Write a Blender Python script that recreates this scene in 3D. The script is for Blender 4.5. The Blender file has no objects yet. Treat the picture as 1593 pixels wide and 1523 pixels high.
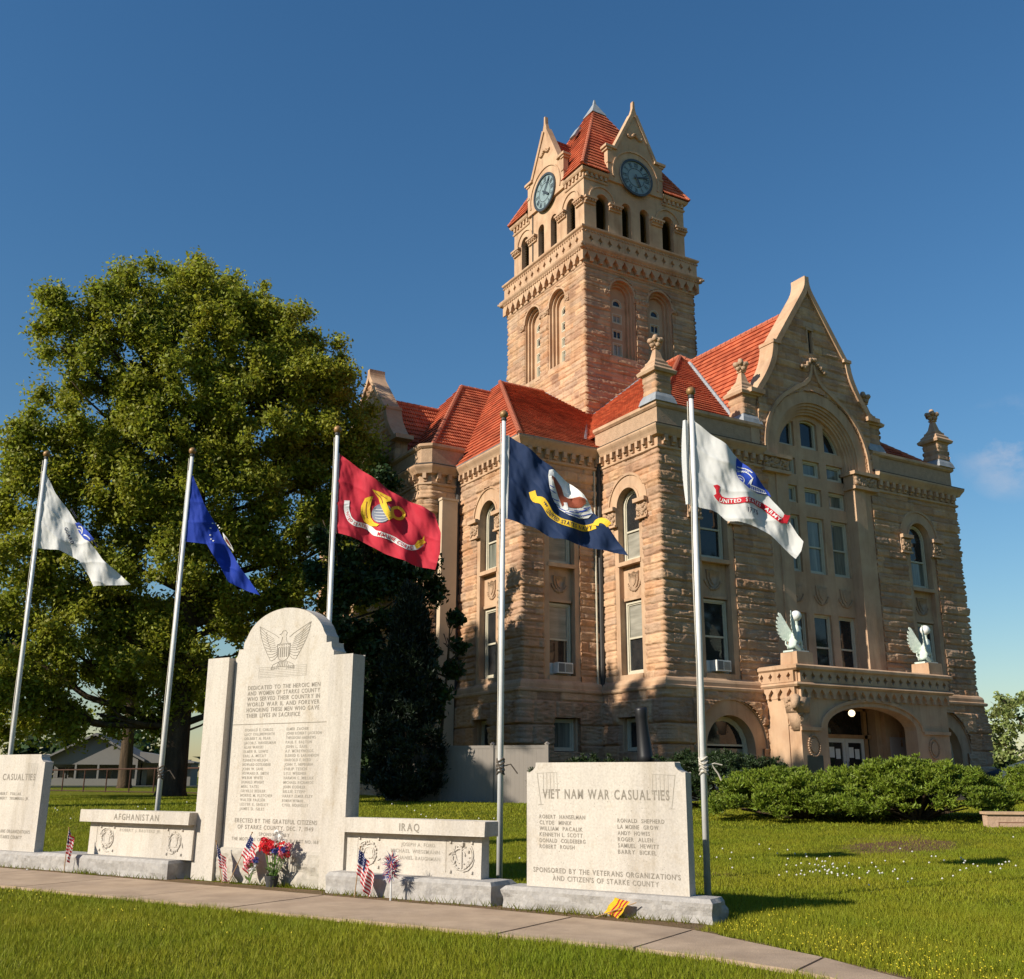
import bpy, math, random
import numpy as np
from mathutils import Vector, Matrix
from mathutils.geometry import tessellate_polygon
sc = bpy.context.scene
COL = sc.collection
R = math.radians
# ------------------------------------------------------------------ camera
cam_d = bpy.data.cameras.new("camera"); cam = bpy.data.objects.new("camera", cam_d); COL.objects.link(cam)
cr = Vector((0.8606563, -0.5091728, 0.0037188)); cu = Vector((-0.1410555, -0.2313961, 0.9625794)); cf = Vector((0.4892588, 0.8289746, 0.2709741))
m = Matrix.Identity(4)
for i in range(3):
    m[i][0] = cr[i]; m[i][1] = cu[i]; m[i][2] = -cf[i]
m[2][3] = 1.35
cam.matrix_world = m
cam_d.sensor_width = 36; cam_d.sensor_fit = 'HORIZONTAL'; cam_d.lens = 36 * 1592.95 / 1593
cam_d.clip_start = 0.1; cam_d.clip_end = 3000
sc.camera = cam
sc.render.engine = 'CYCLES'
try:
    sc.cycles.use_denoising = True
    sc.cycles.max_bounces = 6
    sc.cycles.transparent_max_bounces = 6
except Exception: pass
# ------------------------------------------------------------------ light
SUN_EL, SUN_DIR = 30.0, 1.5     # light travels towards +X, turned a little towards +Y
a = R(SUN_DIR)
to_sun = Vector((-math.cos(R(SUN_EL)) * math.cos(a), -math.cos(R(SUN_EL)) * math.sin(a), math.sin(R(SUN_EL))))
sl = bpy.data.lights.new("sun", 'SUN'); sl.energy = 5.0; sl.angle = R(0.55); sl.color = (1.0, 0.91, 0.78)
so = bpy.data.objects.new("sun", sl); COL.objects.link(so); so.location = (-40, -5, 60)
so.rotation_euler = to_sun.to_track_quat('Z', 'Y').to_euler()
w = bpy.data.worlds.new("World"); sc.world = w; w.use_nodes = True
nt = w.node_tree; nt.nodes.clear()
out = nt.nodes.new('ShaderNodeOutputWorld'); bg = nt.nodes.new('ShaderNodeBackground'); sky = nt.nodes.new('ShaderNodeTexSky')
sky.sky_type = 'NISHITA'; sky.sun_disc = False; sky.sun_elevation = R(SUN_EL)
sky.sun_rotation = math.atan2(to_sun.x, to_sun.y); sky.altitude = 200; sky.air_density = 1.5; sky.dust_density = 0.2; sky.ozone_density = 6.0
bg.inputs[1].default_value = 0.080
nt.links.new(bg.outputs[0], out.inputs[0])
def wn(t, **k):
    n = nt.nodes.new(t)
    for a_, b_ in k.items(): setattr(n, a_, b_)
    return n
# a few small fair-weather clouds low on the right
tc = wn('ShaderNodeTexCoord'); nz = wn('ShaderNodeTexNoise'); mp = wn('ShaderNodeMapping')
mp.inputs['Scale'].default_value = (7, 7, 11)
nt.links.new(tc.outputs['Generated'], mp.inputs[0]); nt.links.new(mp.outputs[0], nz.inputs['Vector'])
nz.inputs['Scale'].default_value = 2.2; nz.inputs['Detail'].default_value = 7; nz.inputs['Roughness'].default_value = 0.6
crm = wn('ShaderNodeValToRGB'); crm.color_ramp.elements[0].position = 0.47; crm.color_ramp.elements[1].position = 0.75
nt.links.new(nz.outputs['Fac'], crm.inputs[0])
dst = wn('ShaderNodeVectorMath', operation='DISTANCE'); cdir = Vector((0.812, 0.512, 0.28)).normalized(); dst.inputs[1].default_value = cdir
nt.links.new(tc.outputs['Generated'], dst.inputs[0])
mr = wn('ShaderNodeMapRange'); mr.inputs[1].default_value = 0.01; mr.inputs[2].default_value = 0.05; mr.inputs[3].default_value = 1; mr.inputs[4].default_value = 0
nt.links.new(dst.outputs['Value'], mr.inputs[0])
mu = wn('ShaderNodeMath', operation='MULTIPLY'); nt.links.new(crm.outputs[0], mu.inputs[0]); nt.links.new(mr.outputs[0], mu.inputs[1])
mu2 = wn('ShaderNodeMath', operation='MULTIPLY'); mu2.inputs[1].default_value = 0.9; nt.links.new(mu.outputs[0], mu2.inputs[0])
mx = wn('ShaderNodeMixRGB'); mx.inputs[2].default_value = (5.6, 5.6, 6.2, 1)
nt.links.new(mu2.outputs[0], mx.inputs[0]); nt.links.new(sky.outputs[0], mx.inputs[1]); hs_ = wn('ShaderNodeHueSaturation'); hs_.inputs['Saturation'].default_value = 1.16; nt.links.new(mx.outputs[0], hs_.inputs['Color']); nt.links.new(hs_.outputs[0], bg.inputs[0])
sc.view_settings.view_transform = 'Standard'; sc.view_settings.look = 'None'; sc.view_settings.exposure = 0.42; sc.view_settings.gamma = 1
# ------------------------------------------------------------------ helpers
def tag(o, label, cat, group=None, kind=None):
    if label: o['label'] = label
    if cat: o['category'] = cat
    if group: o['group'] = group
    if kind: o['kind'] = kind
    return o
def thing(name, label, cat, loc, group=None):
    o = bpy.data.objects.new(name, None); COL.objects.link(o); o.location = loc; o.empty_display_size = 0.3
    return tag(o, label, cat, group)
def rootloc(o):
    v = np.zeros(3)
    while o is not None:
        v += np.array(o.location); o = o.parent
    return v
def mesh_np(name, V, F, mat=None, parent=None, loc=None, smooth=False, uv=None, col=None, mats=None, midx=None):
    V = np.asarray(V, np.float32).reshape(-1, 3)
    base = rootloc(parent) if parent is not None else (np.array(loc, float) if loc is not None else np.zeros(3))
    me = bpy.data.meshes.new(name)
    if isinstance(F, np.ndarray):
        n, k = F.shape
        me.vertices.add(len(V)); me.vertices.foreach_set('co', (V - base.astype(np.float32)).ravel())
        me.loops.add(n * k); me.loops.foreach_set('vertex_index', F.ravel().astype(np.int32))
        me.polygons.add(n); me.polygons.foreach_set('loop_start', np.arange(0, n * k, k, dtype=np.int32))
        me.polygons.foreach_set('loop_total', np.full(n, k, np.int32))
        me.update(calc_edges=True)
    else:
        me.from_pydata((V - base).tolist(), [], F); me.update()
    if col is not None:
        ca = me.color_attributes.new('tint', 'FLOAT_COLOR', 'POINT'); ca.data.foreach_set('color', np.asarray(col, np.float32).ravel())
    if uv is not None:
        ul = me.uv_layers.new(name='UVMap'); li = np.empty(len(me.loops), np.int32); me.loops.foreach_get('vertex_index', li)
        ul.data.foreach_set('uv', np.asarray(uv, np.float32)[li].ravel())
    if mats:
        for q in mats: me.materials.append(q)
        me.polygons.foreach_set('material_index', np.asarray(midx, np.int32))
    elif mat: me.materials.append(mat)
    if smooth: me.polygons.foreach_set('use_smooth', np.ones(len(me.polygons), bool))
    o = bpy.data.objects.new(name, me); COL.objects.link(o)
    if parent is not None: o.parent = parent
    elif loc is not None: o.location = loc
    return o
class M:
    def __init__(s): s.v = []; s.f = []; s.uv = []
    def add(s, vs, fs):
        b = len(s.v); s.v.extend([tuple(map(float, q)) for q in vs]); s.f.extend([tuple(b + i for i in q) for q in fs]); return s
    def box(s, x0, x1, y0, y1, z0, z1):
        vs = [(x, y, z) for z in (z0, z1) for y in (y0, y1) for x in (x0, x1)]
        return s.add(vs, [(0, 2, 3, 1), (4, 5, 7, 6), (0, 1, 5, 4), (2, 6, 7, 3), (0, 4, 6, 2), (1, 3, 7, 5)])
    def fbox(s, fr, s0, s1, z0, z1, d0, d1):
        vs = [fr(a, z, d) for z in (z0, z1) for d in (d0, d1) for a in (s0, s1)]
        return s.add(vs, [(0, 2, 3, 1), (4, 5, 7, 6), (0, 1, 5, 4), (2, 6, 7, 3), (0, 4, 6, 2), (1, 3, 7, 5)])
    def frustum(s, cx, cy, z0, z1, h0, h1):
        vs = [(cx + sx * h, cy + sy * h, z) for z, h in ((z0, h0), (z1, h1)) for sx, sy in ((-1, -1), (1, -1), (1, 1), (-1, 1))]
        return s.add(vs, [(3, 2, 1, 0), (4, 5, 6, 7)] + [(i, (i + 1) % 4, 4 + (i + 1) % 4, 4 + i) for i in range(4)])
    def tube(s, pts, rads, n=8, cap=True):
        pts = [Vector(p) for p in pts]
        if not hasattr(rads, '__len__'): rads = [rads] * len(pts)
        ring = []; up = None
        for i, p in enumerate(pts):
            t = (pts[min(i + 1, len(pts) - 1)] - pts[max(i - 1, 0)])
            if t.length < 1e-9: t = Vector((0, 0, 1))
            t.normalize()
            if up is None: up = t.orthogonal().normalized()
            up = (up - t * up.dot(t))
            if up.length < 1e-6: up = t.orthogonal()
            up.normalize(); sd = t.cross(up)
            ring.append([p + (up * math.cos(2 * math.pi * k / n) + sd * math.sin(2 * math.pi * k / n)) * rads[i] for k in range(n)])
        vs = [q for r_ in ring for q in r_]; fs = []
        for i in range(len(pts) - 1):
            for k in range(n):
                fs.append((i * n + k, i * n + (k + 1) % n, (i + 1) * n + (k + 1) % n, (i + 1) * n + k))
        if cap: fs += [tuple(range(n))[::-1], tuple((len(pts) - 1) * n + k for k in range(n))]
        return s.add(vs, fs)
    def ball(s, c, r, n=10, sc_=(1, 1, 1)):
        vs = [(c[0], c[1], c[2] + r * sc_[2])]; m_ = n // 2
        for i in range(1, m_):
            t = math.pi * i / m_
            for k in range(n):
                q = 2 * math.pi * k / n
                vs.append((c[0] + r * sc_[0] * math.sin(t) * math.cos(q), c[1] + r * sc_[1] * math.sin(t) * math.sin(q), c[2] + r * sc_[2] * math.cos(t)))
        vs.append((c[0], c[1], c[2] - r * sc_[2])); fs = []
        for k in range(n): fs.append((0, 1 + k, 1 + (k + 1) % n))
        for i in range(m_ - 2):
            for k in range(n): fs.append((1 + i * n + k, 1 + (i + 1) * n + k, 1 + (i + 1) * n + (k + 1) % n, 1 + i * n + (k + 1) % n))
        L = len(vs) - 1
        for k in range(n): fs.append((L, 1 + (m_ - 2) * n + (k + 1) % n, 1 + (m_ - 2) * n + k))
        return s.add(vs, fs)
    def plate(s, fr, outer, holes, d0, d1):
        loops = [outer] + list(holes)
        tri = tessellate_polygon([[Vector((a, z, 0)) for a, z in L] for L in loops])
        flat = [p for L in loops for p in L]; n = len(flat)
        vs = [fr(a, z, d1) for a, z in flat] + [fr(a, z, d0) for a, z in flat]
        fs = [tuple(t) for t in tri] + [tuple(n + i for i in t[::-1]) for t in tri]
        b = 0
        for L in loops:
            k = len(L)
            for i in range(k): fs.append((b + i, b + (i + 1) % k, n + b + (i + 1) % k, n + b + i))
            b += k
        return s.add(vs, fs)
    def lathe(s, c, prof, n=16):
        vs = [(c[0] + r * math.cos(2 * math.pi * k / n), c[1] + r * math.sin(2 * math.pi * k / n), c[2] + z) for r, z in prof for k in range(n)]; fs = []
        for i in range(len(prof) - 1):
            for k in range(n): fs.append((i * n + k, i * n + (k + 1) % n, (i + 1) * n + (k + 1) % n, (i + 1) * n + k))
        return s.add(vs, fs)
    def sweep(s, path, prof, closed=False):
        P = [np.array(p, float) for p in path]; k = len(P); off = []
        for i in range(k):
            ns = []
            if closed or i > 0: d = P[i] - P[i - 1]; d /= np.linalg.norm(d); ns.append(np.array((-d[1], d[0])))
            if closed or i < k - 1: d = P[(i + 1) % k] - P[i]; d /= np.linalg.norm(d); ns.append(np.array((-d[1], d[0])))
            m_ = ns[0] if len(ns) == 1 else (ns[0] + ns[1]) / (1 + ns[0] @ ns[1])
            off.append(m_)
        n = len(prof); vs = []
        for p, m_ in zip(P, off):
            for o_, z in prof: q = p + m_ * o_; vs.append((q[0], q[1], z))
        fs = []
        for i in range(k if closed else k - 1):
            j = (i + 1) % k
            for a_ in range(n): b_ = (a_ + 1) % n; fs.append((i * n + a_, i * n + b_, j * n + b_, j * n + a_))
        if not closed: fs += [tuple(range(n)), tuple((k - 1) * n + q for q in range(n))[::-1]]
        return s.add(vs, fs)
    def obj(s, name, mat, parent=None, loc=None, smooth=False):
        return mesh_np(name, np.array(s.v), s.f, mat, parent, loc, smooth)
def Fr(o, sd, n):
    o = np.array(o, float); sd = np.array(sd, float); n = np.array(n, float)
    def f(a_, z, d): return (o[0] + a_ * sd[0] + d * n[0], o[1] + a_ * sd[1] + d * n[1], o[2] + z)
    return f
def arch(c, hw, z0, sp, n=12, rz=None):
    rz = rz or hw
    return [(c - hw, z0), (c + hw, z0)] + [(c + hw * math.cos(math.pi * i / n), sp + rz * math.sin(math.pi * i / n)) for i in range(n + 1)]
def ring(c, sp, r0, r1, n=18, a0=0, a1=180):
    A_ = [R(a0 + (a1 - a0) * i / n) for i in range(n + 1)]
    return [(c + r1 * math.cos(q), sp + r1 * math.sin(q)) for q in A_] + [(c + r0 * math.cos(q), sp + r0 * math.sin(q)) for q in A_[::-1]]
def rect(a0, a1, z0, z1): return [(a0, z0), (a1, z0), (a1, z1), (a0, z1)]
def vnoise(x, y, seed=0):
    x = np.asarray(x, float); y = np.asarray(y, float)
    xi = np.floor(x).astype(np.int64); yi = np.floor(y).astype(np.int64); fx = x - xi; fy = y - yi
    fx = fx * fx * (3 - 2 * fx); fy = fy * fy * (3 - 2 * fy)
    def h(i, j):
        q = (i * 374761393 + j * 668265263 + seed * 1274126177) & 0xffffffff
        q = ((q ^ (q >> 13)) * 1274126177) & 0xffffffff
        return ((q ^ (q >> 16)) & 0xffff) / 65535.0
    return (h(xi, yi) * (1 - fx) + h(xi + 1, yi) * fx) * (1 - fy) + (h(xi, yi + 1) * (1 - fx) + h(xi + 1, yi + 1) * fx) * fy
def terr(x, y):
    t = np.clip((np.hypot(x, y) - 20) / 16, 0, 1); return 0.57 * t * t * (3 - 2 * t)
# ------------------------------------------------------------------ materials
def mat(name, c, rough=0.8, spec=0.3, noise=0.0, nscale=3.0, c2=None, bump=0.0, bscale=20.0, metal=0.0, detail=6, stretch=None, tint=False, extra=None, trans=0.0, island=0.0, stain=0.0):
    m_ = bpy.data.materials.new(name); m_.use_nodes = True; t = m_.node_tree; N = t.nodes; Lk = t.links
    b = N['Principled BSDF']; b.inputs['Roughness'].default_value = rough; b.inputs['Metallic'].default_value = metal
    try: b.inputs['Specular IOR Level'].default_value = spec
    except Exception: pass
    b.inputs['Base Color'].default_value = (*c, 1)
    tcn = N.new('ShaderNodeTexCoord'); cur = None
    mpn = N.new('ShaderNodeMapping'); Lk.new(tcn.outputs['Object'], mpn.inputs[0])
    if stretch: mpn.inputs['Scale'].default_value = stretch
    if c2 is not None or noise:
        n1 = N.new('ShaderNodeTexNoise'); n1.inputs['Scale'].default_value = nscale; n1.inputs['Detail'].default_value = detail; n1.inputs['Roughness'].default_value = 0.6
        Lk.new(mpn.outputs[0], n1.inputs['Vector'])
        rp = N.new('ShaderNodeValToRGB'); rp.color_ramp.elements[0].position = 0.32; rp.color_ramp.elements[1].position = 0.68
        e2 = c2 if c2 is not None else tuple(q * (1 - noise) for q in c)
        rp.color_ramp.elements[0].color = (*c, 1); rp.color_ramp.elements[1].color = (*e2, 1)
        Lk.new(n1.outputs['Fac'], rp.inputs[0]); cur = rp.outputs[0]
    if tint:
        at = N.new('ShaderNodeAttribute'); at.attribute_name = 'tint'
        mm = N.new('ShaderNodeMixRGB'); mm.blend_type = 'MULTIPLY'; mm.inputs[0].default_value = 1
        if cur: Lk.new(cur, mm.inputs[1])
        else: mm.inputs[1].default_value = (*c, 1)
        Lk.new(at.outputs['Color'], mm.inputs[2]); cur = mm.outputs[0]
    if stain:
        n3 = N.new('ShaderNodeTexNoise'); n3.inputs['Scale'].default_value = 0.9; n3.inputs['Detail'].default_value = 8; n3.inputs['Roughness'].default_value = 0.7
        mp3 = N.new('ShaderNodeMapping'); mp3.inputs['Scale'].default_value = (1, 1, 0.35); Lk.new(tcn.outputs['Object'], mp3.inputs[0]); Lk.new(mp3.outputs[0], n3.inputs['Vector'])
        r3 = N.new('ShaderNodeValToRGB'); r3.color_ramp.elements[0].position = 0.45; r3.color_ramp.elements[1].position = 0.72
        r3.color_ramp.elements[0].color = (1, 1, 1, 1); r3.color_ramp.elements[1].color = (1 - stain, 1 - stain, 1 - stain * 0.9, 1)
        Lk.new(n3.outputs['Fac'], r3.inputs[0])
        mm = N.new('ShaderNodeMixRGB'); mm.blend_type = 'MULTIPLY'; mm.inputs[0].default_value = 1
        if cur: Lk.new(cur, mm.inputs[1])
        else: mm.inputs[1].default_value = (*c, 1)
        Lk.new(r3.outputs[0], mm.inputs[2]); cur = mm.outputs[0]
    if island:
        gi = N.new('ShaderNodeNewGeometry'); hs = N.new('ShaderNodeHueSaturation')
        mr_ = N.new('ShaderNodeMapRange'); mr_.inputs[3].default_value = 1 - island; mr_.inputs[4].default_value = 1 + island
        Lk.new(gi.outputs['Random Per Island'], mr_.inputs[0]); Lk.new(mr_.outputs[0], hs.inputs['Value'])
        mh = N.new('ShaderNodeMapRange'); mh.inputs[3].default_value = 0.5 - island * 0.05; mh.inputs[4].default_value = 0.5 + island * 0.03
        Lk.new(gi.outputs['Random Per Island'], mh.inputs[0]); Lk.new(mh.outputs[0], hs.inputs['Hue'])
        if cur: Lk.new(cur, hs.inputs['Color'])
        else: hs.inputs['Color'].default_value = (*c, 1)
        cur = hs.outputs[0]
    if cur: Lk.new(cur, b.inputs['Base Color'])
    if bump:
        n2 = N.new('ShaderNodeTexNoise'); n2.inputs['Scale'].default_value = bscale; n2.inputs['Detail'].default_value = 8; n2.inputs['Roughness'].default_value = 0.65
        Lk.new(tcn.outputs['Object'], n2.inputs['Vector'])
        bp = N.new('ShaderNodeBump'); bp.inputs['Strength'].default_value = 1.0; bp.inputs['Distance'].default_value = bump
        Lk.new(n2.outputs['Fac'], bp.inputs['Height']); Lk.new(bp.outputs[0], b.inputs['Normal'])
    if trans:
        tr = N.new('ShaderNodeBsdfTranslucent'); ms = N.new('ShaderNodeMixShader'); ms.inputs[0].default_value = trans
        if cur: Lk.new(cur, tr.inputs[0])
        else: tr.inputs[0].default_value = (*c, 1)
        Lk.new(b.outputs[0], ms.inputs[1]); Lk.new(tr.outputs[0], ms.inputs[2]); Lk.new(ms.outputs[0], N['Material Output'].inputs[0])
    if extra: extra(t, b, tcn)
    return m_
def weather(kind):
    def ex(t, b, tcn):
        N = t.nodes; Lk = t.links; src = b.inputs['Base Color'].links[0].from_socket
        def mul(src, fac, lo, hi, colr):
            r_ = N.new('ShaderNodeValToRGB'); r_.color_ramp.elements[0].position = lo; r_.color_ramp.elements[1].position = hi
            r_.color_ramp.elements[0].color = (1, 1, 1, 1); r_.color_ramp.elements[1].color = (*colr, 1); Lk.new(fac, r_.inputs[0])
            mm = N.new('ShaderNodeMixRGB'); mm.blend_type = 'MULTIPLY'; mm.inputs[0].default_value = 1; Lk.new(src, mm.inputs[1]); Lk.new(r_.outputs[0], mm.inputs[2]); return mm.outputs[0]
        def nz_(scale, st=(1, 1, 1), d=6, rg_=.6):
            mp_ = N.new('ShaderNodeMapping'); mp_.inputs['Scale'].default_value = st; Lk.new(tcn.outputs['Object'], mp_.inputs[0])
            n_ = N.new('ShaderNodeTexNoise'); n_.inputs['Scale'].default_value = scale; n_.inputs['Detail'].default_value = d; n_.inputs['Roughness'].default_value = rg_; Lk.new(mp_.outputs[0], n_.inputs['Vector']); return n_.outputs['Fac']
        if kind == 'granite':
            src = mul(src, nz_(70, (1, 1, 1), 3, .5), .66, .72, (.45, .43, .40))      # pits and dark grains
            src = mul(src, nz_(5, (1, 1, .10), 8, .65), .50, .74, (.80, .77, .72))    # rain streaks
            src = mul(src, nz_(3.2, (1, 1, 1), 8, .7), .56, .76, (.86, .80, .70))     # brownish patches
        else:
            src = mul(src, nz_(2.6, (1, 1, .12), 8, .65), .52, .75, (.70, .66, .62))  # soot streaks
            src = mul(src, nz_(.7, (1, 1, 1), 5, .6), .45, .7, (.86, .78, .72))
        Lk.new(src, b.inputs['Base Color'])
    return ex
ROCK = mat('rock_faced_sandstone', (0.56, 0.385, 0.25), 0.95, 0.12, c2=(0.46, 0.305, 0.20), nscale=1.6, bump=0.03, bscale=9, tint=True, stain=0.22, extra=weather('stone'))
DRESS = mat('dressed_sandstone', (0.56, 0.385, 0.245), 0.9, 0.15, c2=(0.47, 0.31, 0.20), nscale=1.1, bump=0.006, bscale=25, stain=0.2, extra=weather('stone'))
CARVE = mat('carved_sandstone', (0.46, 0.31, 0.20), 0.92, 0.15, noise=0.2, nscale=4, bump=0.03, bscale=14)
def tile_extra(t, b, tcn):
    N = t.nodes; Lk = t.links
    uv = N.new('ShaderNodeUVMap'); sp = N.new('ShaderNodeSeparateXYZ'); Lk.new(uv.outputs[0], sp.inputs[0])
    ml = N.new('ShaderNodeMath'); ml.operation = 'MULTIPLY'; ml.inputs[1].default_value = 2 * math.pi / 0.26; Lk.new(sp.outputs[0], ml.inputs[0])
    sn = N.new('ShaderNodeMath'); sn.operation = 'SINE'; Lk.new(ml.outputs[0], sn.inputs[0])
    ab = N.new('ShaderNodeMath'); ab.operation = 'ABSOLUTE'; Lk.new(sn.outputs[0], ab.inputs[0])
    bp = N.new('ShaderNodeBump'); bp.inputs['Distance'].default_value = 0.03; bp.inputs['Strength'].default_value = 1
    Lk.new(ab.outputs[0], bp.inputs['Height']); Lk.new(bp.outputs[0], b.inputs['Normal'])
    # colour varies from tile to tile
    fl = N.new('ShaderNodeVectorMath'); fl.operation = 'DIVIDE'; fl.inputs[1].default_value = (0.26, 0.38, 1); Lk.new(uv.outputs[0], fl.inputs[0])
    f2 = N.new('ShaderNodeVectorMath'); f2.operation = 'FLOOR'; Lk.new(fl.outputs[0], f2.inputs[0])
    wnz = N.new('ShaderNodeTexWhiteNoise'); wnz.noise_dimensions = '2D'; Lk.new(f2.outputs[0], wnz.inputs['Vector'])
    rp = N.new('ShaderNodeValToRGB'); rp.color_ramp.elements[0].color = (0.38, 0.075, 0.03, 1); rp.color_ramp.elements[1].color = (0.62, 0.155, 0.065, 1)
    Lk.new(wnz.outputs['Value'], rp.inputs[0])
    n3 = N.new('ShaderNodeTexNoise'); n3.inputs['Scale'].default_value = 0.8; n3.inputs['Detail'].default_value = 6; Lk.new(tcn.outputs['Object'], n3.inputs['Vector'])
    r3 = N.new('ShaderNodeValToRGB'); r3.color_ramp.elements[0].position = .4; r3.color_ramp.elements[1].position = .75; r3.color_ramp.elements[0].color = (1, 1, 1, 1); r3.color_ramp.elements[1].color = (.58, .55, .52, 1)
    Lk.new(n3.outputs['Fac'], r3.inputs[0]); mm = N.new('ShaderNodeMixRGB'); mm.blend_type = 'MULTIPLY'; mm.inputs[0].default_value = 1
    Lk.new(rp.outputs[0], mm.inputs[1]); Lk.new(r3.outputs[0], mm.inputs[2]); Lk.new(mm.outputs[0], b.inputs['Base Color'])
TILE = mat('red_clay_tile', (0.5, 0.1, 0.04), 0.75, 0.3, extra=tile_extra)
RIDGE = mat('clay_ridge_tile', (0.50, 0.15, 0.08), 0.8, 0.3, noise=.3, nscale=6)
LEAD = mat('weathered_lead', (0.33, 0.35, 0.37), 0.6, 0.4, noise=.35, nscale=3)
DARKMETAL = mat('dark_metal', (0.05, 0.045, 0.04), 0.6, 0.4, noise=.3)
WFRAME = mat('cream_window_paint', (0.55, 0.50, 0.38), 0.6, 0.3, noise=.12, nscale=5)
def glass_mat(name, c, c2, sc_, rough=0.04, st=None):
    return mat(name, c, rough, 0.5, c2=c2, nscale=sc_, detail=3, stretch=st)
GDARK = glass_mat('dark_window_glass', (0.010, 0.012, 0.014), (0.03, 0.03, 0.03), 1.5)
GCURT = glass_mat('curtained_window_glass', (0.07, 0.08, 0.065), (0.24, 0.245, 0.20), 2.2, 0.05, (3, 3, .18))
GBLIND = glass_mat('blind_window_glass', (0.36, 0.34, 0.28), (0.20, 0.19, 0.155), 2.0, 0.12, (.3, .3, 2.5))
LOUVRE = mat('black_louvre_wood', (0.035, 0.030, 0.026), 0.7, 0.3)
VERD = mat('verdigris_bronze', (0.58, 0.64, 0.57), 0.7, 0.3, c2=(0.42, 0.50, 0.45), nscale=7, bump=0.01, bscale=30)
GLOBE = mat('white_globe_glass', (0.8, 0.8, 0.76), 0.25, 0.5)
GRAN = mat('pale_granite', (0.60, 0.55, 0.475), 0.85, 0.25, c2=(0.49, 0.445, 0.38), nscale=42, bump=0.002, bscale=120, stain=0.2, detail=10, extra=weather('granite'))
GRANR = mat('rough_grey_granite', (0.44, 0.415, 0.38), 0.9, 0.25, c2=(0.33, 0.31, 0.285), nscale=16, bump=0.01, bscale=40, tint=False, stain=0.2)
ENGR = mat('shaded_engraving', (0.215, 0.19, 0.155), 0.9, 0.1, c2=(0.30, 0.27, 0.225), nscale=18)  # dark colour stands in for the shade inside cut letters; strokes are flat
ENGR2 = mat('faint_shaded_engraving', (0.29, 0.26, 0.215), 0.9, 0.1, c2=(0.38, 0.35, 0.295), nscale=18)  # paler tone of the same painted shade, for finer cuts
CONC = mat('old_concrete_path', (0.48, 0.355, 0.245), 0.95, 0.2, c2=(0.36, 0.26, 0.175), nscale=2.2, bump=0.006, bscale=60, detail=12, stain=0.3)
WHITEP = mat('white_pole_paint', (0.72, 0.72, 0.70), 0.35, 0.5, noise=.12, nscale=9)
GOLD = mat('weathered_gold_ball', (0.34, 0.19, 0.07), 0.5, 0.5, metal=.3, noise=.3)
ROPE = mat('pale_rope', (0.5, 0.46, 0.38), 0.9)
# measured positions, in metres
MAPLE_LOBES=[(7.31, 44.4, 22.3, 1.74), (5.94, 44.61, 21.26, 1.71), (9.18, 44.05, 21.2, 2.48), (4.41, 44.78, 20.95, 1.4), (3.98, 44.82, 19.05, 1.38), (6.7, 44.5, 18.93, 2.54), (11.17, 43.59, 20.21, 2.64), (12.78, 43.15, 21.05, 1.78), (13.76, 42.85, 18.61, 2.36), (15.11, 42.39, 19.05, 1.34), (8.95, 44.1, 17.44, 3.13), (5.67, 44.64, 16.39, 2.48), (4.1, 44.81, 14.72, 2.01), (12.0, 43.37, 16.27, 3.17), (14.99, 42.43, 15.91, 2.04), (16.03, 42.05, 16.91, 0.88), (3.91, 44.83, 12.19, 2.11), (7.02, 44.45, 13.11, 3.0), (10.39, 43.78, 12.86, 3.07), (13.55, 42.91, 12.81, 2.56), (16.18, 41.99, 13.56, 1.73), (3.52, 44.86, 9.47, 2.06), (5.91, 44.61, 9.42, 2.64), (9.14, 44.06, 9.38, 2.98), (12.19, 43.32, 9.57, 2.77), (15.01, 42.42, 10.28, 2.26), (16.8, 41.74, 11.22, 1.29), (3.66, 44.85, 6.39, 2.03), (5.78, 44.63, 6.26, 2.32), (8.69, 44.15, 6.13, 2.38), (11.41, 43.53, 6.24, 2.16), (14.13, 42.72, 7.42, 1.66), (4.87, 44.74, 3.95, 1.51), (6.99, 44.45, 3.76, 1.41), (9.36, 44.02, 4.07, 1.05), (12.53, 43.22, 4.67, 1.35), (3.49, 44.86, 4.15, 1.74)]
DARK_LOBES=[(15.12, 34.86, 8.49, 1.2), (15.97, 34.48, 9.25, 0.85), (16.44, 34.26, 7.8, 0.6), (14.3, 35.21, 7.03, 1.18), (15.03, 34.9, 4.7, 1.4), (13.57, 35.49, 8.68, 1.19), (14.03, 35.31, 3.1, 1.15), (15.31, 34.78, 2.66, 0.92), (14.62, 35.07, 9.95, 0.85), (14.77, 35.01, 11.97, 0.86)]
SPRIG_LOBES=[(16.21, 32.14, 5.88, 0.72), (16.66, 31.91, 5.22, 0.45), (16.25, 32.12, 3.9, 0.71), (16.4, 32.05, 6.67, 0.36), (15.63, 32.43, 4.99, 0.67)]
FAR_LOBES=[(62.47, 41.5, 5.06, 2.07), (62.03, 42.16, 6.3, 1.05), (62.68, 41.19, 3.45, 2.46), (61.66, 42.7, 3.87, 1.25)]
ACROSS_LOBES=[(11.98, 94.24, 4.8, 3.73), (17.42, 93.39, 4.9, 3.27), (22.57, 92.28, 4.45, 2.77), (8.56, 94.61, 5.24, 3.15), (37.82, 87.15, 2.96, 3.43), (34.08, 88.68, 4.59, 3.43), (24.25, 91.85, 2.85, 2.22)]
FLAG_p1={'top': [(0.009, 6.709), (0.23, 6.322), (0.675, 5.762), (1.231, 5.083), (1.765, 4.635)], 'fly': [(1.765, 4.635), (1.452, 4.609), (1.116, 4.594)], 'bot': [(0.007, 5.28), (0.478, 5.227), (0.815, 5.055), (0.966, 4.824), (1.116, 4.594)], 'hoist': [(0.009, 6.709), (0.0, 5.957), (0.007, 5.28)]}
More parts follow.
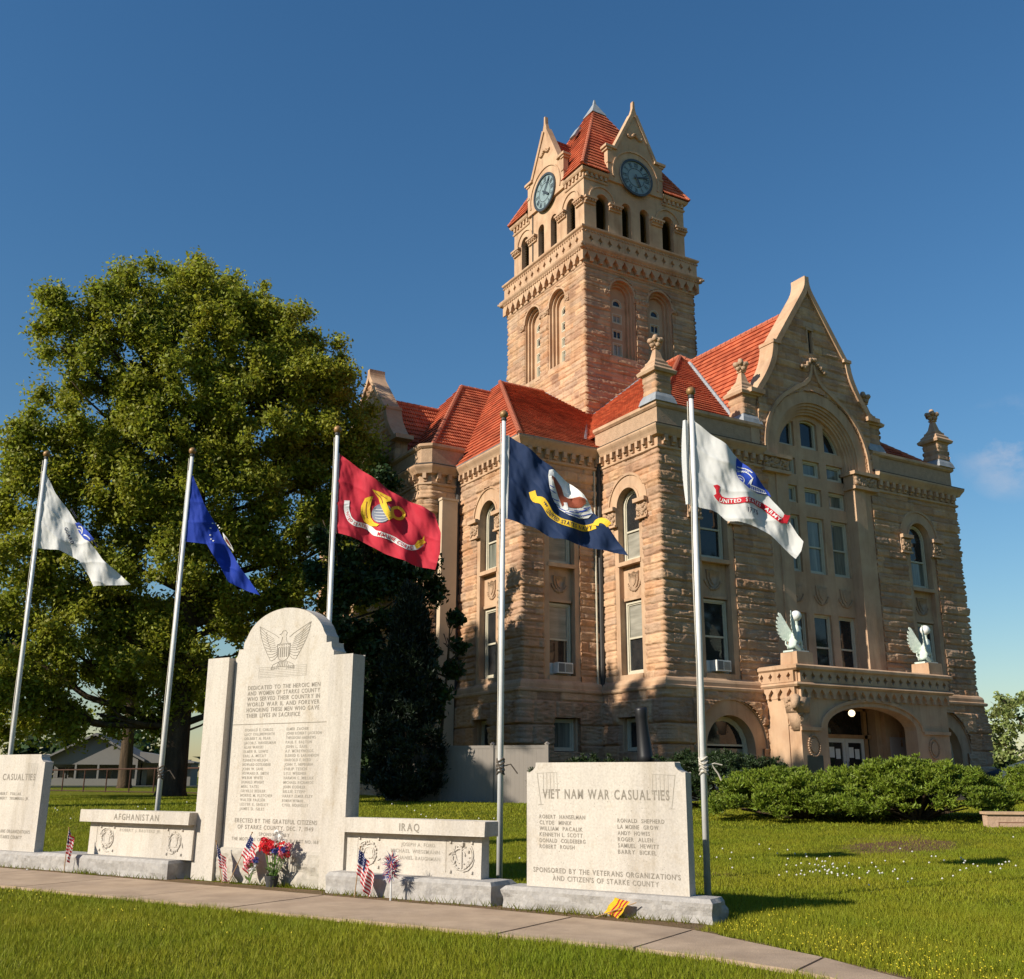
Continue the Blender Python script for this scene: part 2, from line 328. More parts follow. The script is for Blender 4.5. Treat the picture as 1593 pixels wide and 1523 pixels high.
FLAG_p2={'top': [(0.002, 6.243), (0.273, 5.661), (0.599, 5.123), (0.951, 4.593), (1.313, 4.144)], 'fly': [(1.313, 4.144), (1.049, 4.246), (0.761, 4.38)], 'bot': [(0.004, 5.04), (0.193, 5.01), (0.371, 4.991), (0.524, 4.768), (0.761, 4.38)], 'hoist': [(0.002, 6.243), (-0.007, 5.636), (0.004, 5.04)]}
FLAG_p3={'top': [(0.035, 6.131), (0.37, 5.879), (0.872, 5.529), (1.267, 5.333), (1.524, 5.185)], 'fly': [(1.524, 5.185), (1.628, 4.887), (1.625, 4.59), (1.554, 4.335)], 'bot': [(0.049, 4.886), (0.418, 4.773), (0.81, 4.561), (1.198, 4.409), (1.554, 4.335)], 'hoist': [(0.035, 6.131), (0.046, 5.517), (0.049, 4.886)]}
FLAG_p4={'top': [(0.065, 5.996), (0.418, 5.736), (0.706, 5.505), (1.088, 5.091), (1.42, 4.692), (1.583, 4.458)], 'fly': [(1.583, 4.458), (1.651, 4.35), (1.702, 4.261)], 'bot': [(0.044, 4.783), (0.416, 4.669), (0.707, 4.51), (1.122, 4.407), (1.474, 4.339), (1.702, 4.261)], 'hoist': [(0.065, 5.996), (0.059, 5.401), (0.044, 4.783)]}
FLAG_p5={'top': [(0.019, 5.715), (0.263, 5.505), (0.562, 5.271), (0.804, 4.963), (1.026, 4.633), (1.207, 4.347), (1.306, 4.161)], 'fly': [(1.306, 4.161), (1.282, 4.048), (1.219, 3.958)], 'bot': [(-0.007, 4.593), (0.279, 4.532), (0.385, 4.418), (0.67, 4.357), (0.88, 4.262), (1.07, 4.102), (1.219, 3.958)], 'hoist': [(0.019, 5.715), (0.002, 5.16), (-0.007, 4.593)]}
POLES=[[(1.818, 19.649, 0.0), (1.754, 19.775, 6.967)], [(3.662, 16.793, 0.0), (3.686, 16.746, 6.512)], [(5.324, 14.184, 0.0), (5.287, 14.258, 6.443)], [(6.84, 11.863, 0.0), (6.852, 11.84, 6.235)], [(8.166, 9.474, 0.0), (8.201, 9.405, 6.045)]]
# ------------------------------------------------------------------ courthouse
AX, AY = 24.581, 30.278
court = thing('courthouse', 'rock-faced sandstone courthouse with red tile roofs and a tall clock tower', 'courthouse', (AX, AY, 0))
class CM(M):                       # meshes below are written in courthouse coordinates
    def obj(s, name, mt, parent=court, smooth=False, **k):
        return mesh_np(name, np.array(s.v) + np.array((AX, AY, 0)), s.f, mt, parent, None, smooth)
QP = [(18, 8), (18, 0), (0, 0), (0, 4), (-3.85, 4), (-3.85, 9.5), (-5.3, 9.5), (-5.65, 9.85), (-5.65, 22.3)]
FF = Fr((0, 0, 0), (1, 0, 0), (0, -1, 0)); FL = Fr((0, 0, 0), (0, 1, 0), (-1, 0, 0))
FB = Fr((0, 4, 0), (1, 0, 0), (0, -1, 0)); FL2 = Fr((-3.85, 0, 0), (0, 1, 0), (-1, 0, 0))
FC = Fr((0, 9.5, 0), (1, 0, 0), (0, -1, 0)); FL3 = Fr((-5.65, 0, 0), (0, 1, 0), (-1, 0, 0))
def rock(name, path, z0, z1, off, drop, courses, amp, dx=0.06, dz=0.045, closed=False, seed=1, blk=(0.5, 1.5), bulge=None):
    rng = np.random.RandomState(seed)
    P = [np.array(p, float) for p in path]
    if closed: P = P + [P[0]]
    k = len(P); pts = []; nrm = []; S = []; seg = []; acc = 0
    def nn(i): d = P[i + 1] - P[i]; d = d / np.linalg.norm(d); return np.array((-d[1], d[0]))
    for i in range(k - 1):
        L = np.linalg.norm(P[i + 1] - P[i]); n = max(2, int(round(L / dx)))
        for j in range(n + (1 if i == k - 2 else 0)):
            t = j / n; pts.append(P[i] + (P[i + 1] - P[i]) * t)
            if j == 0 and (i > 0 or closed):
                a_, b_ = nn((i - 1) % (k - 1)), nn(i); nrm.append((a_ + b_) / (1 + a_ @ b_))
            elif j == n and closed: a_, b_ = nn(i), nn(0); nrm.append((a_ + b_) / (1 + a_ @ b_))
            else: nrm.append(nn(i))
            S.append(acc + L * t); seg.append((i, L * t))
        acc += L
    pts = np.array(pts); nrm = np.array(nrm); S = np.array(S)
    ce = [z0]; 
    while ce[-1] < z1 - 0.02:
        h = courses(ce[-1], rng); ce.append(ce[-1] + h)
    ce[-1] = max(z1, ce[-2] + 0.1); ce = np.array(ce)
    nz_ = int(round((z1 - z0) / dz)); Z = np.linspace(z0, z1, nz_ + 1)
    ci = np.clip(np.searchsorted(ce, Z, side='right') - 1, 0, len(ce) - 2)
    D = np.zeros((len(Z), len(S))); T = np.zeros((len(Z), len(S), 3))
    pal = np.array([(1, 1, 1), (1.08, 1.02, .95), (.92, .86, .84), (.84, .78, .78), (1.1, 1.06, 1.0), (.97, .9, .82), (.88, .88, .9), (1.02, .88, .78)])
    for c in range(len(ce) - 1):
        rows = np.where(ci == c)[0]
        if not len(rows): continue
        e = [0.0]
        while e[-1] < acc: e.append(e[-1] + rng.uniform(*blk) * (1 if ce[c + 1] - ce[c] < .5 else 1.35))
        e = np.array(e); bi = np.clip(np.searchsorted(e, S, side='right') - 1, 0, len(e) - 2)
        A_ = rng.uniform(.35, 1, len(e)); ti = rng.randint(0, len(pal), len(e)); tv = rng.uniform(.9, 1.07, len(e)); tilt = rng.uniform(-.5, .5, len(e))
        ph = rng.uniform(0, 100, len(e))
        jd = np.minimum(S - e[bi], e[bi + 1] - S); sj = np.clip(jd / .05, 0, 1)
        h = ce[c + 1] - ce[c]
        for r_ in rows:
            v = (Z[r_] - ce[c]); ed = min(v, h - v); se = min(1, max(0, ed / min(.07, h * .25)))
            n1 = .6 * vnoise(S / (1.5 * h + .2) + ph[bi], Z[r_] / (.20 * h + .03) + ph[bi], seed) + .5 * vnoise(S / .45 + ph[bi], Z[r_] / (.5 * h) + ph[bi], seed + 2)
            n2 = 1 - np.abs(2 * vnoise(S / .26 + 7, Z[r_] / .06 + ph[bi], seed + 5) - 1)
            n3 = vnoise(S / .5 + 3, np.full(len(S), Z[r_] / .5), seed + 9)
            f = A_[bi] * (.35 + .8 * n1) + .42 * n2 + .22 * vnoise(S / .07, np.full(len(S), Z[r_] / .045), seed + 11) + tilt[bi] * (v / h - .5) + .3 * n3 * (h / .5)
            D[r_] = amp * min(1, se * 1.6) ** .6 * np.sqrt(.3 + .7 * sj) * f * min(1.5, .6 + h)
            T[r_] = pal[ti[bi]] * tv[bi][:, None]
    offz = np.array([off(z) for z in Z])
    X = pts[None, :, :] + nrm[None, :, :] * (D + offz[:, None])[:, :, None]
    V = np.concatenate([X, np.broadcast_to(Z[:, None, None], (len(Z), len(S), 1))], 2).reshape(-1, 3)
    XB = pts[None] - nrm[None] * .2 + 0 * X; VB = np.concatenate([XB, np.broadcast_to(Z[:, None, None], (len(Z), len(S), 1))], 2).reshape(-1, 3)
    nS = len(S); keep = []; K = np.zeros((len(Z) - 1, nS - 1), bool)
    for r_ in range(len(Z) - 1):
        zc = (Z[r_] + Z[r_ + 1]) / 2
        for j in range(nS - 1):
            i_, t = seg[j]
            if seg[j + 1][0] == i_: t = (t + seg[j + 1][1]) / 2
            else: t = t + dx / 2
            if drop is None or not drop(i_, t, zc): keep.append((r_ * nS + j, r_ * nS + j + 1, (r_ + 1) * nS + j + 1, (r_ + 1) * nS + j)); K[r_, j] = True
    nV = len(V)                       # the broken edges round the openings return into the wall
    for r_ in range(len(Z) - 1):
        for j in range(nS - 1):
            if not K[r_, j]: continue
            q0, q1, q2, q3 = r_ * nS + j, r_ * nS + j + 1, (r_ + 1) * nS + j + 1, (r_ + 1) * nS + j
            if j > 0 and not K[r_, j - 1]: keep.append((q0, q3, q3 + nV, q0 + nV))
            if j < nS - 2 and not K[r_, j + 1]: keep.append((q1, q2, q2 + nV, q1 + nV))
            if r_ > 0 and not K[r_ - 1, j]: keep.append((q0, q1, q1 + nV, q0 + nV))
            if r_ < len(Z) - 2 and not K[r_ + 1, j]: keep.append((q3, q2, q2 + nV, q3 + nV))
    V = np.concatenate([V, VB]); T = np.concatenate([T.reshape(-1, 3)] * 2)
    colr = np.concatenate([T.reshape(-1, 3), np.ones((len(V), 1))], 1)
    return mesh_np(name, V + np.array((AX, AY, 0)), np.array(keep), ROCK, court, None, True, col=colr)
OPEN = {i: [] for i in range(9)}     # per wall: (centre, list of (z0, z1, half width) and arch (spring, radius))
FRONT_T = lambda x: 18 - x
B2_T = lambda x: -x                  # wall from (0,4) towards -X
def in_open(i, t, z):
    for c, bands, ar in OPEN[i]:
        u = abs(t - c)
        for a_, b_, h in bands:
            if a_ <= z <= b_ and u < h: return True
        if ar and z > ar[0] and (t - c) ** 2 + (z - ar[0]) ** 2 < ar[1] ** 2: return True
    return False
SP = 12.08
def carve_lumps(mb, fr, c, z, w, h, d, n, rng, r=(.04, .09)):
    for _ in range(n):
        p = fr(c + rng.uniform(-w, w), z + rng.uniform(-h, h), d); rr = rng.uniform(*r)
        mb.ball(p, rr, 6, (1, 1, rng.uniform(.7, 1.5)))
def shield(mb, fr, c, z, w, d, rng):
    pts = [(c - w, z + w), (c - w * .5, z + w * .85), (c, z + w * 1.05), (c + w * .5, z + w * .85), (c + w, z + w), (c + w * .9, z), (c + w * .6, z - w * .7), (c, z - w * 1.25), (c - w * .6, z - w * .7), (c - w * .9, z)]
    mb.plate(fr, pts, [], d, d + .06)
    mb.plate(fr, [(c + (a_ - c) * .6, z + (b_ - z) * .6) for a_, b_ in pts], [], d + .06, d + .09)
    for k in range(14):
        q = R(200 + 140 * k / 13); a_ = c + math.cos(q) * w * 1.25; b_ = z + .05 + math.sin(q) * w * 1.35
        mb.ball(fr(a_, b_, d + .02), rng.uniform(.035, .065), 6, (1, 1, 1.3))
def window(fr, c, hw, z0, z1, spring=None, rails=(), d=-.32, glass=(GDARK, GCURT), fw=.09, mull=False):
    lo = arch(c, hw, z0, spring, 10) if spring else rect(c - hw, c + hw, z0, z1)
    li = arch(c, hw - fw, z0 + fw, spring, 10) if spring else rect(c - hw + fw, c + hw - fw, z0 + fw, z1 - fw)
    fm = CM().plate(fr, lo, [li], d - .04, d + .07)
    fo = fm.obj('window', WFRAME)
    sm = CM(); cuts = [z0 + fw] + list(rails) + [(spring + hw - fw) if spring else z1 - fw]
    l2 = arch(c, hw - fw + .004, z0 + fw - .004, spring, 10) if spring else rect(c - hw + fw - .004, c + hw - fw + .004, z0 + fw - .004, z1 - fw + .004)
    l3 = arch(c, hw - fw - .05, z0 + fw + .06, spring, 10) if spring else rect(c - hw + fw + .05, c + hw - fw - .05, z0 + fw + .06, z1 - fw - .05)
    sm.plate(fr, l2, [l3], d - .03, d + .03)
    for q in rails: sm.fbox(fr, c - hw + fw + .03, c + hw - fw - .03, q - .035, q + .035, d - .02, d + .045)
    if mull: sm.fbox(fr, c - .02, c + .02, z0 + fw + .05, cuts[-1] - .04, d - .02, d + .035)
    sm.obj('sash', WFRAME, fo)
    gs = [glass[min(k, len(glass) - 1)] for k in range(len(cuts) - 1)]
    if spring:
        zz = rails[0] if rails else z0 + .1
        CM().plate(fr, arch(c, hw - fw - .02, zz, spring, 10), [], d - .03, d - .015).obj('pane', gs[-1], fo)
        if rails: CM().plate(fr, rect(c - hw + fw + .02, c + hw - fw - .02, z0 + fw, rails[0] - .002), [], d - .035, d - .02).obj('pane', gs[0], fo)
    else:
        for k in range(len(cuts) - 1):
            CM().plate(fr, rect(c - hw + fw + .02, c + hw - fw - .02, cuts[k] + (.002 if k else 0), cuts[k + 1]), [], d - .035 + k * .01, d - .02 + k * .01).obj('pane', gs[k], fo)
    return fo
dressed = CM(); carved = CM()
rngc = np.random.RandomState(5)
def column(fr, c, hw, rout, wall, t, g=((GCURT, GDARK), (GCURT, GDARK), (GCURT,)), base=True, lowz=(5.28, 8.15)):
    dressed = CM(); carved = CM()
    OPEN[wall].append((t, [(5.0, 11.3, hw + .26), (11.3, SP, hw + .6)], (SP, rout - .04)))
    for sgn in (-1, 1):
        a0, a1 = sorted((c + sgn * hw, c + sgn * (hw + .29)))
        dressed.fbox(fr, a0, a1, 5.0, 11.3, -.5, .035)
        a0, a1 = sorted((c + sgn * hw, c + sgn * (hw + .68)))
        dressed.fbox(fr, a0, a1, 11.3, SP, -.5, .16)
        dressed.fbox(fr, a0 - .03, a1 + .03, SP - .14, SP + .02, .16, .32)
        dressed.fbox(fr, a0 - .02, a1 + .02, 11.26, 11.34, .1, .22)
        carve_lumps(carved, fr, (a0 + a1) / 2, 11.63, .27, .22, .17, 52, rngc, (.04, .085))
    dressed.plate(fr, ring(c, SP, hw, rout, 20), [], -.5, .05)
    dressed.plate(fr, ring(c, SP, hw + .0, hw + .1, 20), [], .05, .085)
    dressed.plate(fr, ring(c, SP, rout - .1, rout, 20), [], .05, .10)
    dressed.fbox(fr, c - hw, c + hw, lowz[1] + .12, 9.62, -.5, -.2)
    dressed.fbox(fr, c - hw + .08, c + hw - .08, lowz[1] + .04, lowz[1] + .16, -.5, -.12)
    dressed.fbox(fr, c - hw - .06, c + hw + .06, 9.60, 9.76, -.3, .07)
    dressed.fbox(fr, c - hw - .04, c + hw + .04, 5.04, 5.24, -.3, .08)
    shield(carved, fr, c, 8.98, hw * .48, -.2, rngc)
    window(fr, c, hw - .06, lowz[0], lowz[1], None, ((lowz[0] + lowz[1]) / 2 - .02,), -.3, g[0])
    window(fr, c, hw - .06, 9.78, None, SP, (11.02,), -.3, g[1])
    if base:
        window(fr, c, .52, 2.35, 3.57, None, (), -.1, g[2])
        OPEN[wall].append((t, [(2.3, 3.6, .6)], None))
        for sgn in (-1, 1):
            a0, a1 = sorted((c + sgn * .52, c + sgn * .72)); dressed.fbox(fr, a0, a1, 2.2, 3.62, -.4, .12)
        dressed.fbox(fr, c - .72, c + .72, 2.14, 2.3, -.4, .2)
    dressed.obj('window_surround', DRESS); carved.obj('carved_capital', CARVE, smooth=True)
GS = ((GCURT, GDARK), (GCURT, GDARK), (GCURT,))
column(FL, 2.03, .70, 1.32, 2, 2.03, ((GDARK, GBLIND), (GBLIND, GDARK), (GDARK,)))
column(FB, -2.0, .62, 1.2, 3, 2.0, ((GDARK, GBLIND), (GBLIND, GDARK), (GCURT,)))
column(FL2, 6.75, .70, 1.32, 4, 2.75, ((GDARK, GDARK), (GCURT, GDARK), (GDARK,)))
column(FF, 2.66, .72, 1.32, 1, FRONT_T(2.66), ((GDARK, GDARK), (GDARK, GDARK), (GCURT,)), base=False)
column(FF, 15.15, .72, 1.32, 1, FRONT_T(15.15), ((GDARK, GDARK), (GCURT, GDARK), (GCURT,)), base=False)
# half-round basement windows of the front
for c in (2.85, 15.1):
    dressed = CM()
    OPEN[1].append((FRONT_T(c), [(1.0, 2.46, 1.6)], (2.46, 1.84)))
    dressed.plate(FF, ring(c, 2.46, 1.22, 1.9, 20), [], -.6, .2)
    dressed.plate(FF, ring(c, 2.46, 1.8, 1.9, 20), [], .2, .27)
    for sgn in (-1, 1):
        a0, a1 = sorted((c + sgn * 1.22, c + sgn * 1.9)); dressed.fbox(FF, a0, a1, .4, 2.46, -.6, .2)
    dressed.obj('arch_surround', DRESS)
    window(FF, c, 1.2, 1.0, None, 2.46, (2.58,), -.3, (GCURT, GDARK), fw=.12)
# centre bay of the front: stone grid of windows under one great arch
XC = 8.95
OPEN[1].append((FRONT_T(XC), [(0, 14.2, 3.2)], None))
for sgn in (-1, 1):
    dressed = CM(); carved = CM()
    for a_, b_, dd in ((2.05, 2.72, .12), (2.6, 3.24, .05)):
        a0, a1 = sorted((XC + sgn * a_, XC + sgn * b_)); dressed.fbox(FF, a0, a1, .5, 13.92, -.6, dd)
    a0, a1 = sorted((XC + sgn * 1.95, XC + sgn * 3.5))
    dressed.fbox(FF, a0, a1, 13.84, 13.98, -.6, .28); dressed.fbox(FF, a0 + .05, a1 - .05, 13.98, 14.5, -.6, .18); dressed.fbox(FF, a0 - .04, a1 + .04, 14.5, 14.66, -.6, .34)
    carve_lumps(carved, FF, (a0 + a1) / 2, 14.24, .66, .2, .2, 90, rngc, (.05, .11))
    dressed.obj('pilaster', DRESS); carved.obj('carved_capital', CARVE, smooth=True)
dressed = CM()
ZC = 15.0
gcol = (XC - 1.48, XC, XC + 1.48); grow = ((5.35, 8.1), (9.85, 12.35), (12.9, 13.68), (14.2, 14.95))
holes = [rect(c - .52, c + .52, a_, b_) for c in gcol for a_, b_ in grow]
holes.append([(XC - .52, 15.5), (XC + .52, 15.5), (XC + .52, 16.74), (XC + .25, 16.83), (XC, 16.86), (XC - .25, 16.83), (XC - .52, 16.74)])
def side_light(sgn):
    o_ = [(XC + sgn * .92, 15.5)]
    for i in range(7):
        z = 15.5 + (16.65 - 15.5) * i / 6; o_.append((XC + sgn * min(2.0, math.sqrt(1.95 ** 2 - (z - ZC) ** 2)), z))
    o_.append((XC + sgn * .92, 16.66)); return o_ if sgn > 0 else o_[::-1]
holes += [side_light(1), side_light(-1)]
dressed.plate(FF, [(XC - 2.06, 4.9), (XC + 2.06, 4.9)] + [(XC + 2.1 * math.cos(math.pi * i / 24), ZC + 2.1 * math.sin(math.pi * i / 24)) for i in range(25)], holes, -.75, -.42)
dressed.obj('window_grid', DRESS); dressed = CM(); carved = CM()
for c in gcol:
    carved = CM(); shield(carved, FF, c, 8.95, .34, -.42, rngc)
    carved.obj('carved_panel', CARVE)
    window(FF, c, .52, 5.35, 8.1, None, (6.7,), -.6, (GDARK, GDARK)); window(FF, c, .52, 9.85, 12.35, None, (11.05,), -.6, (GCURT, GCURT))
    window(FF, c, .52, 12.9, 13.68, None, (), -.6, (GCURT,)); window(FF, c, .52, 14.2, 14.95, None, (), -.6, (GCURT,))
for h_ in holes[-3:]:
    cx_ = sum(p[0] for p in h_) / len(h_); cz_ = sum(p[1] for p in h_) / len(h_)
    inn = [(cx_ + (a_ - cx_) * .8, cz_ + (b_ - cz_) * .84) for a_, b_ in h_]
    fo = CM().plate(FF, h_, [inn], -.66, -.54).obj('window', WFRAME); CM().plate(FF, inn, [], -.66, -.645).obj('pane', GDARK, fo)
for r0, d0, d1 in ((2.52, -.1, .05), (2.40, -.2, -.03), (2.28, -.3, -.11), (2.17, -.4, -.19), (2.06, -.6, -.27)):
    dressed.plate(FF, [(XC + 3.1, 14.65)] + ring(XC, ZC, r0, 3.1, 32)[:33] + [(XC - 3.1, 14.65), (XC - r0, 14.65)] + ring(XC, ZC, r0, 3.1, 32)[33:] + [(XC + r0, 14.65)], [], d0 - .1, d1)
hood_o = [(XC + 3.27, 14.65)] + [(XC + 3.27 * math.cos(R(q)), ZC + 3.27 * math.sin(R(q))) for q in range(0, 63, 4)] + [(XC + 1.12, 18.18), (XC + .68, 18.40), (XC + .36, 18.68), (XC + .2, 19.0), (XC + .12, 19.35)]
hood_i = [(XC + 3.1, 14.65)] + [(XC + 3.1 * math.cos(R(q)), ZC + 3.1 * math.sin(R(q))) for q in range(0, 63, 4)] + [(XC + 1.0, 18.02), (XC + .56, 18.26), (XC + .24, 18.56), (XC + .08, 18.92), (XC + .02, 19.35)]
for sgn in (-1, 1):
    f_ = lambda L: [(XC + sgn * (a_ - XC), b_) for a_, b_ in L]
    dressed.plate(FF, f_(hood_o) + f_(hood_i)[::-1], [], 0, .17)
dressed.obj('great_arch', DRESS); dressed = CM(); carved = CM()
for q in np.linspace(-.75, .75, 40):
    carved.ball(FF(XC + q, 19.35 + .22 * math.cos(q * 5) + rngc.uniform(-.08, .08), .2), rngc.uniform(.05, .11), 6)
def gw(z, k=1.0):                 # half width of the gable at height z
    zz = 15.9 + (z - 15.9) / k
    if zz < 17.4: return 3.66
    if zz < 20.0: return 2.42 + 1.24 * (1 - math.sin(math.pi / 2 * (zz - 17.4) / 2.6))
    if zz < 22.9: return 2.3 - (2.3 - .36) * (zz - 20.0) / 2.9
    if zz < 23.6: q = (zz - 22.9) / .7; return .13 + .23 * (1 - q) ** 2
    return .13
def gable(fr, c, k, rockname, path, seed, dep=.62, ztop=23.75, slit=True):
    top = 15.9 + (ztop - 15.9) * k; zs = [15.9, 16.8, 17.4] + [17.4 + .26 * i for i in range(1, 10)] + [19.97, 20.03, 20.6, 21.5, 22.3, 22.9, 23.1, 23.3, 23.5, 23.6, 23.75]
    zs = [15.9 + (q - 15.9) * k for q in zs]
    Lf = [(c - gw(z, k) * (.97 if k == 1 else .95), z) for z in zs]; Rt = [(2 * c - a_, z) for a_, z in Lf]
    wallm = CM(); lo = ([(c - 3.5, 14.6), (c - 2.6, 14.6)] + [(c - 2.6 * math.cos(math.pi * i / 20), 15.0 + 2.6 * math.sin(math.pi * i / 20)) for i in range(21)] + [(c + 2.6, 14.6), (c + 3.5, 14.6)] if k == 1 else [(c - 3.5, 14.6), (c + 3.5, 14.6)]) + [(a_ - .12 if a_ - .12 > c else c + .01, z) for a_, z in Rt[:-6]] + [(a_ + .12 if a_ + .12 < c else c - .01, z) for a_, z in Lf[:-6][::-1]]
    hol = []
    wallm.plate(fr, lo, hol, -dep + .02, -.05); wallm.obj('gable_backing', DRESS)
    cp = CM()
    for sgn in (-1, 1):
        f_ = lambda L: [(c + sgn * (q[0] - c), q[1]) for q in L]
        o_ = [(c - max(gw(z, k), .12), z) for z in zs]; i_ = [(c - max(gw(z, k) - .3, .0), z - .02) for z in zs]
        i_ = [(min(a_, c), z) for a_, z in i_]
        for j in range(2, len(zs) - 1):
            cp.plate(fr, f_([o_[j], i_[j], i_[j + 1], o_[j + 1]]), [], -dep - .03, .20 if j < 13 else .205)
        q0 = 15.9 + (17.4 - 15.9) * k
        a0, a1 = sorted((c + sgn * 3.2, c + sgn * 4.0)); cp.fbox(fr, a0, a1, q0 - .14, q0 + .06, -dep, .3)
        q1 = 15.9 + (20.0 - 15.9) * k
        a0, a1 = sorted((c + sgn * 1.98, c + sgn * 2.46)); cp.fbox(fr, a0, a1, q1 - .1, q1 + .05, -dep - .04, .26)
    cp.obj('gable_coping', DRESS)
    def dr(i, t, z):
        u = (path[0][0] - t - c) if fr is FF else (path[0][1] + t - c)
        if abs(u) > gw(z, k) - .22: return True
        if k == 1 and (u * u + (z - 15.0) ** 2 < 3.05 ** 2 or (z <= 15.0 and abs(u) < 3.05)): return True
        if slit and abs(u) < .13 and 15.9 + 4.05 * k < z < 15.9 + 5.15 * k: return True
        return False
    rock(rockname, path, 14.6 if k == 1 else 15.9, top - .8, lambda z: 0.0, dr, lambda z, r_: r_.choice([.26, .34, .42]), .10, seed=seed)
    if slit:
        m_ = CM().fbox(fr, c - .2, c + .2, 15.9 + 4.0 * k, 15.9 + 5.2 * k, -.3, -.045)
        m_.obj('louvre', LOUVRE)
        for sgn in (-1, 1): dressed.fbox(fr, c + sgn * .17 - .035, c + sgn * .17 + .035, 15.9 + 4.0 * k, 15.9 + 5.2 * k, -.04, .12)
        dressed.fbox(fr, c - .22, c + .22, 15.9 + 5.15 * k, 15.9 + 5.27 * k, -.04, .14)
gable(FF, XC, 1.0, 'gable_masonry', [(12.7, 0), (5.2, 0)], 21)
gable(FL3, 16.1, .74, 'gable_masonry', [(-5.65, 12.3), (-5.65, 20)], 22)
def courses_main(z, r_):
    if z < 4.5: return r_.uniform(.55, .95) if z < 3.5 else 4.62 - z + .001
    return r_.choice([.2, .24, .29, .36, .42])
print('walls')
rock('rock_faced_wall', QP, .3, 13.97, lambda z: .16 if z < 4.62 else (.16 * (4.85 - z) / .23 if z < 4.85 else 0.0), in_open, courses_main, .105, seed=3, dz=.036)
# belts, cornice and parapet
tr = CM()
belt = [(-.1, 4.55), (.3, 4.55), (.34, 4.6), (.34, 4.68), (.24, 4.72), (.24, 4.86), (.2, 4.95), (.06, 5.06), (-.1, 5.06)]
tr.sweep(QP, belt); tr.obj('belt_course', DRESS)
def cornice(path, parapet):
    t = CM()
    t.sweep(path, [(-.3, 13.93), (.1, 13.93), (.16, 13.97), (.16, 14.05), (.08, 14.09), (.08, 14.42), (.24, 14.46), (.27, 14.52), (.30, 14.58), (.38, 14.70), (.41, 14.76), (.41, 14.83), (-.3, 14.98)])
    P = [np.array(p, float) for p in path]
    for i in range(len(P) - 1):
        d = P[i + 1] - P[i]; L = np.linalg.norm(d); d /= L; n_ = np.array((-d[1], d[0])); k = max(1, int(L / .42))
        fr = Fr((P[i][0], P[i][1], 0), (d[0], d[1], 0), (n_[0], n_[1], 0))
        for j in range(k):
            a_ = L * (j + .5) / k
            t.fbox(fr, a_ - .085, a_ + .085, 14.22, 14.47, .06, .29); t.fbox(fr, a_ - .085, a_ + .085, 14.11, 14.23, .06, .19)
    t.obj('cornice', DRESS)
    f = CM(); f.sweep(path, [(-.2, 14.985), (.42, 14.835), (.425, 14.86), (.05, 15.02), (-.2, 15.06)]); f.obj('cornice_flashing', DARKMETAL if parapet else LEAD)
    if parapet:
        q = CM(); q.sweep(path, [(-.35, 15.0), (.02, 15.0), (.02, 15.72), (-.35, 15.72)]); q.obj('parapet', CARVE)
        q = CM(); q.sweep(path, [(-.45, 15.7), (.06, 15.7), (.14, 15.78), (.14, 15.9), (-.45, 15.95)]); q.obj('parapet_coping', DRESS)
cornice([(18, 8), (18, 0), (12.45, 0)], True)
cornice([(5.5, 0), (0, 0), (0, 4.25)], True)
cornice([(-.02, 4), (-3.85, 4), (-3.85, 9.75)], False)
cornice([(-3.7, 9.5), (-5.3, 9.5), (-5.65, 9.85), (-5.65, 13.0)], True)
for x0, x1 in ((5.0, 5.5), (12.4, 12.9)): dressed.fbox(FF, x0, x1, 15.0, 15.95, -.4, .06)
# pinnacles on the corners and beside the gable
def pinnacle(x, y):
    p = CM()
    p.frustum(x, y, 15.95, 17.1, .37, .36)
    o = p.obj('pinnacle_shaft', DRESS); 
    q = CM(); q.frustum(x, y, 15.9, 16.12, .56, .50); q.frustum(x, y, 16.12, 16.32, .50, .40); q.obj('lead_flashing', LEAD)
    c_ = CM()
    for z0, z1, h0, h1 in ((17.06, 17.18, .40, .46), (17.18, 17.3, .56, .60), (17.3, 17.44, .60, .46), (17.44, 17.52, .46, .46), (17.52, 17.66, .44, .32), (17.66, 17.74, .33, .33), (17.74, 17.9, .29, .2), (17.9, 18.35, .19, .09), (18.35, 18.42, .14, .14)):
        c_.frustum(x, y, z0, z1, h0, h1)
    c_.obj('pinnacle_cap', DRESS)
    f = CM(); f.ball((x, y, 18.68), .23, 10)
    for sx, sy, sz in ((1, 0, 0), (-1, 0, 0), (0, 1, 0), (0, -1, 0), (0, 0, 1), (.7, .7, .3), (-.7, .7, .3), (.7, -.7, .3), (-.7, -.7, .3), (.7, 0, -.7), (-.7, 0, -.7), (0, -.7, -.7)):
        f.ball((x + sx * .23, y + sy * .23, 18.68 + sz * .23), .125, 8)
    f.obj('finial', CARVE, smooth=True)
    rock('pinnacle_masonry', [(x + .36, y - .36), (x - .36, y - .36), (x - .36, y + .36), (x + .36, y + .36)], 16.25, 17.08, lambda z: 0.0, None, lambda z, r_: r_.choice([.25, .3]), .07, closed=True, seed=int(40 + x))
for x, y in ((.34, .34), (5.1, .42), (12.8, .42), (17.62, .34)): pinnacle(x, y)
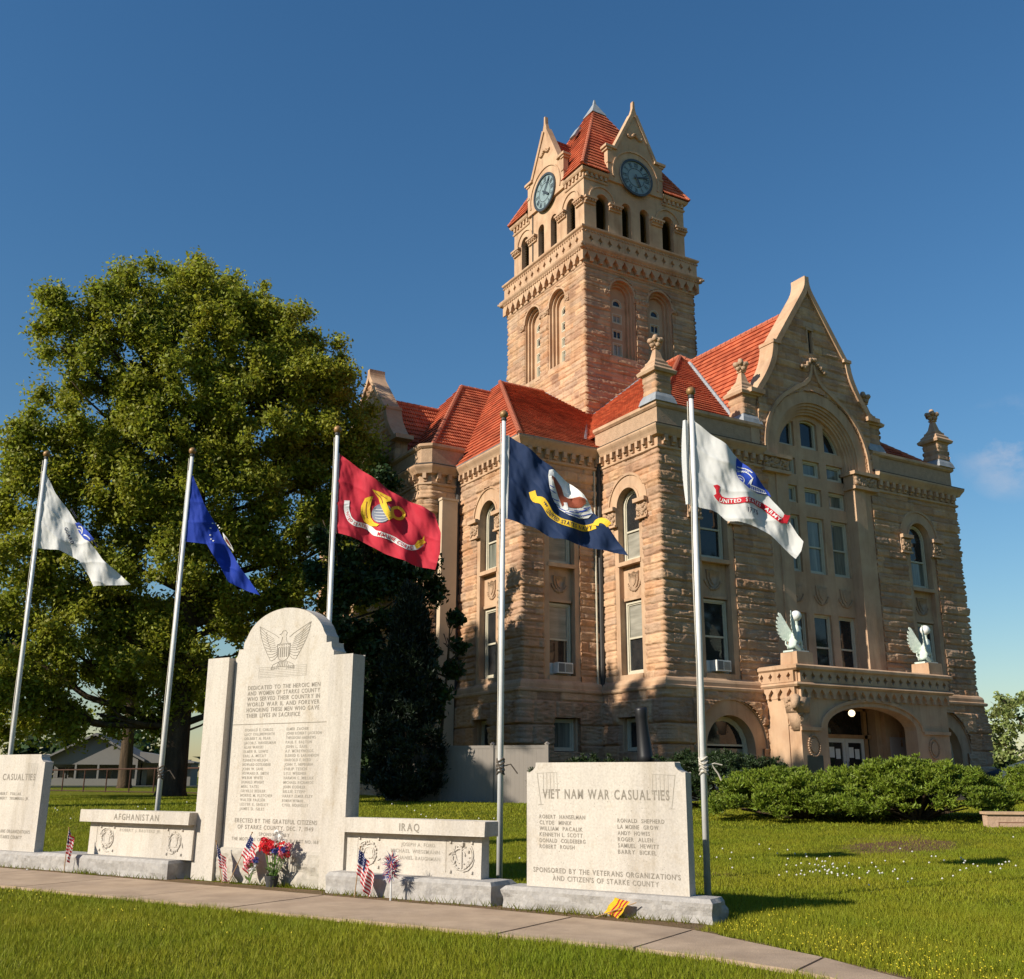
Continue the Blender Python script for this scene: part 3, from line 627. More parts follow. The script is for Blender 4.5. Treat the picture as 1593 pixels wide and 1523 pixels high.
# roofs
def clip(poly, n, c, keep_ge=True):
    o_ = []; sg = 1 if keep_ge else -1
    for i in range(len(poly)):
        a_, b_ = poly[i], poly[(i + 1) % len(poly)]; da = sg * (a_[n] - c); db = sg * (b_[n] - c)
        if da >= 0: o_.append(a_)
        if (da >= 0) != (db >= 0):
            t = da / (da - db); o_.append(tuple(a_[k] + (b_[k] - a_[k]) * t for k in range(2)))
    return o_
def tiles(mb, poly, rowh=.38, lift=.055):
    P = [Vector(p) for p in poly]; nrm = (P[1] - P[0]).cross(P[2] - P[0]).normalized()
    if nrm.z < 0: nrm = -nrm
    u = Vector((0, 0, 1)).cross(nrm).normalized(); v = nrm.cross(u).normalized()
    if v.z < 0: v = -v
    o = P[0]; uv = [((p - o).dot(u), (p - o).dot(v)) for p in P]
    lo = min(q[1] for q in uv); hi = max(q[1] for q in uv); r_ = lo; k = 0
    while r_ < hi - 1e-3:
        c = clip(clip(uv, 1, r_), 1, r_ + rowh, False)
        if len(c) >= 3:
            b = len(mb.v)
            for a_, b_ in c:
                h = lift * (1 - (b_ - r_) / rowh) + .012
                p = o + u * a_ + v * b_ + nrm * h; mb.v.append(tuple(p)); mb.uv.append((a_, b_ - lo))
            mb.f.append(tuple(range(b, b + len(c))))
            low = [q for q in c if abs(q[1] - r_) < 1e-6]
            if len(low) >= 2:
                a0 = min(q[0] for q in low); a1 = max(q[0] for q in low); b = len(mb.v)
                for a_, h in ((a0, lift + .012), (a1, lift + .012), (a1, -.005), (a0, -.005)):
                    p = o + u * a_ + v * r_ + nrm * h; mb.v.append(tuple(p)); mb.uv.append((a_, r_ - lo))
                mb.f.append((b, b + 1, b + 2, b + 3))
        r_ += rowh; k += 1
def roof(polys, ridges=(), name='roof', rr=.13):
    mb = M()
    for p in polys: tiles(mb, p)
    o = mesh_np(name, np.array(mb.v) + np.array((AX, AY, 0)), mb.f, TILE, court, uv=np.array(mb.uv))
    if ridges:
        q = CM()
        for a_, b_ in ridges:
            a_, b_ = Vector(a_), Vector(b_); L = (b_ - a_).length; n = max(1, int(L / .35))
            for i in range(n): q.tube([a_.lerp(b_, i / n), a_.lerp(b_, (i + .98) / n)], [rr, rr * .86], 8)
        q.obj('ridge_tiles', RIDGE, o)
    return o
ap = (XC, XC, 23.02)
fz = lambda x, y: (x, y, 15.75 + (y - .2) * 7.27 / 8.75)
roof([[fz(.2, .2), fz(5.6, .2), fz(5.6, 5.6)], [fz(12.3, .2), fz(17.7, .2), fz(12.3, 5.6)], [fz(5.6, 1.5), fz(12.3, 1.5), fz(12.3, 5.6), ap, fz(5.6, 5.6)], [(.2, .2, 15.75), ap, (XC, 16, 23.02), (.2, 16, 15.75)], [(17.7, .2, 15.75), ap, (XC, 16, 23.02), (17.7, 16, 15.75)]],
     [((.2, .2, 15.8), (XC, XC, 23.07)), ((17.7, .2, 15.8), (XC, XC, 23.07)), ((XC, XC, 23.07), (XC, 12, 23.07))])
roof([[(XC, .45, 22.4), (XC, 8.4, 22.4), (XC - 4.1, 8.4, 16.25), (XC - 4.1, .45, 16.25)], [(XC, .45, 22.4), (XC, 8.4, 22.4), (XC + 4.1, 8.4, 16.25), (XC + 4.1, .45, 16.25)]],
     [((XC, .5, 22.45), (XC, 8.2, 22.45))])
vl = CM()
for sgn in (-1, 1):
    a_ = Vector((XC + sgn * 3.95, 1.05, 16.5)); b_ = Vector((XC + sgn * .05, 8.1, 22.36)); vl.tube([a_ + Vector((0, 0, .03)), b_ + Vector((0, 0, .03))], .11, 6)
vl.tube([(.1, 5.2, 15.78), (5.0, 11.95, 19.9)], .1, 6); vl.tube([(-3.9, 10.0, 15.35), (-1.0, 15.2, 19.2)], .1, 6)
vl.tube([(5.05, 11.88, 19.72), (8.9, 11.88, 22.98)], .1, 6); vl.tube([(4.9, 12.0, 19.95), (4.9, 16, 22.5)], .1, 6)
vl.obj('valley_flashing', LEAD)
rd2 = (2.0, 16.1, 22.6)
roof([[(-4.22, 3.62, 14.84), (21.9, 3.62, 14.84), (16, 16.1, 22.6), rd2], [(-4.22, 3.62, 14.84), rd2, (-4.22, 28.6, 14.84)]], [((-4.22, 3.62, 14.88), (2.0, 16.1, 22.65)), (rd2, (5, 16.1, 22.6))])
roof([[(-5.2, 9.8, 15.75), (3, 9.8, 15.75), (3, 16.1, 21.8), (-.45, 16.1, 21.8)], [(-5.2, 9.8, 15.75), (-.45, 16.1, 21.8), (-5.2, 22.4, 15.75)]], [((-5.2, 9.8, 15.8), (-.45, 16.1, 21.85)), ((-.45, 16.1, 21.85), (1.6, 16.1, 21.85))])
roof([[(-5.4, 16.1, 20.15), (-1.2, 16.1, 20.15), (-1.2, 12.9, 15.9), (-5.4, 12.9, 15.9)], [(-5.4, 16.1, 20.15), (-1.2, 16.1, 20.15), (-1.2, 19.3, 15.9), (-5.4, 19.3, 15.9)]], [((-5.4, 16.1, 20.2), (-1.5, 16.1, 20.2))])
# gutters and down pipes
dp = CM()
dp.tube([(-.16, 3.84, .5), (-.16, 3.84, 14.0), (-.1, 3.7, 14.7)], .11, 8)
dp.tube([(-4.0, 9.36, .5), (-4.0, 9.36, 14.0), (-4.0, 9.25, 14.7)], .12, 8)
dp.obj('downpipe', DARKMETAL)
wp = CM(); wp.tube([(-.38, 3.86, .5), (-.38, 3.86, 13.9)], .04, 8); wp.obj('conduit', WFRAME)
dk = CM(); dk.box(-4.98, -4.22, 8.98, 9.3, .5, 13.2); dk.box(-5.02, -4.18, 8.94, 9.3, 13.2, 13.3); dk.obj('wall_duct', mat('beige_duct_paint', (.55, .43, .30), .6, .3, noise=.08))
# ------------------------------------------------------------------ clock tower
TX, TY, HX, HY = 8.82, 16.05, 3.87, 4.1
def sq(hx, hy): return [(TX + hx, TY - hy), (TX - hx, TY - hy), (TX - hx, TY + hy), (TX + hx, TY + hy)]
def faces(hx, hy):       # four frames, each with its half width
    return [(Fr((TX, TY - hy, 0), (1, 0, 0), (0, -1, 0)), hx), (Fr((TX - hx, TY, 0), (0, 1, 0), (-1, 0, 0)), hy), (Fr((TX + hx, TY, 0), (0, 1, 0), (1, 0, 0)), hy), (Fr((TX, TY + hy, 0), (1, 0, 0), (0, 1, 0)), hx)]
tarch = (-1.35, 1.35)
def tdrop(i, t, z):
    w_ = (HX, HY, HX, HY)[i]; u = t - w_
    if i > 1: return False
    for c in tarch:
        if abs(u - c) < .9 and 23.6 < z < 27.62: return True
        if z >= 27.62 and (u - c) ** 2 + (z - 27.62) ** 2 < .98 ** 2: return True
    return False
rock('tower_masonry', sq(HX, HY), 15.2, 28.97, lambda z: 0.0, tdrop, lambda z, r_: r_.choice([.24, .3, .38]), .10, closed=True, seed=8, dx=.075)
tw = CM(); tc_ = CM()
for k, (fr, w_) in enumerate(faces(HX, HY)[:2]):
    for c in tarch:
        tw.plate(fr, ring(c, 27.62, .84, 1.04, 20), [], -.3, .06)
        for j, (h, d1) in enumerate(((.84, .0), (.72, -.16), (.60, -.32))):
            tw.plate(fr, rect(c - 1.02, c + 1.02, 23.4, 28.8), [arch(c, h, 23.75 + j * .03, 27.62, 14)], d1 - .17, d1 - .01 - j * .001)
        zs = [(24.0, 24.84), (25.05, 25.66), (26.02, 26.62)]
        tw.plate(fr, arch(c, .62, 23.6, 27.62, 14), [rect(c - .34, c + .34, a_, b_) for a_, b_ in zs] + [arch(c, .34, 27.0, 27.2, 10)], -.62, -.5)
        for a_, b_ in zs: window(fr, c, .34, a_, b_, None, (), -.56, (GDARK if rngc.rand() < .6 else GBLIND,), fw=.06, mull=True)
        window(fr, c, .34, 27.0, None, 27.2, (), -.56, (GDARK,), fw=.06)
        for sgn in (-1, 1):
            a0, a1 = sorted((c + sgn * .86, c + sgn * 1.3)); tw.fbox(fr, a0, a1, 27.3, 27.62, -.1, .12); carve_lumps(tc_, fr, (a0 + a1) / 2, 27.46, .18, .1, .12, 14, rngc, (.04, .08))
        tw.fbox(fr, c - .95, c + .95, 23.55, 23.75, -.3, .08)
tw.sweep(sq(HX, HY), [(-.3, 28.86), (.1, 28.86), (.14, 28.9), (.14, 28.98), (.05, 29.02), (.05, 29.62), (.3, 29.62), (.36, 29.7), (.44, 29.8), (.47, 29.88), (.47, 29.96), (.25, 30.02), (-.3, 30.02)], True)
tw.sweep(sq(HX, HY), [(-.4, 30.0), (.1, 30.0), (.1, 30.9), (-.4, 30.9)], True)
tw.sweep(sq(HX, HY), [(-.5, 30.88), (.22, 30.88), (.26, 30.94), (.34, 31.0), (.36, 31.04), (.36, 31.12), (.2, 31.18), (-.5, 31.46)], True)
for kf, (fr, w_) in enumerate(faces(HX, HY)):
    n = 13; W = w_ + (.299 if kf in (0, 3) else .055); st = 2 * W / n; pts = [(-W, 29.64), (-W, 28.99)]
    for j in range(n):           # scalloped corbel table
        a_ = -W + j * st; q = .1
        pts += [(a_ + q, 28.99), (a_ + q + .02, 29.2), (a_ + st * .36, 29.34), (a_ + st / 2, 29.54), (a_ + st * .64, 29.34), (a_ + st - q - .02, 29.2), (a_ + st - q, 28.99)]
    pts += [(W, 28.99), (W, 29.64)]
    tw.plate(fr, pts, [], .048, .30)
    n = 12; st = 2 * w_ / n; hl = [[(-w_ + (j + .5) * st + .17 * x_, 30.42 + .26 * y_) for x_, y_ in ((1, 0), (.4, .4), (0, 1), (-.4, .4), (-1, 0), (-.4, -.4), (0, -1), (.4, -.4))] for j in range(n)]
    e_ = .239 if kf in (0, 3) else .102; tw.plate(fr, rect(-w_ - e_, w_ + e_, 30.01, 30.885), hl, .098, .24)
    for j in range(40):
        a_ = -w_ - .35 + (2 * w_ + .7) * (j + .5) / 40; tw.fbox(fr, a_ - .04, a_ + .04, 30.80, 30.878, .24, .31); tw.fbox(fr, a_ - .05, a_ + .05, 29.62, 29.7, .3, .37)
for sx in (-1, 1):
    for sy in (-1, 1):
        x, y = TX + sx * (HX + .34), TY + sy * (HY + .34); tc_.ball((x, y, 29.74), .17, 8, (1.2, 1.2, .8)); tc_.tube([(x - sx * .2, y - sy * .2, 29.75), (x + sx * .2, y + sy * .2, 29.8)], [.14, .07], 6)
tw.obj('tower_trim', DRESS); tc_.obj('tower_carving', CARVE, smooth=True)
BX, BY = 3.66, 3.88
bf = CM(); bd = CM(); bc = CM()
CLK = mat('clock_dial', (.24, .31, .31), .3, .6, noise=.12, nscale=4); CLKD = mat('clock_iron', (.035, .045, .05), .45, .5)
GL = {}
def glyphs(chars):
    for ch in chars:
        cu_ = bpy.data.curves.new('g', 'FONT'); cu_.body = ch; cu_.resolution_u = 3; cu_.offset = .018; ob = bpy.data.objects.new('g', cu_); COL.objects.link(ob)
        GL[ch] = ob
    bpy.context.view_layer.update(); dg = bpy.context.evaluated_depsgraph_get()
    for ch in chars:
        ob = GL[ch]; me = bpy.data.meshes.new_from_object(ob.evaluated_get(dg))
        v = np.array([(q.co.x, q.co.y) for q in me.vertices]); fs = [tuple(p.vertices) for p in me.polygons]
        GL[ch] = (v, fs); 
        cu_ = ob.data; bpy.data.objects.remove(ob); bpy.data.curves.remove(cu_); bpy.data.meshes.remove(me)
    cap = GL['E'][0][:, 1].max()
    for ch in chars:
        v, fs = GL[ch]; v = v / cap; v[:, 0] -= v[:, 0].min(); GL[ch] = (v, fs)
glyphs("ABCDEFGHIJKLMNOPQRSTUVWXYZ0123456789.,'-")
def text(mb, s, f3, x0, y, h, width=None, align='l', sx=.8, gap=.16):
    """letters laid along x from x0; f3(x, y) gives the 3D point"""
    xs = []; x = 0
    for ch in s:
        if ch == ' ': xs.append(None); x += .42 * sx + gap; continue
        xs.append(x); x += GL[ch][0][:, 0].max() * sx + gap
    tot = x - gap; k = h
    kx = (width / tot) if width else h
    if align == 'c': x0 -= tot * kx / 2
    for ch, q in zip(s, xs):
        if q is None: continue
        v, fs = GL[ch]; mb.add([f3(x0 + (q + a_ * sx) * kx, y + b_ * k) for a_, b_ in v], fs)
for k, (fr, w_) in enumerate(faces(BX, BY)):
    e = w_ / BX; oc = [(c * e, h, 33.35) for c, h in ((-2.4, .43), (2.4, .43))] + [(c * e, h, 33.42) for c, h in ((-.66, .33), (.66, .33))]
    hol = [arch(c, h, 31.2, sp, 12) for c, h, sp in oc]; w2_ = w_ if k in (0, 3) else w_ - .5
    bf.plate(fr, rect(-w2_, w2_, 31.0, 35.0), hol, -.5, 0)
    for c, h, sp in oc:
        if h > .4:
            bf.plate(fr, ring(c, sp, h, h + .09, 16), [], 0, .04); bf.plate(fr, ring(c, sp, h + .42, h + .5, 18), [], 0, .07)
        for j in range(16):
            z = 31.25 + j * .165
            if z > sp + h - .12: break
            hh = h if z < sp else math.sqrt(max(.01, h * h - (z - sp) ** 2)); f_ = fr
            bd.add([f_(c - hh, z, -.25), f_(c + hh, z, -.25), f_(c + hh, z + .12, -.42), f_(c - hh, z + .12, -.42)], [(0, 1, 2, 3)])
        bd.plate(fr, arch(c, h + .03, 31.1, sp, 12), [], -.56, -.505)
    for c, hh in ((-3.28 * e, .36 * e), (-1.52 * e, .42 * e), (1.52 * e, .42 * e), (3.28 * e, .36 * e)):
        bf.fbox(fr, c - hh, c + hh, 32.9, 33.02, 0, .1); bf.fbox(fr, c - hh - .06, c + hh + .06, 33.18, 33.3, 0, .26); bf.fbox(fr, c - hh, c + hh, 33.02, 33.18, 0, .14)
        for j in range(4): q = c - hh + (j + .5) * hh / 2; bf.fbox(fr, q - .06, q + .06, 33.04, 33.2, .14, .22)
    # clock gable
    a_ = 2.02
    L_ = [(-a_, 34.85), (a_, 34.85), (a_, 37.0), (1.5, 37.3)] + [(.1, 39.9), (-.1, 39.9)] + [(-1.5, 37.3), (-a_, 37.0)]
    bf.plate(fr, L_, [], -.2, .14)
    for sgn in (-1, 1):
        f_ = lambda L: [(sgn * x_, z_) for x_, z_ in L]
        bc.plate(fr, f_([(1.60, 37.16), (1.38, 37.16), (.05, 39.8), (.22, 39.95)]), [], -.22, .22)
        bc.plate(fr, f_([(.22, 39.95), (.0, 39.7), (.0, 40.85), (.06, 40.85), (.09, 40.35)]), [], -.06, .16)
        a0, a1 = sorted((sgn * 1.4, sgn * 2.22)); bc.fbox(fr, a0, a1, 37.0, 37.16, -.3, .27)
        a0, a1 = sorted((sgn * 1.75, sgn * 2.12)); bc.fbox(fr, a0, a1, 36.86, 37.0, -.3, .2); a0, a1 = sorted((sgn * 1.8, sgn * 2.06)); bc.fbox(fr, a0, a1, 36.0, 36.1, .0, .19)
    bc.plate(fr, ring(0, 35.6, 1.62, 1.72, 26, -15, 195), [], .13, .2)
    for q in np.linspace(-.5, .5, 15): bc.ball(fr(q, 38.35 + .12 * math.cos(q * 9), .18), .1 if abs(q) > .2 else .13, 6)
    # dial
    cz = 35.58; circ = lambda r_, n=32: [(r_ * math.cos(2 * math.pi * i / n), cz + r_ * math.sin(2 * math.pi * i / n)) for i in range(n)]
    dm = CM().plate(fr, circ(1.2), [circ(1.06)], .135, .24); dial = dm.obj('clock', CLKD)
    CM().plate(fr, circ(1.07), [], .14, .17).obj('dial', CLK, dial)
    nm = CM(); nm.plate(fr, circ(.62), [circ(.585)], .17, .182)
    for h in range(12):
        q = R(90 - 30 * h); s_ = ['XII', 'I', 'II', 'III', 'IV', 'V', 'VI', 'VII', 'VIII', 'IX', 'X', 'XI'][h]; hx_ = -1 if k == 1 or k == 3 else 1
        def f3(x_, y_, q=q): r_ = .68 + y_; return fr(hx_ * (r_ * math.cos(q) + x_ * math.sin(q)), cz + r_ * math.sin(q) - x_ * math.cos(q), .183)
        text(nm, s_, f3, 0, 0, .3, width=min(.3, .07 + .065 * len(s_)), align='c', sx=1.0)
    nm.obj('numerals', CLKD, dial)
    hd = CM(); hx_ = -1 if k == 1 or k == 3 else 1
    for ang, ln, wd in ((R(90 - 36 if k == 1 else 90 - 75), .98, .035), (R(90 - 128 if k == 1 else 90 - 155), .66, .05)):
        ca, sa = math.cos(ang), math.sin(ang); P_ = [(-.2, -wd), (ln * .8, -wd * 1.5), (ln, 0), (ln * .8, wd * 1.5), (-.2, wd)]
        hd.plate(fr, [(hx_ * (x_ * ca - y_ * sa), cz + x_ * sa + y_ * ca) for x_, y_ in P_], [], .19 + wd, .205 + wd)
    hd.obj('hands', CLKD, dial)
for sx, sy in ((1, -1), (-1, -1), (-1, 1), (1, 1)):
    cx_, cy_ = TX + sx * BX, TY + sy * BY
    pth = [(TX + sx * 2.0, cy_), (cx_, cy_), (cx_, TY + sy * 2.0)]
    if sx * sy > 0: pth = pth if sx < 0 else pth
    # keep outward on the left of the walking direction
    d = np.array(pth[1]) - np.array(pth[0]); nl = np.array((-d[1], d[0]))
    if nl @ np.array((0, sy)) < 0: pth = pth[::-1]
    bf.sweep(pth, [(-.3, 34.48), (.05, 34.48), (.08, 34.53), (.08, 34.6), (.03, 34.64), (.03, 34.9), (.16, 34.93), (.22, 35.02), (.25, 35.12), (-.3, 35.2)])
    P_ = [np.array(p) for p in pth]
    for i in range(2):
        d = P_[i + 1] - P_[i]; L = np.linalg.norm(d); d /= L; fr = Fr((P_[i][0], P_[i][1], 0), (d[0], d[1], 0), (-d[1], d[0], 0))
        for j in range(5): q = L * (j + .5) / 5; bf.fbox(fr, q - .08, q + .08, 34.67, 34.91, .03, .14)
bf.obj('belfry', DRESS); bc.obj('belfry_carving', DRESS); bd.obj('louvres', LOUVRE)
CM().tube([(TX - BX - .06, TY + 1.6, 31.5), (TX - BX - .06, TY + 1.6, 36.5)], .03, 6).obj('conduit', DARKMETAL)
E_ = [(TX + sx * (BX + .28), TY + sy * (BY + .28), 35.2) for sx, sy in ((-1, -1), (1, -1), (1, 1), (-1, 1))]; apx = (TX, TY, 43.1)
def dorm(fr, w_):
    return [[fr(0, 39.45, -.15), fr(0, 39.45, -2.4), fr(-1.5, 36.85, -2.4), fr(-1.5, 36.85, -.15)], [fr(0, 39.45, -.15), fr(0, 39.45, -2.4), fr(1.5, 36.85, -2.4), fr(1.5, 36.85, -.15)]]
polys = []; OV = .28
for fr, w_ in faces(BX, BY):          # each slope is cut out behind its clock gable
    a_ = w_ + OV; A_ = (BY if w_ == BX else BX) + OV; kz = (43.1 - 35.18) / A_; t1 = .5
    pf = lambda s_, t: fr(s_, 35.18 + kz * t, OV - t)
    b_ = a_ * (1 - t1 / A_)
    polys += [[pf(-a_, 0), pf(-2.0, 0), pf(-2.0, t1), pf(-b_, t1)], [pf(2.0, 0), pf(a_, 0), pf(b_, t1), pf(2.0, t1)], [pf(-b_, t1), pf(b_, t1), pf(0, A_)]]
for fr, w_ in faces(BX, BY): polys += dorm(fr, w_)
roof(polys, [(Vector(E_[i]) + Vector((0, 0, .04)), Vector(apx) - Vector((0, 0, .2))) for i in range(4)], 'tower_roof', .12)
CM().frustum(TX, TY, 42.2, 43.2, .56, .08).frustum(TX, TY, 43.2, 43.5, .09, .04).obj('lead_cap', LEAD)
hp = Fr((0, 0, 0), (1, 0, 0), (0, -1, 0))
hx0 = TX - (BX + .42) * (43.1 - 39.9) / 7.72
CM().add([(hx0 - .12 + q[2] * .0 - (1 - q[1]) * .0 + (.43 if q[1] else 0) - q[2] * .14, TY - .5 + q[0] * .55, 39.9 + (.75 if q[1] else 0) + q[2] * .08) for q in [(i, j, k) for k in (0, 1) for j in (0, 1) for i in (0, 1)]],
         [(0, 1, 3, 2), (4, 5, 7, 6), (0, 1, 5, 4), (2, 3, 7, 6), (0, 2, 6, 4), (1, 3, 7, 5)]).obj('roof_hatch', LEAD)
# ------------------------------------------------------------------ entrance porch and balcony
PP = [(13.3, 0), (13.3, -1.95), (4.7, -1.95), (4.7, 0)]
FP = Fr((0, -1.95, 0), (1, 0, 0), (0, -1, 0)); FPL = Fr((4.7, 0, 0), (0, 1, 0), (-1, 0, 0))
pc = (6.1 + 11.1) / 2 + .1; phw = 2.55
seg = [(pc + phw, .6)] + [(pc + phw * math.cos(R(q)), 3.25 + .85 * math.sin(R(q))) for q in range(0, 181, 10)] + [(pc - phw, .6)]
pr = CM()
pr.plate(FP, [(4.75, .4), (pc - phw, .4)] + [(pc - phw, .6)] + seg[1:-1][::-1] + [(pc + phw, .6), (pc + phw, .4), (13.25, .4), (13.25, 4.4), (4.75, 4.4)], [], -.6, 0)
pr.plate(FP, [(pc + (phw + .42) * math.cos(R(q)), 3.2 + 1.2 * math.sin(R(q))) for q in range(0, 181, 9)] + [(pc + (phw + .3) * math.cos(R(q)), 3.2 + 1.07 * math.sin(R(q))) for q in range(180, -1, -9)], [], 0, .08)
for a0, a1 in ((4.75, pc - phw - .42), (pc + phw + .42, 13.25)): pr.fbox(FP, a0 - .05, a1, 3.1, 3.24, 0, .09)
pr.fbox(FPL, -1.35, 0, .4, 4.4, -.6, -.001); pr.box(12.65, 13.249, -1.35, 0, .4, 4.4)
pr.box(4.8, 13.2, -1.9, 0, 4.3, 4.42)
pr.sweep(PP, [(-.4, 4.3), (.02, 4.3), (.02, 4.72), (.18, 4.72), (.24, 4.8), (.2, 4.86), (.12, 4.9), (.04, 4.9), (.04, 5.34), (-.15, 5.34), (-.15, 4.85), (-.4, 4.85)])
pr.sweep(PP, [(-.2, 5.33), (.16, 5.33), (.24, 5.4), (.24, 5.5), (.1, 5.57), (-.2, 5.57)])
pr.box(4.8, 13.2, -1.9, -.02, 4.6, 4.84)
def parapet_panel(fr, a0, a1, n):
    st = (a1 - a0) / n; hl = [[(a0 + (j + .5) * st + .13 * x_, 5.12 + .16 * y_) for x_, y_ in ((1, 0), (.45, .45), (0, 1), (-.45, .45), (-1, 0), (-.45, -.45), (0, -1), (.45, -.45))] for j in range(n)]
    pr.plate(fr, rect(a0, a1, 4.9, 5.34), hl, .042, .16)
    pts = [(a0, 4.74), (a0, 4.32)]
    for j in range(n):
        b = a0 + j * st; q = .07
        pts += [(b + q, 4.32), (b + q, 4.46), (b + st / 2, 4.66), (b + st - q, 4.46), (b + st - q, 4.32)]
    pts += [(a1, 4.32), (a1, 4.74)]
    pr.plate(fr, pts, [], .018, .15)
parapet_panel(FP, 4.72, 13.28, 19); parapet_panel(FPL, -1.93, -.02, 4)
pr.obj('porch', DRESS)
CM().box(4.3, 13.6, -4.2, 0, .35, .95).obj('porch_steps', CONC)
pk = CM(); rg = np.random.RandomState(11)
pk.frustum(4.86, -1.72, 3.1, 3.75, .16, .30); pk.frustum(4.84, -1.75, 3.75, 4.32, .30, .36)
for k in range(300):
    t = rg.rand(); e_ = t ** 1.4; pk.ball((4.78 - .34 * e_ + rg.uniform(-.03, .34), -1.9 - .22 * e_ + rg.uniform(-.03, .6), 3.15 + t * 1.15), rg.uniform(.035, .085) * (.7 + .5 * t), 7)
pk.tube([(4.9, -1.6, 4.3), (4.5, -2.0, 4.25), (4.3, -2.15, 4.0), (4.42, -2.05, 3.85)], [.2, .2, .14, .08], 8)
pk.obj('carved_corbel', CARVE, smooth=True)
for x0, x1 in ((4.72, 5.52), (12.3, 13.1)):
    CM().frustum((x0 + x1) / 2, -1.62, 5.55, 6.04, .44, .42).obj('pedestal', DRESS)
md = CM()
for a_ in (5.35, 12.2):
    for k in range(26): q = 2 * math.pi * k / 26; md.ball(FP(a_ + .3 * math.cos(q), 2.55 + .38 * math.sin(q), .03), .045, 6)
    md.plate(FP, [(a_ + .2 * math.cos(2 * math.pi * k / 14), 2.55 + .26 * math.sin(2 * math.pi * k / 14)) for k in range(14)], [], 0, .05)
md.obj('carved_medallion', CARVE)
CM().fbox(FP, 4.95, 5.75, 1.55, 2.2, .002, .04).obj('plaque', mat('dark_bronze_plaque', (.06, .07, .065), .4, .5, metal=.4, noise=.3))
dw = CM(); WOOD = mat('entrance_wood', (.42, .25, .13), .6, .3, noise=.3, nscale=4)
FD = Fr((1.9, .25, 0), (1, 0, 0), (0, -1, 0))
dw.fbox(FD, 3.95, 10.2, .4, 4.6, -.3, -.12); dw.box(11.3, 12.66, -.34, .3, .4, 4.6); dw.box(4.9, 5.9, -.3, .3, .4, 4.6)
dw.obj('vestibule_wall', DRESS)
df = CM()
for a0, a1, z0, z1 in ((6.3, 6.45, .95, 4.2), (8.7, 8.88, .95, 4.2), (9.25, 9.4, .95, 4.2), (6.3, 9.4, 2.97, 3.12), (6.3, 9.4, 4.1, 4.25)): df.fbox(FD, a0, a1, z0, z1, -.12, .08)
dfo = df.obj('door_frame', WOOD)
CM().plate(FD, rect(6.45, 8.7, 3.12, 4.1), [], -.1, -.05).obj('transom_pane', GDARK, dfo); CM().plate(FD, rect(8.88, 9.25, 3.12, 4.1), [], -.1, -.05).obj('transom_pane', GDARK, dfo)
CM().plate(FD, rect(8.88, 9.25, .95, 2.97), [], -.1, -.05).obj('side_pane', GDARK, dfo)
PAPER = mat('paper_notice', (.75, .75, .72), .8)
for a0 in (6.45, 7.58):
    d_ = CM().plate(FD, rect(a0, a0 + 1.11, .97, 2.97), [rect(a0 + .16, a0 + .95, 1.3, 2.8)], -.06, .02).obj('door', mat('white_door_paint', (.6, .6, .57), .5))
    CM().plate(FD, rect(a0 + .16, a0 + .95, 1.3, 2.8), [], -.05, -.03).obj('door_pane', GDARK, d_)
    q = CM(); q.plate(FD, rect(a0 + .22, a0 + .5, 2.2, 2.62), [], -.028, -.024); q.plate(FD, rect(a0 + .58, a0 + .84, 2.15, 2.55), [], -.028, -.024); q.obj('notice', PAPER, d_)
    CM().tube([FD(a0 + (1.03 if a0 < 7 else .08), 1.7, .07), FD(a0 + (1.03 if a0 < 7 else .08), 2.05, .07)], .015, 6).obj('handle', DARKMETAL, d_)
CM().box(11.5, 12.45, -.39, -.345, 1.4, 3.05).obj('notice_board', mat('pale_board', (.42, .36, .33), .7))
lm = mat('lit_lamp_glass', (.9, .8, .6), .3); lb = lm.node_tree.nodes['Principled BSDF']; lb.inputs['Emission Color'].default_value = (1, .8, .5, 1); lb.inputs['Emission Strength'].default_value = 1.6
cl = CM().tube([(8.61, -1.0, 4.3), (8.61, -1.0, 4.02)], .02, 6).obj('hanging_lamp', DARKMETAL); CM().ball((8.61, -1.0, 3.9), .14, 12).obj('globe', lm, cl, smooth=True)
dressed.obj('slit_surround', DRESS); carved.obj('gable_carving', CARVE, smooth=True)
SEE = CM().box(5.9, 12.0, -.0, .55, 4.3, 4.9)  # lintel over the doorway
SEE.obj('lintel', DRESS)
CM().box(-3.6, 17.8, 9.6, 22, .3, 15).box(.2, 17.8, .62, 12, .3, 4.0).box(.35, 6.2, .62, 12, 4, 14.9).box(11.8, 17.7, .62, 12, 4, 14.9).box(6, 12, 1.2, 12, 4.3, 14.9).box(-3.4, .6, 4.55, 12, .3, 14.9).box(TX - 3.2, TX + 3.2, TY - 3.3, TY + 3.3, 15, 34.8).obj('inner_core', mat('dark_interior', (.02, .018, .015), .9))
# ------------------------------------------------------------------ window air conditioners
def aircon(fr, c, z, label):
    p = fr(c, z, 0); loc_ = (p[0] + AX, p[1] + AY, z)
    t = thing('air_conditioner', label, 'air conditioner', loc_, 'window air conditioners'); WP = WACP
    CM().fbox(fr, c - .36, c + .36, z, z + .42, -.42, .16).obj('case', WP, t)
    g = CM()
    for k in range(9): g.fbox(fr, c + .0, c + .32, z + .06 + k * .035, z + .078 + k * .035, .161, .172)
    g.obj('grille', DARKG, t)
    CM().fbox(fr, c - .32, c - .04, z + .05, z + .38, .16, .168).obj('side_vent', DARKG, t)
    CM().fbox(fr, c - .6, c - .37, z, z + .42, -.34, -.22).obj('filler_panel', WP, t)
WACP = mat('white_plastic', (.66, .66, .62), .5); DARKG = mat('grey_grille', (.13, .14, .14), .6)
aircon(FF, 2.72, 5.33, 'white window air conditioner low on the front, in the left pavilion behind the right flagpole')
aircon(FB, -1.95, 5.33, 'white window air conditioner in the shaded wall beside the dark downpipe')
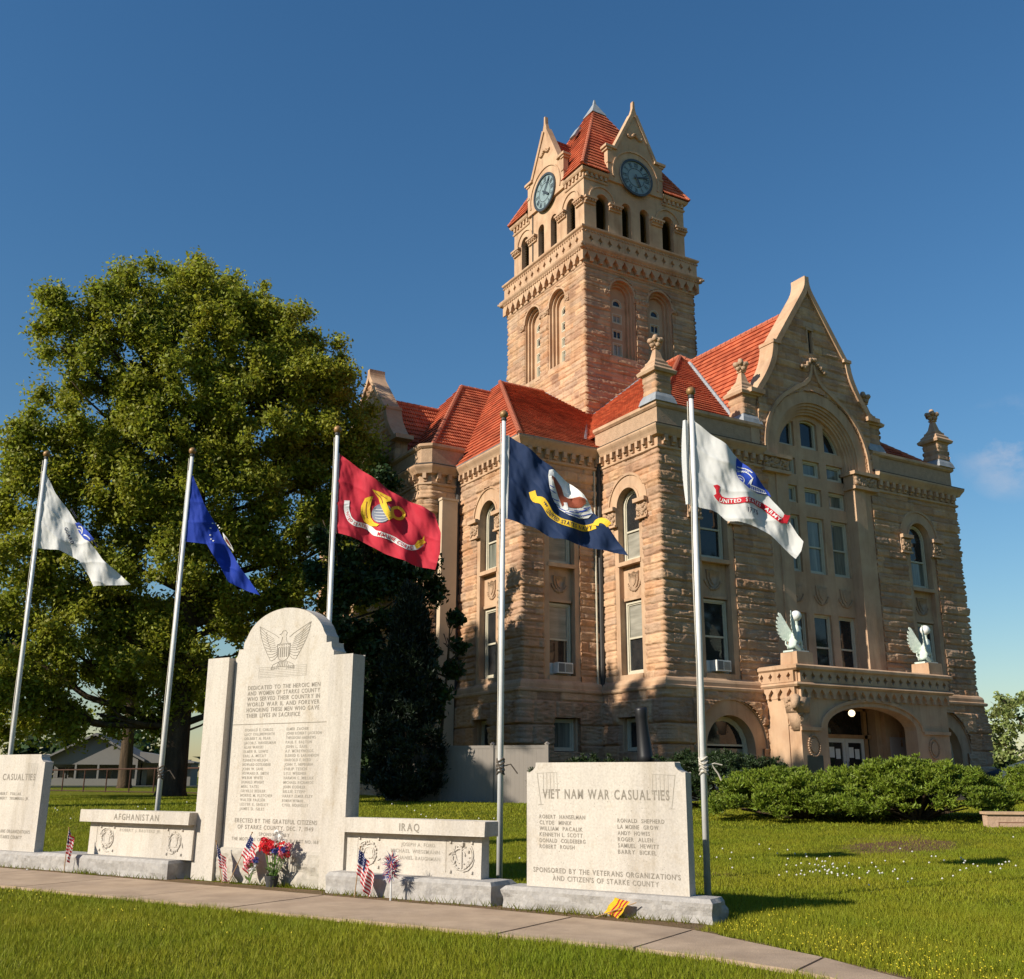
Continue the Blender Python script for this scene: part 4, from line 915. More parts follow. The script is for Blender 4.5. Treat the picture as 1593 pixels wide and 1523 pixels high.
# ------------------------------------------------------------------ griffin lamps
def griffin(x, y, z, label, first=None):
    if first:
        r_ = first.copy(); COL.objects.link(r_); r_.location = (x + AX, y + AY, z); r_['label'] = label
        for ch in first.children:
            c = ch.copy(); COL.objects.link(c); c.parent = r_
        return r_
    t = thing('griffin_lamp', label, 'statue', (x + AX, y + AY, z), 'griffin lamps on the balcony')
    b = CM(); b.box(x - .42, x + .42, y - .26, y + .26, z, z + .07); b.obj('plinth', VERD, t)
    # body: one skinned skeleton, sitting upright and looking right
    K = [((-.22, 0, .28), .18), ((-.05, 0, .44), .20), ((.08, 0, .64), .19), ((.14, 0, .84), .135), ((.16, 0, .97), .085), ((.27, 0, .99), .075), ((.38, 0, .94), .03)]
    vs = [k[0] for k in K]; rs = [k[1] for k in K]; es = [(i, i + 1) for i in range(len(K) - 1)]
    def chain(start, pts):
        p = start
        for q, r_ in pts: vs.append(q); rs.append(r_); es.append((p, len(vs) - 1)); p = len(vs) - 1
    for s_ in (-1, 1):
        chain(0, [((-.16, s_ * .14, .26), .12), ((.0, s_ * .17, .16), .09), ((.1, s_ * .17, .1), .06)])
        chain(2, [((.16, s_ * .12, .5), .08), ((.2, s_ * .12, .3), .05), ((.22, s_ * .12, .12), .05), ((.3, s_ * .12, .1), .05)])
        chain(4, [((.12, s_ * .06, 1.05), .03), ((.08, s_ * .08, 1.13), .015)])
    chain(0, [((-.34, .0, .18), .05), ((-.42, .1, .3), .03), ((-.36, .14, .44), .03), ((-.42, .1, .52), .04)])
    me = bpy.data.meshes.new('body'); me.from_pydata(vs, es, []); me.update(); ob = bpy.data.objects.new('body', me); COL.objects.link(ob)
    mo = ob.modifiers.new('s', 'SKIN')
    for i, r_ in enumerate(rs): me.skin_vertices[0].data[i].radius = (r_, r_)
    me.skin_vertices[0].data[0].use_root = True
    ob.modifiers.new('ss', 'SUBSURF').levels = 2
    dg = bpy.context.evaluated_depsgraph_get(); m2 = bpy.data.meshes.new_from_object(ob.evaluated_get(dg)); ob.modifiers.clear(); ob.data = m2
    m2.materials.clear(); m2.materials.append(VERD); ob.parent = t
    for p in m2.polygons: p.use_smooth = True
    for s_ in (-1, 1):
        wv = CM()
        for k in range(8):       # feathers fanned up and back
            q = R(116 + k * 7.5); ln = .92 - k * .085; bx, bz = -.04 + k * .004, .68 - k * .03
            tip = (bx + math.cos(q) * ln, bz + math.sin(q) * ln)
            nx, nz_ = -math.sin(q) * .06, math.cos(q) * .06
            L = [(bx - nx, bz - nz_), (bx + nx, bz + nz_), (tip[0] + nx * .8, tip[1] + nz_ * .8), (tip[0] + math.cos(q) * .06, tip[1] + math.sin(q) * .06), (tip[0] - nx * .8, tip[1] - nz_ * .8)]
            fr = Fr((x, y + s_ * .1, z), (1, -s_ * .45, 0), (0, s_, 0)); wv.plate(fr, L, [], .0 + k * .006, .03 + k * .006)
        wv.ball((x - .06, y + s_ * .13, z + .62), .11, 8, (1.2, .5, 1)); wv.obj('wing', VERD, t)
    CM().tube([(x + .14, y, z + 1.0), (x + .14, y, z + 1.25)], [.04, .06], 8).obj('lamp_stem', VERD, t)
    CM().ball((x + .14, y, z + 1.44), .21, 16).obj('globe', GLOBE, t, smooth=True)
    return t
g1 = griffin(5.1, -1.62, 6.04, 'verdigris winged griffin holding a white lamp globe on the sunlit left pedestal of the balcony')
griffin(12.7, -1.62, 6.04, 'verdigris winged griffin with a white lamp globe at the right end of the balcony', g1)
# ------------------------------------------------------------------ ground and path
MO = np.array((2.25, 17.585)); MU = np.array((.453, -.8915)); MV = np.array((.8915, .453))
def mw(u, v): q = MO + MU * u + MV * v; return float(q[0]), float(q[1])
def FMo(v): q = mw(0, v); return Fr((q[0], q[1], 0), (MU[0], MU[1], 0), (-MV[0], -MV[1], 0))
def grass_extra(t, b, tcn):
    N = t.nodes; Lk = t.links
    def noise(s, d=6, r_=.6):
        n = N.new('ShaderNodeTexNoise'); n.inputs['Scale'].default_value = s; n.inputs['Detail'].default_value = d; n.inputs['Roughness'].default_value = r_; Lk.new(tcn.outputs['Object'], n.inputs['Vector']); return n
    a_ = noise(.35); r1 = N.new('ShaderNodeValToRGB'); r1.color_ramp.elements[0].position = .38; r1.color_ramp.elements[1].position = .62
    r1.color_ramp.elements[0].color = (.12, .145, .008, 1); r1.color_ramp.elements[1].color = (.20, .20, .012, 1); Lk.new(a_.outputs['Fac'], r1.inputs[0])
    c = noise(9, 8); r2 = N.new('ShaderNodeValToRGB'); r2.color_ramp.elements[0].position = .35; r2.color_ramp.elements[1].position = .7
    r2.color_ramp.elements[0].color = (.5, .55, .5, 1); r2.color_ramp.elements[1].color = (1.25, 1.2, 1.2, 1); Lk.new(c.outputs['Fac'], r2.inputs[0])
    mm = N.new('ShaderNodeMixRGB'); mm.blend_type = 'MULTIPLY'; mm.inputs[0].default_value = 1; Lk.new(r1.outputs[0], mm.inputs[1]); Lk.new(r2.outputs[0], mm.inputs[2])
    # bare mulch patch in the lawn on the right, and trodden soil beside the stones
    cur = mm.outputs[0]
    for (px, py, sx, sy, th) in ((17.6, 14.6, .32, .85, 1.0), (9.6, 13.2, .7, .5, 1.0)):
        mpn = N.new('ShaderNodeMapping'); mpn.vector_type = 'POINT'; ang = math.atan2(.8, -.6)
        mpn.inputs['Location'].default_value = (-px, -py, 0); Lk.new(tcn.outputs['Object'], mpn.inputs[0])
        mp2 = N.new('ShaderNodeMapping'); mp2.inputs['Rotation'].default_value = (0, 0, R(-38)); Lk.new(mpn.outputs[0], mp2.inputs[0])
        mp3 = N.new('ShaderNodeMapping'); mp3.inputs['Scale'].default_value = (sx, sy, 1); Lk.new(mp2.outputs[0], mp3.inputs[0])
        ln = N.new('ShaderNodeVectorMath'); ln.operation = 'LENGTH'; Lk.new(mp3.outputs[0], ln.inputs[0])
        nn_ = noise(1.4, 8); ad = N.new('ShaderNodeMath'); ad.operation = 'ADD'; Lk.new(ln.outputs['Value'], ad.inputs[0]); Lk.new(nn_.outputs['Fac'], ad.inputs[1])
        mr_ = N.new('ShaderNodeMapRange'); mr_.inputs[1].default_value = th + .25; mr_.inputs[2].default_value = th + .45; mr_.inputs[3].default_value = 1; mr_.inputs[4].default_value = 0; Lk.new(ad.outputs[0], mr_.inputs[0])
        mx_ = N.new('ShaderNodeMixRGB'); mx_.inputs[2].default_value = (.17, .095, .055, 1); Lk.new(mr_.outputs[0], mx_.inputs[0]); Lk.new(cur, mx_.inputs[1]); cur = mx_.outputs[0]
    Lk.new(cur, b.inputs['Base Color'])
    bn = noise(14, 10, .8); bp = N.new('ShaderNodeBump'); bp.inputs['Distance'].default_value = .08; bp.inputs['Strength'].default_value = 1; Lk.new(bn.outputs['Fac'], bp.inputs['Height']); Lk.new(bp.outputs[0], b.inputs['Normal'])
LAWN = mat('lawn_turf', (.1, .15, .02), .95, .1, extra=grass_extra)
rr_ = np.concatenate([np.arange(0, 50, 1.0), 50 * 1.12 ** np.arange(0, 34)]); th_ = np.linspace(0, 2 * math.pi, 97)[:-1]
V = []; 
for r_ in rr_:
    for t in th_: x, y = r_ * math.cos(t), r_ * math.sin(t); V.append((x, y, float(terr(x, y))))
nT = len(th_); Fg = [(i * nT + j, i * nT + (j + 1) % nT, (i + 1) * nT + (j + 1) % nT, (i + 1) * nT + j) for i in range(1, len(rr_) - 1) for j in range(nT)] + [(0 * nT, nT + j, nT + (j + 1) % nT) for j in range(nT)]
g = mesh_np('lawn', V, Fg, LAWN, None, (0, 0, 0), True); tag(g, 'mown green lawn around the courthouse', None, None, 'structure'); g['category'] = 'lawn'
# dirt strip under the stones, and the concrete slabs of the path in front of them
soil = M(); rs_ = np.random.RandomState(2); us = np.arange(-8, 18, .25)
L1 = [mw(u, -.75 if u < 10 else -1.0 - max(0, u - 11) * .6) for u in us]; L2 = [mw(u, (.12 if u < 10.7 else float(np.interp(u, [10.7, 11.02, 12.62, 14, 18], [-.45, -.62, -1.7, -2.7, -5.4]))) + .05 * rs_.randn()) for u in us]
soil.add([(x, y, .006) for x, y in L1] + [(x, y, .006) for x, y in L2], [(i, i + 1, len(us) + i + 1, len(us) + i) for i in range(len(us) - 1)])
so_ = mesh_np('soil_strip', np.array(soil.v), soil.f, mat('bare_soil', (.20, .125, .07), .98, .1, c2=(.12, .09, .045), nscale=5, bump=.03, bscale=30), None, (0, 0, 0)); tag(so_, 'bare soil strip between the path and the memorial stones', None, None, 'structure')
slab = M(); us = [-9.2, -7.3, -5.4, -3.5, -1.6, .3, 2.27, 4.35, 6.0, 7.62, 9.35, 10.68, 12.1, 13.6, 15.2, 17]
FAR_U = ([-12, 3, 7.9, 10.3, 10.82, 11.02, 12.12, 12.62, 14, 17], [-.38, -.38, -.45, -.56, -.70, -.87, -1.49, -1.90, -2.9, -5.6]); NEAR_U = ([-12, 10.7, 11.44, 12.29, 13, 14, 17], [-1.88, -1.86, -1.95, -2.2, -2.75, -3.6, -6.6])
farv = lambda u: np.interp(u, *FAR_U); nearv = lambda u: np.interp(u, *NEAR_U)
for a0, a1 in zip(us, us[1:]):
    e = .012; n_ = 6; A0 = [a0 + e + (a1 - a0 - 2 * e) * i / n_ for i in range(n_ + 1)]; lv = rs_.uniform(-.004, .006)
    P1 = [mw(q, float(nearv(q))) for q in A0]; P2 = [mw(q - .12 * 0, float(farv(q))) for q in A0]; k = n_ + 1
    slab.add([(x, y, .035 + lv) for x, y in P1 + P2] + [(x, y, -.05) for x, y in P1 + P2],
             [(i, i + 1, k + i + 1, k + i) for i in range(n_)] + [(i, i + 1, 2 * k + i + 1, 2 * k + i) for i in range(n_)] + [(k + i, k + i + 1, 3 * k + i + 1, 3 * k + i) for i in range(n_)] + [(0, k, 3 * k, 2 * k), (n_, k + n_, 3 * k + n_, 2 * k + n_)])
ob = slab.obj('path', CONC, None, (0, 0, 0)); tag(ob, 'weathered concrete path in front of the memorial stones', None, None, 'structure')
# ------------------------------------------------------------------ memorial stones
def rough_block(name, parent, loc, u0, u1, v0, v1, z0, z1, mt=GRANR, amp=.035, seed=1, n=.035):
    """rock-faced block: front, ends and back pitched, top smooth"""
    path = [mw(u1, v1), mw(u1, v0), mw(u0, v0), mw(u0, v1)]
    P = [np.array(p) for p in path] + [np.array(path[0])]; V = []; F = []; cen = np.mean(P[:4], 0)
    Z = np.linspace(z0, z1, max(4, int((z1 - z0) / n)) + 1); pts = []; nm = []; S = []; acc = 0
    for i in range(4):
        d = P[i + 1] - P[i]; L = np.linalg.norm(d); k = max(2, int(L / n)); d /= L; n2 = np.array((-d[1], d[0])); n2 = n2 if n2 @ (P[i] - cen) > 0 else -n2
        for j in range(k):
            pts.append(P[i] + d * L * j / k); nv = n2
            if j == 0: d0 = P[i] - P[i - 1 if i else 3]; d0 /= np.linalg.norm(d0); n0 = np.array((-d0[1], d0[0])); n0 = n0 if n0 @ (P[i] - cen) > 0 else -n0; nv = (n0 + n2) / (1 + n0 @ n2)
            nm.append(nv); S.append(acc + L * j / k)
        acc += L
    pts = np.array(pts); nm = np.array(nm); S = np.array(S); k = len(S)
    for i, z in enumerate(Z):
        t = (z - z0) / (z1 - z0); e = math.sqrt(max(0, min(1, (1 - t) * 6))) * (0 if i == len(Z) - 1 else 1)
        d = amp * e * (.25 + .9 * vnoise(S / .22 + seed * 9, np.full(k, z / .09), seed) + .5 * vnoise(S / .07, np.full(k, z / .05), seed + 3))
        for p in pts + nm * d[:, None]: V.append((p[0], p[1], z))
    m_ = len(Z)
    for i in range(m_ - 1):
        for j in range(k): F.append((i * k + j, i * k + (j + 1) % k, (i + 1) * k + (j + 1) % k, (i + 1) * k + j))
    F.append(tuple((m_ - 1) * k + j for j in range(k)))
    o = mesh_np(name, V, F, mt, parent, loc); return o
def bev_plate(name, fr, outer, holes, d0, d1, mt, parent, bev=.006):
    o = M().plate(fr, outer, holes, d0, d1).obj(name, mt, parent)
    md_ = o.modifiers.new('b', 'BEVEL'); md_.width = bev; md_.segments = 2; md_.limit_method = 'ANGLE'; return o
def letters(parent, name, fr, lines, d, mt=ENGR, sx=.72):
    mb = M()
    for ln in lines:
        s, u, z, h = ln[:4]; wdt = ln[4] if len(ln) > 4 else None; al = ln[5] if len(ln) > 5 else 'l'
        text(mb, s, lambda a_, b_: fr(a_, b_, d), u, z, h, wdt, al, sx)
    return mb.obj(name, mt, parent)
def stroke(mb, fr, pts, wd, d, closed=False):
    P = [np.array(p, float) for p in pts]; 
    if closed: P.append(P[0])
    for a_, b_ in zip(P, P[1:]):
        q = b_ - a_; L = np.linalg.norm(q)
        if L < 1e-6: continue
        n = np.array((-q[1], q[0])) / L * wd / 2; t = q / L * wd * .3
        mb.add([fr(*(a_ - n - t), d), fr(*(b_ - n + t), d), fr(*(b_ + n + t), d), fr(*(a_ + n - t), d)], [(0, 1, 2, 3)])
def flagdraw(mb, fr, u, z, sg, d):     # flag etched in a corner of a tablet
    stroke(mb, fr, [(u, z), (u - sg * .05, z + .33)], .008, d); stroke(mb, fr, [(u - sg * .05, z + .33), (u + sg * .2, z + .34), (u + sg * .21, z + .14), (u - .0 * sg, z + .12)], .004, d)
    for k in range(4): stroke(mb, fr, [(u + sg * (.03 + k * .045), z + .14), (u + sg * (.03 + k * .045), z + .33)], .004, d)
    stroke(mb, fr, [(u - .03, z), (u + .03, z)], .006, d)
def tablet(label, u0, u1, b0, b1, lines, seed, flags):
    x, y = mw((u0 + u1) / 2, .25); t = thing('memorial_tablet', label, 'memorial stone', (x, y, 0), 'granite tablets of the war memorial')
    rough_block('base', t, None, b0, b1, 0.0, .30, 0, .225, seed=seed)
    fr = FMo(.12); q = .12; c0 = [(u0 + .0, 1.41), (u0 + .03, 1.41), (u0 + .075, 1.435), (u0 + .105, 1.47), (u0 + .115, 1.51)]
    lo = [(u0, .22), (u1, .22)] + [(u0 + u1 - a_, z) for a_, z in c0] + c0[::-1]
    bev_plate('slab', fr, lo, [], -.145, 0, GRAN, t)
    letters(t, 'inscription', fr, lines, .0025)
    mb = M()
    for u, z, sg in flags: flagdraw(mb, fr, u, z, sg, .002)
    mb.obj('etched_flags', ENGR2, t); return t
vt = [("VIET NAM WAR CASUALTIES", 8.64, 1.135, .098, 1.51)]
for i, s in enumerate(("ROBERT  HANSELMAN", "CLYDE  MINIX", "WILLIAM  PACALIK", "KENNETH L. SCOTT", "DONALD  COLDEBERG", "ROBERT  ROUSH")): vt.append((s, 8.6, .925 - i * .0615, .04, .045 * len(s) * .74))
for i, s in enumerate(("RONALD  SHEPHERD", "LA MOINE  GROW", "ANDY  HOWES", "ROGER  ALLEN", "SAMUEL  HEWITT", "BARRY  BICKEL")): vt.append((s, 9.55, .905 - i * .0615, .04, .045 * len(s) * .74))
vt += [("SPONSORED BY THE VETERANS ORGANIZATION'S", 9.38, .372, .05, 1.72, 'c'), ("AND CITIZEN'S OF STARKE COUNTY", 9.38, .295, .05, 1.24, 'c')]
tablet('low granite tablet cut with the Viet Nam casualties, nearest the right flagpole', 8.44, 10.33, 8.24, 10.59, vt, 3, ((8.62, 1.07, 1), (10.17, 1.05, -1)))
kt = [("WAR CASUALTIES", -1.95, 1.285, .098, 1.31), ("ROBERT  TOLLAR", -1.62, 1.055, .042, .66), ("ROBERT  TRUMBULL JR.", -1.62, .985, .042, .88), ("SPONSORED BY THE VETERANS ORGANIZATION'S", -.55, .485, .05, 1.72, 'r'), ("AND CITIZEN'S OF STARKE COUNTY", -1.42, .40, .05, 1.24, 'c')]
kt[3] = ("SPONSORED BY THE VETERANS ORGANIZATION'S", -1.47, .485, .05, 1.72, 'c')
tk = tablet('granite tablet cut off by the left edge of the photo, beside the Afghanistan bench', -2.36, -.44, -2.6, -.06, [(a_[0], a_[1], a_[2] - .0, *a_[3:]) for a_ in kt], 4, ((-.66, 1.2, -1),))
for ch in tk.children:
    if ch.name.startswith(('slab', 'inscription', 'etched')):    # this tablet stands a little taller
        for v in ch.data.vertices: v.co.z = .225 + (v.co.z - .225) * 1.13 if ch.name.startswith('slab') else v.co.z
def bench(label, u0, u1, c0, c1, b0, b1, word, wu0, wz, ww, names, seed, marks):
    x, y = mw((b0 + b1) / 2, .3); t = thing('memorial_bench', label, 'memorial bench', (x, y, 0), 'granite benches beside the tall stone')
    rough_block('base', t, None, u0, u1, 0, .43, 0, .245, seed=seed)
    fr = FMo(.21); bev_plate('body', fr, rect(b0, b1, .245, .705), [], -.15, 0, GRAN, t)
    f2 = FMo(.1); bev_plate('seat_slab', f2, rect(c0, c1, .708, .868), [], -.27, 0, GRAN, t)
    bo = M(); 
    for q in ((b0 + .16), (b1 - .5)): bo.plate(fr, rect(q, q + .008, .3, .64), [], 0, .004)
    letters(t, 'inscription', f2, [(word, wu0, wz, .085, ww)], .0025, sx=.62)
    letters(t, 'name_inscription', fr, names, .0025, ENGR2)
    for cx, cz, kind in marks:
        for k in range(20 if kind else 12):
            q = 2 * math.pi * k / (20 if kind else 12); bo.ball(fr(cx + .115 * math.cos(q), cz + .13 * math.sin(q), .003), .02 if k % 2 else .013, 6)
        if kind: 
            for k in range(3): stroke(bo, fr, [(cx - .06, cz - .06 + k * .05), (cx + .06, cz - .06 + k * .05)], .012, .006)
            bo.plate(fr, [(cx + .06 * math.cos(2 * math.pi * k / 12), cz + .07 * math.sin(2 * math.pi * k / 12)) for k in range(12)], [], 0, .008)
        else:
            bo.plate(fr, [(cx - .012, cz - .13), (cx + .012, cz - .13), (cx + .012, cz + .14), (cx - .012, cz + .14)], [], 0, .012); bo.ball(fr(cx + .02, cz + .14, .005), .035, 6)
            for k in range(7): q = R(180 + 30 * k); bo.ball(fr(cx + .09 * math.cos(q), cz - .05 + .08 * math.sin(q), .004), .018, 6)
        rq = np.random.RandomState(int(cx * 100))
        for _ in range(16):         # raised curling leaves and scrolls
            a0 = rq.uniform(0, 6.28); r0 = rq.uniform(.05, .15); w0 = rq.uniform(-2.2, 2.2); bo.tube([fr(cx + r0 * math.cos(a0 + w0 * q) * (1 + .3 * q), cz + r0 * math.sin(a0 + w0 * q) * (1 + .3 * q), .004) for q in (0, .25, .5, .75, 1)], [.006, .012, .012, .009, .004], 5)
        for sx in (-1, 1):
            for sz in (-1, 1): bo.ball(fr(cx + sx * .15, cz + sz * .16, .003), .022, 6)
    bo.obj('carved_emblem', GRAN, t); return t
bench('granite bench lettered Afghanistan on the left of the tall stone', -.03, 2.78, .62, 3.0, .74, 2.99, 'AFGHANISTAN', 1.40, .745, .98,
      [("ROBERT J. BAUTERS JR.", 1.42, .58, .04, .9)], 5, ((1.15, .47, 1), (2.62, .47, 1)))
bench('granite bench lettered Iraq on the right of the tall stone', 5.69, 8.04, 5.72, 7.89, 5.78, 7.775, 'IRAQ', 6.67, .742, .30,
      [("JOSEPH A. FORD", 6.62, .565, .04, .5, 'l'), ("MICHAEL WIESEMANN", 6.47, .49, .04, .72), ("NATHANIEL BAUGHMAN", 6.44, .415, .04, .76)], 6, ((6.13, .47, 1), (7.5, .47, 0)))
# tall centre stone
x, y = mw(4.33, .5); st = thing('memorial_stele', 'tall round-topped granite stone with an etched eagle and two columns of names', 'memorial stone', (x, y, 0))
f25 = FMo(.25); f40 = FMo(.36)
bev_plate('left_wing', f25, rect(2.96, 3.38, 0, 2.98), [], -.26, 0, GRAN, st); bev_plate('right_wing', f25, rect(5.30, 5.69, 0, 2.9), [], -.24, 0, GRAN, st)
CC = 4.33; dome = [(CC + .76 * math.cos(R(q)), 3.13 + .50 * math.sin(R(q))) for q in range(8, 173, 6)]
lo = [(3.40, .43), (5.26, .43), (5.26, 2.98), (5.235, 3.0), (5.215, 3.04), (5.205, 3.1), (5.12, 3.1), (5.115, 3.19)] + dome[1:-1] + [(3.545, 3.19), (3.54, 3.1), (3.455, 3.1), (3.445, 3.04), (3.425, 3.0), (3.40, 2.98)]
bev_plate('centre_panel', f40, lo, [], -.24, 0, GRAN, st)
for ch in (0,):
    M().plate(f40, rect(3.44, 5.22, 2.045, 2.055), [], 0, .002).obj('panel_joint', ENGR, st)
rough_block('foot_block', st, None, 3.40, 5.26, .34, .62, 0, .43, seed=9, amp=.05, mt=mat('rough_pale_granite', (.46, .42, .355), .9, .2, c2=(.38, .345, .29), nscale=18, bump=.01, bscale=40))
tl = []
tx = ["DEDICATED TO THE HEROIC MEN", "AND WOMEN OF STARKE COUNTY", "WHO SERVED THEIR COUNTRY IN", "WORLD WAR II, AND FOREVER", "HONORING THESE MEN WHO GAVE", "THEIR LIVES IN SACRIFICE"]
for i, s in enumerate(tx): tl.append((s, 3.69, 2.52 - i * .076, .055, 1.36 * (1 if i < 5 else .75)))
n1 = ["DONALD E. CHILDS", "LACY COLLINSWORTH", "DELBERT H. FEAR", "JACOB F. HANSELMAN", "ALAN WARSKI", "ELMER R. LEWIS", "EARL A. MCCAY", "KENNETH NELSON", "HOWARD OSTRANDER", "JOHN W. SAHL", "HOWARD R. SMITH", "WILBUR WHITE", "DONALD WRIGHT", "MERL YATES", "ORVILLE BEDLER", "MORRIS M. FLETCHER", "WALTER PAULSEN", "LESTER E. UNSLEY", "JAMES D. GILES"]
n2 = ["ELMER ZACHER", "JOHN ROBERT JACKSON", "THEODORE ANDREWS", "PAUL F. BALTON", "JOHN L. EARL", "A.F. MCREYNOLDS", "ELDRED E. LARANDON", "HAROLD F. REED", "JOHN T. HEPBURN", "PHILIP TESCH", "LYLE WEIDNER", "HARMON C. WILCOX", "MICHAEL RICHARDS", "JOHN KOEHLER", "BILLIE STEPP", "HARRY ELMER KLEY", "ROMAN WYMAN", "CYRIL HOUNSLEY"]
for i, s in enumerate(n1): tl.append((s, 3.69, 1.955 - i * .0577, .036, .0335 * len(s)))
for i, s in enumerate(n2): tl.append((s, 4.48, 1.955 - i * .0577, .036, .0335 * len(s)))
letters(st, 'inscription', f40, [q for q in tl[:6]] + [("ERECTED BY THE GRATEFUL CITIZENS", 4.37, .755, .055, 1.50, 'c'), ("OF STARKE COUNTY, DEC. 7, 1949", 4.37, .675, .052, 1.38, 'c'), ("SPONSORED BY", 4.37, .595, .042, .56, 'c'), ("THE MOTHERS OF WORLD WAR II, UNIT NO. 168", 4.37, .525, .042, 1.58, 'c')], .0025)
letters(st, 'names', f40, tl[6:], .0025, ENGR2)
eg = M(); ex, ez = 4.33, 3.03; f40b = f40; f40 = lambda a_, z, d: f40b(4.33 + (a_ - 4.33) * 1.1, 3.40 - (3.39 - z) * .80, d)
for sg in (-1, 1):
    tip = (ex + sg * .44, ez + .36)
    for k in range(11):        # wing feathers
        q = k / 10; a_ = (ex + sg * (.10 + .08 * (1 - q)), ez + .12 - .30 * q); b_ = (ex + sg * (.45 - .24 * q ** 1.5), ez + .36 - .62 * q)
        mid = ((a_[0] + b_[0]) / 2, (a_[1] + b_[1]) / 2 - .02); stroke(eg, f40, [a_, mid, b_], .0075, .003)
        b2 = (ex + sg * (.45 - .24 * ((k + 1) / 10) ** 1.5), ez + .36 - .62 * (k + 1) / 10)
        if k < 10: stroke(eg, f40, [b_, (b_[0] - sg * .02, b2[1] + .01), b2], .006, .003)
        if k < 8:
            c_ = ((a_[0] * .5 + b_[0] * .5), (a_[1] * .5 + b_[1] * .5)); stroke(eg, f40, [(c_[0], c_[1] + .012), (c_[0] + sg * .015, c_[1] - .015)], .008, .003)
    stroke(eg, f40, [(ex + sg * .09, ez + .13), (ex + sg * .16, ez + .19), (ex + sg * .29, ez + .27), tip], .009, .003)
    stroke(eg, f40, [(ex + sg * .03, ez + .14), (ex + sg * .05, ez + .05), (ex + sg * .13, ez - .02)], .007, .003)
    stroke(eg, f40, [(ex + sg * .08, ez - .29), (ex + sg * .17, ez - .33), (ex + sg * .2, ez - .41), (ex + sg * .12, ez - .4)], .007, .003)
    for k in range(4): stroke(eg, f40, [(ex + sg * .02 * k, ez - .27), (ex + sg * .035 * k, ez - .37)], .007, .003)
    for k in range(5): stroke(eg, f40, [(ex + sg * (.2 - .03 * k), ez - .38), (ex + sg * (.19 - .03 * k), ez - .41)], .006, .003)
stroke(eg, f40, [(ex - .05, ez + .2), (ex - .03, ez + .245), (ex + .02, ez + .25), (ex + .045, ez + .21), (ex + .03, ez + .16)], .008, .003); stroke(eg, f40, [(ex - .05, ez + .2), (ex - .085, ez + .19), (ex - .05, ez + .175)], .007, .003)
stroke(eg, f40, [(ex - .11, ez + .02), (ex + .11, ez + .02), (ex + .11, ez - .16), (ex + .07, ez - .24), (ex, ez - .28), (ex - .07, ez - .24), (ex - .11, ez - .16), (ex - .11, ez + .02)], .009, .0032)
for k in range(6): stroke(eg, f40, [(ex - .09 + k * .036, ez - .05), (ex - .09 + k * .036, ez - .2)], .014, .0034)
for k in range(5):
    for j in range(2): stroke(eg, f40, [(ex - .08 + k * .04, ez - .0 - j * .035), (ex - .07 + k * .04, ez - .0 - j * .035)], .012, .0034)
stroke(eg, f40, [(ex - .2, ez - .37), (ex + .2, ez - .37)], .007, .003)
eg.obj('etched_eagle', ENGR, st)
bx = M()
f40 = f40b
for k in range(5): stroke(bx, f40, [(ex - .44, 2.70 + k * .024), (ex + .44, 2.70 + k * .024)], .0035, .002)
stroke(bx, f40, rect(ex - .45, ex + .45, 2.68, 2.82), .004, .0021, True); bx.obj('etched_panel', ENGR2, st)
# ------------------------------------------------------------------ flagpoles and flags
PLAB = ['white flagpole at the far left behind the cut-off tablet', 'white flagpole behind the Afghanistan bench flying the plain blue flag', 'white flagpole behind the tall stone flying the red flag', 'white flagpole between the Iraq bench and the Viet Nam tablet', 'white flagpole on the right of the Viet Nam tablet, with a knotted rope']
WD = np.array((.88, -.475)); WD /= np.linalg.norm(WD); ND = np.array((WD[1], -WD[0]))
for i, (B, T) in enumerate(POLES):
    t = thing('flagpole', PLAB[i], 'flagpole', (B[0], B[1], 0), 'flagpoles of the memorial')
    B, T = Vector(B), Vector(T); p = M(); p.tube([B, B.lerp(T, .5), T], [.040, .035, .029], 14)
    p.obj('pole', WHITEP, t, smooth=True)
    M().ball(T + Vector((0, 0, .07)), .062, 12).obj('finial', GOLD, t, smooth=True)
    M().tube([T - Vector((0, 0, .02)), T + Vector((0, 0, .03))], [.045, .03], 10).obj('truck', DARKMETAL, t)
    o = Vector((ND[0], ND[1], 0)); k = M(); zc_ = 1.42 if i in (1,) else 1.5; C_ = B.lerp(T, zc_ / T.z)
    rp = M(); pts = [B.lerp(T, z / T.z) + Vector((-WD[0], -WD[1], 0)) * .045 + o * .02 * math.sin(z * 3) for z in np.linspace(zc_, T.z - .06, 24)]; rp.tube(pts, .007, 5); rp.obj('halyard', ROPE, t)
    rg = np.random.RandomState(i)
    for j in range(5):
        k.tube([C_ + Vector((.048 * math.cos(q), .048 * math.sin(q), -.09 + j * .04 + .02 * math.sin(q * 2 + j))) for q in np.linspace(0, 2 * math.pi, 12)], .011, 5)
    k.tube([C_ + Vector((WD[0] * .06, WD[1] * .06, 0)), C_ + Vector((WD[0] * .13, WD[1] * .13, .02)), C_ + Vector((WD[0] * .22, WD[1] * .22, -.0 if i == 4 else -.1))], .009, 5)
    if i == 4: k.tube([C_ + Vector((WD[0] * .1, WD[1] * .1, 0)), C_ + Vector((WD[0] * .17, WD[1] * .17, -.1)), C_ + Vector((WD[0] * .2, WD[1] * .2, -.17))], .009, 5)
    k.obj('cleat_rope', ROPE if i in (4,) else mat('dark_rope', (.1, .08, .06), .9), t)
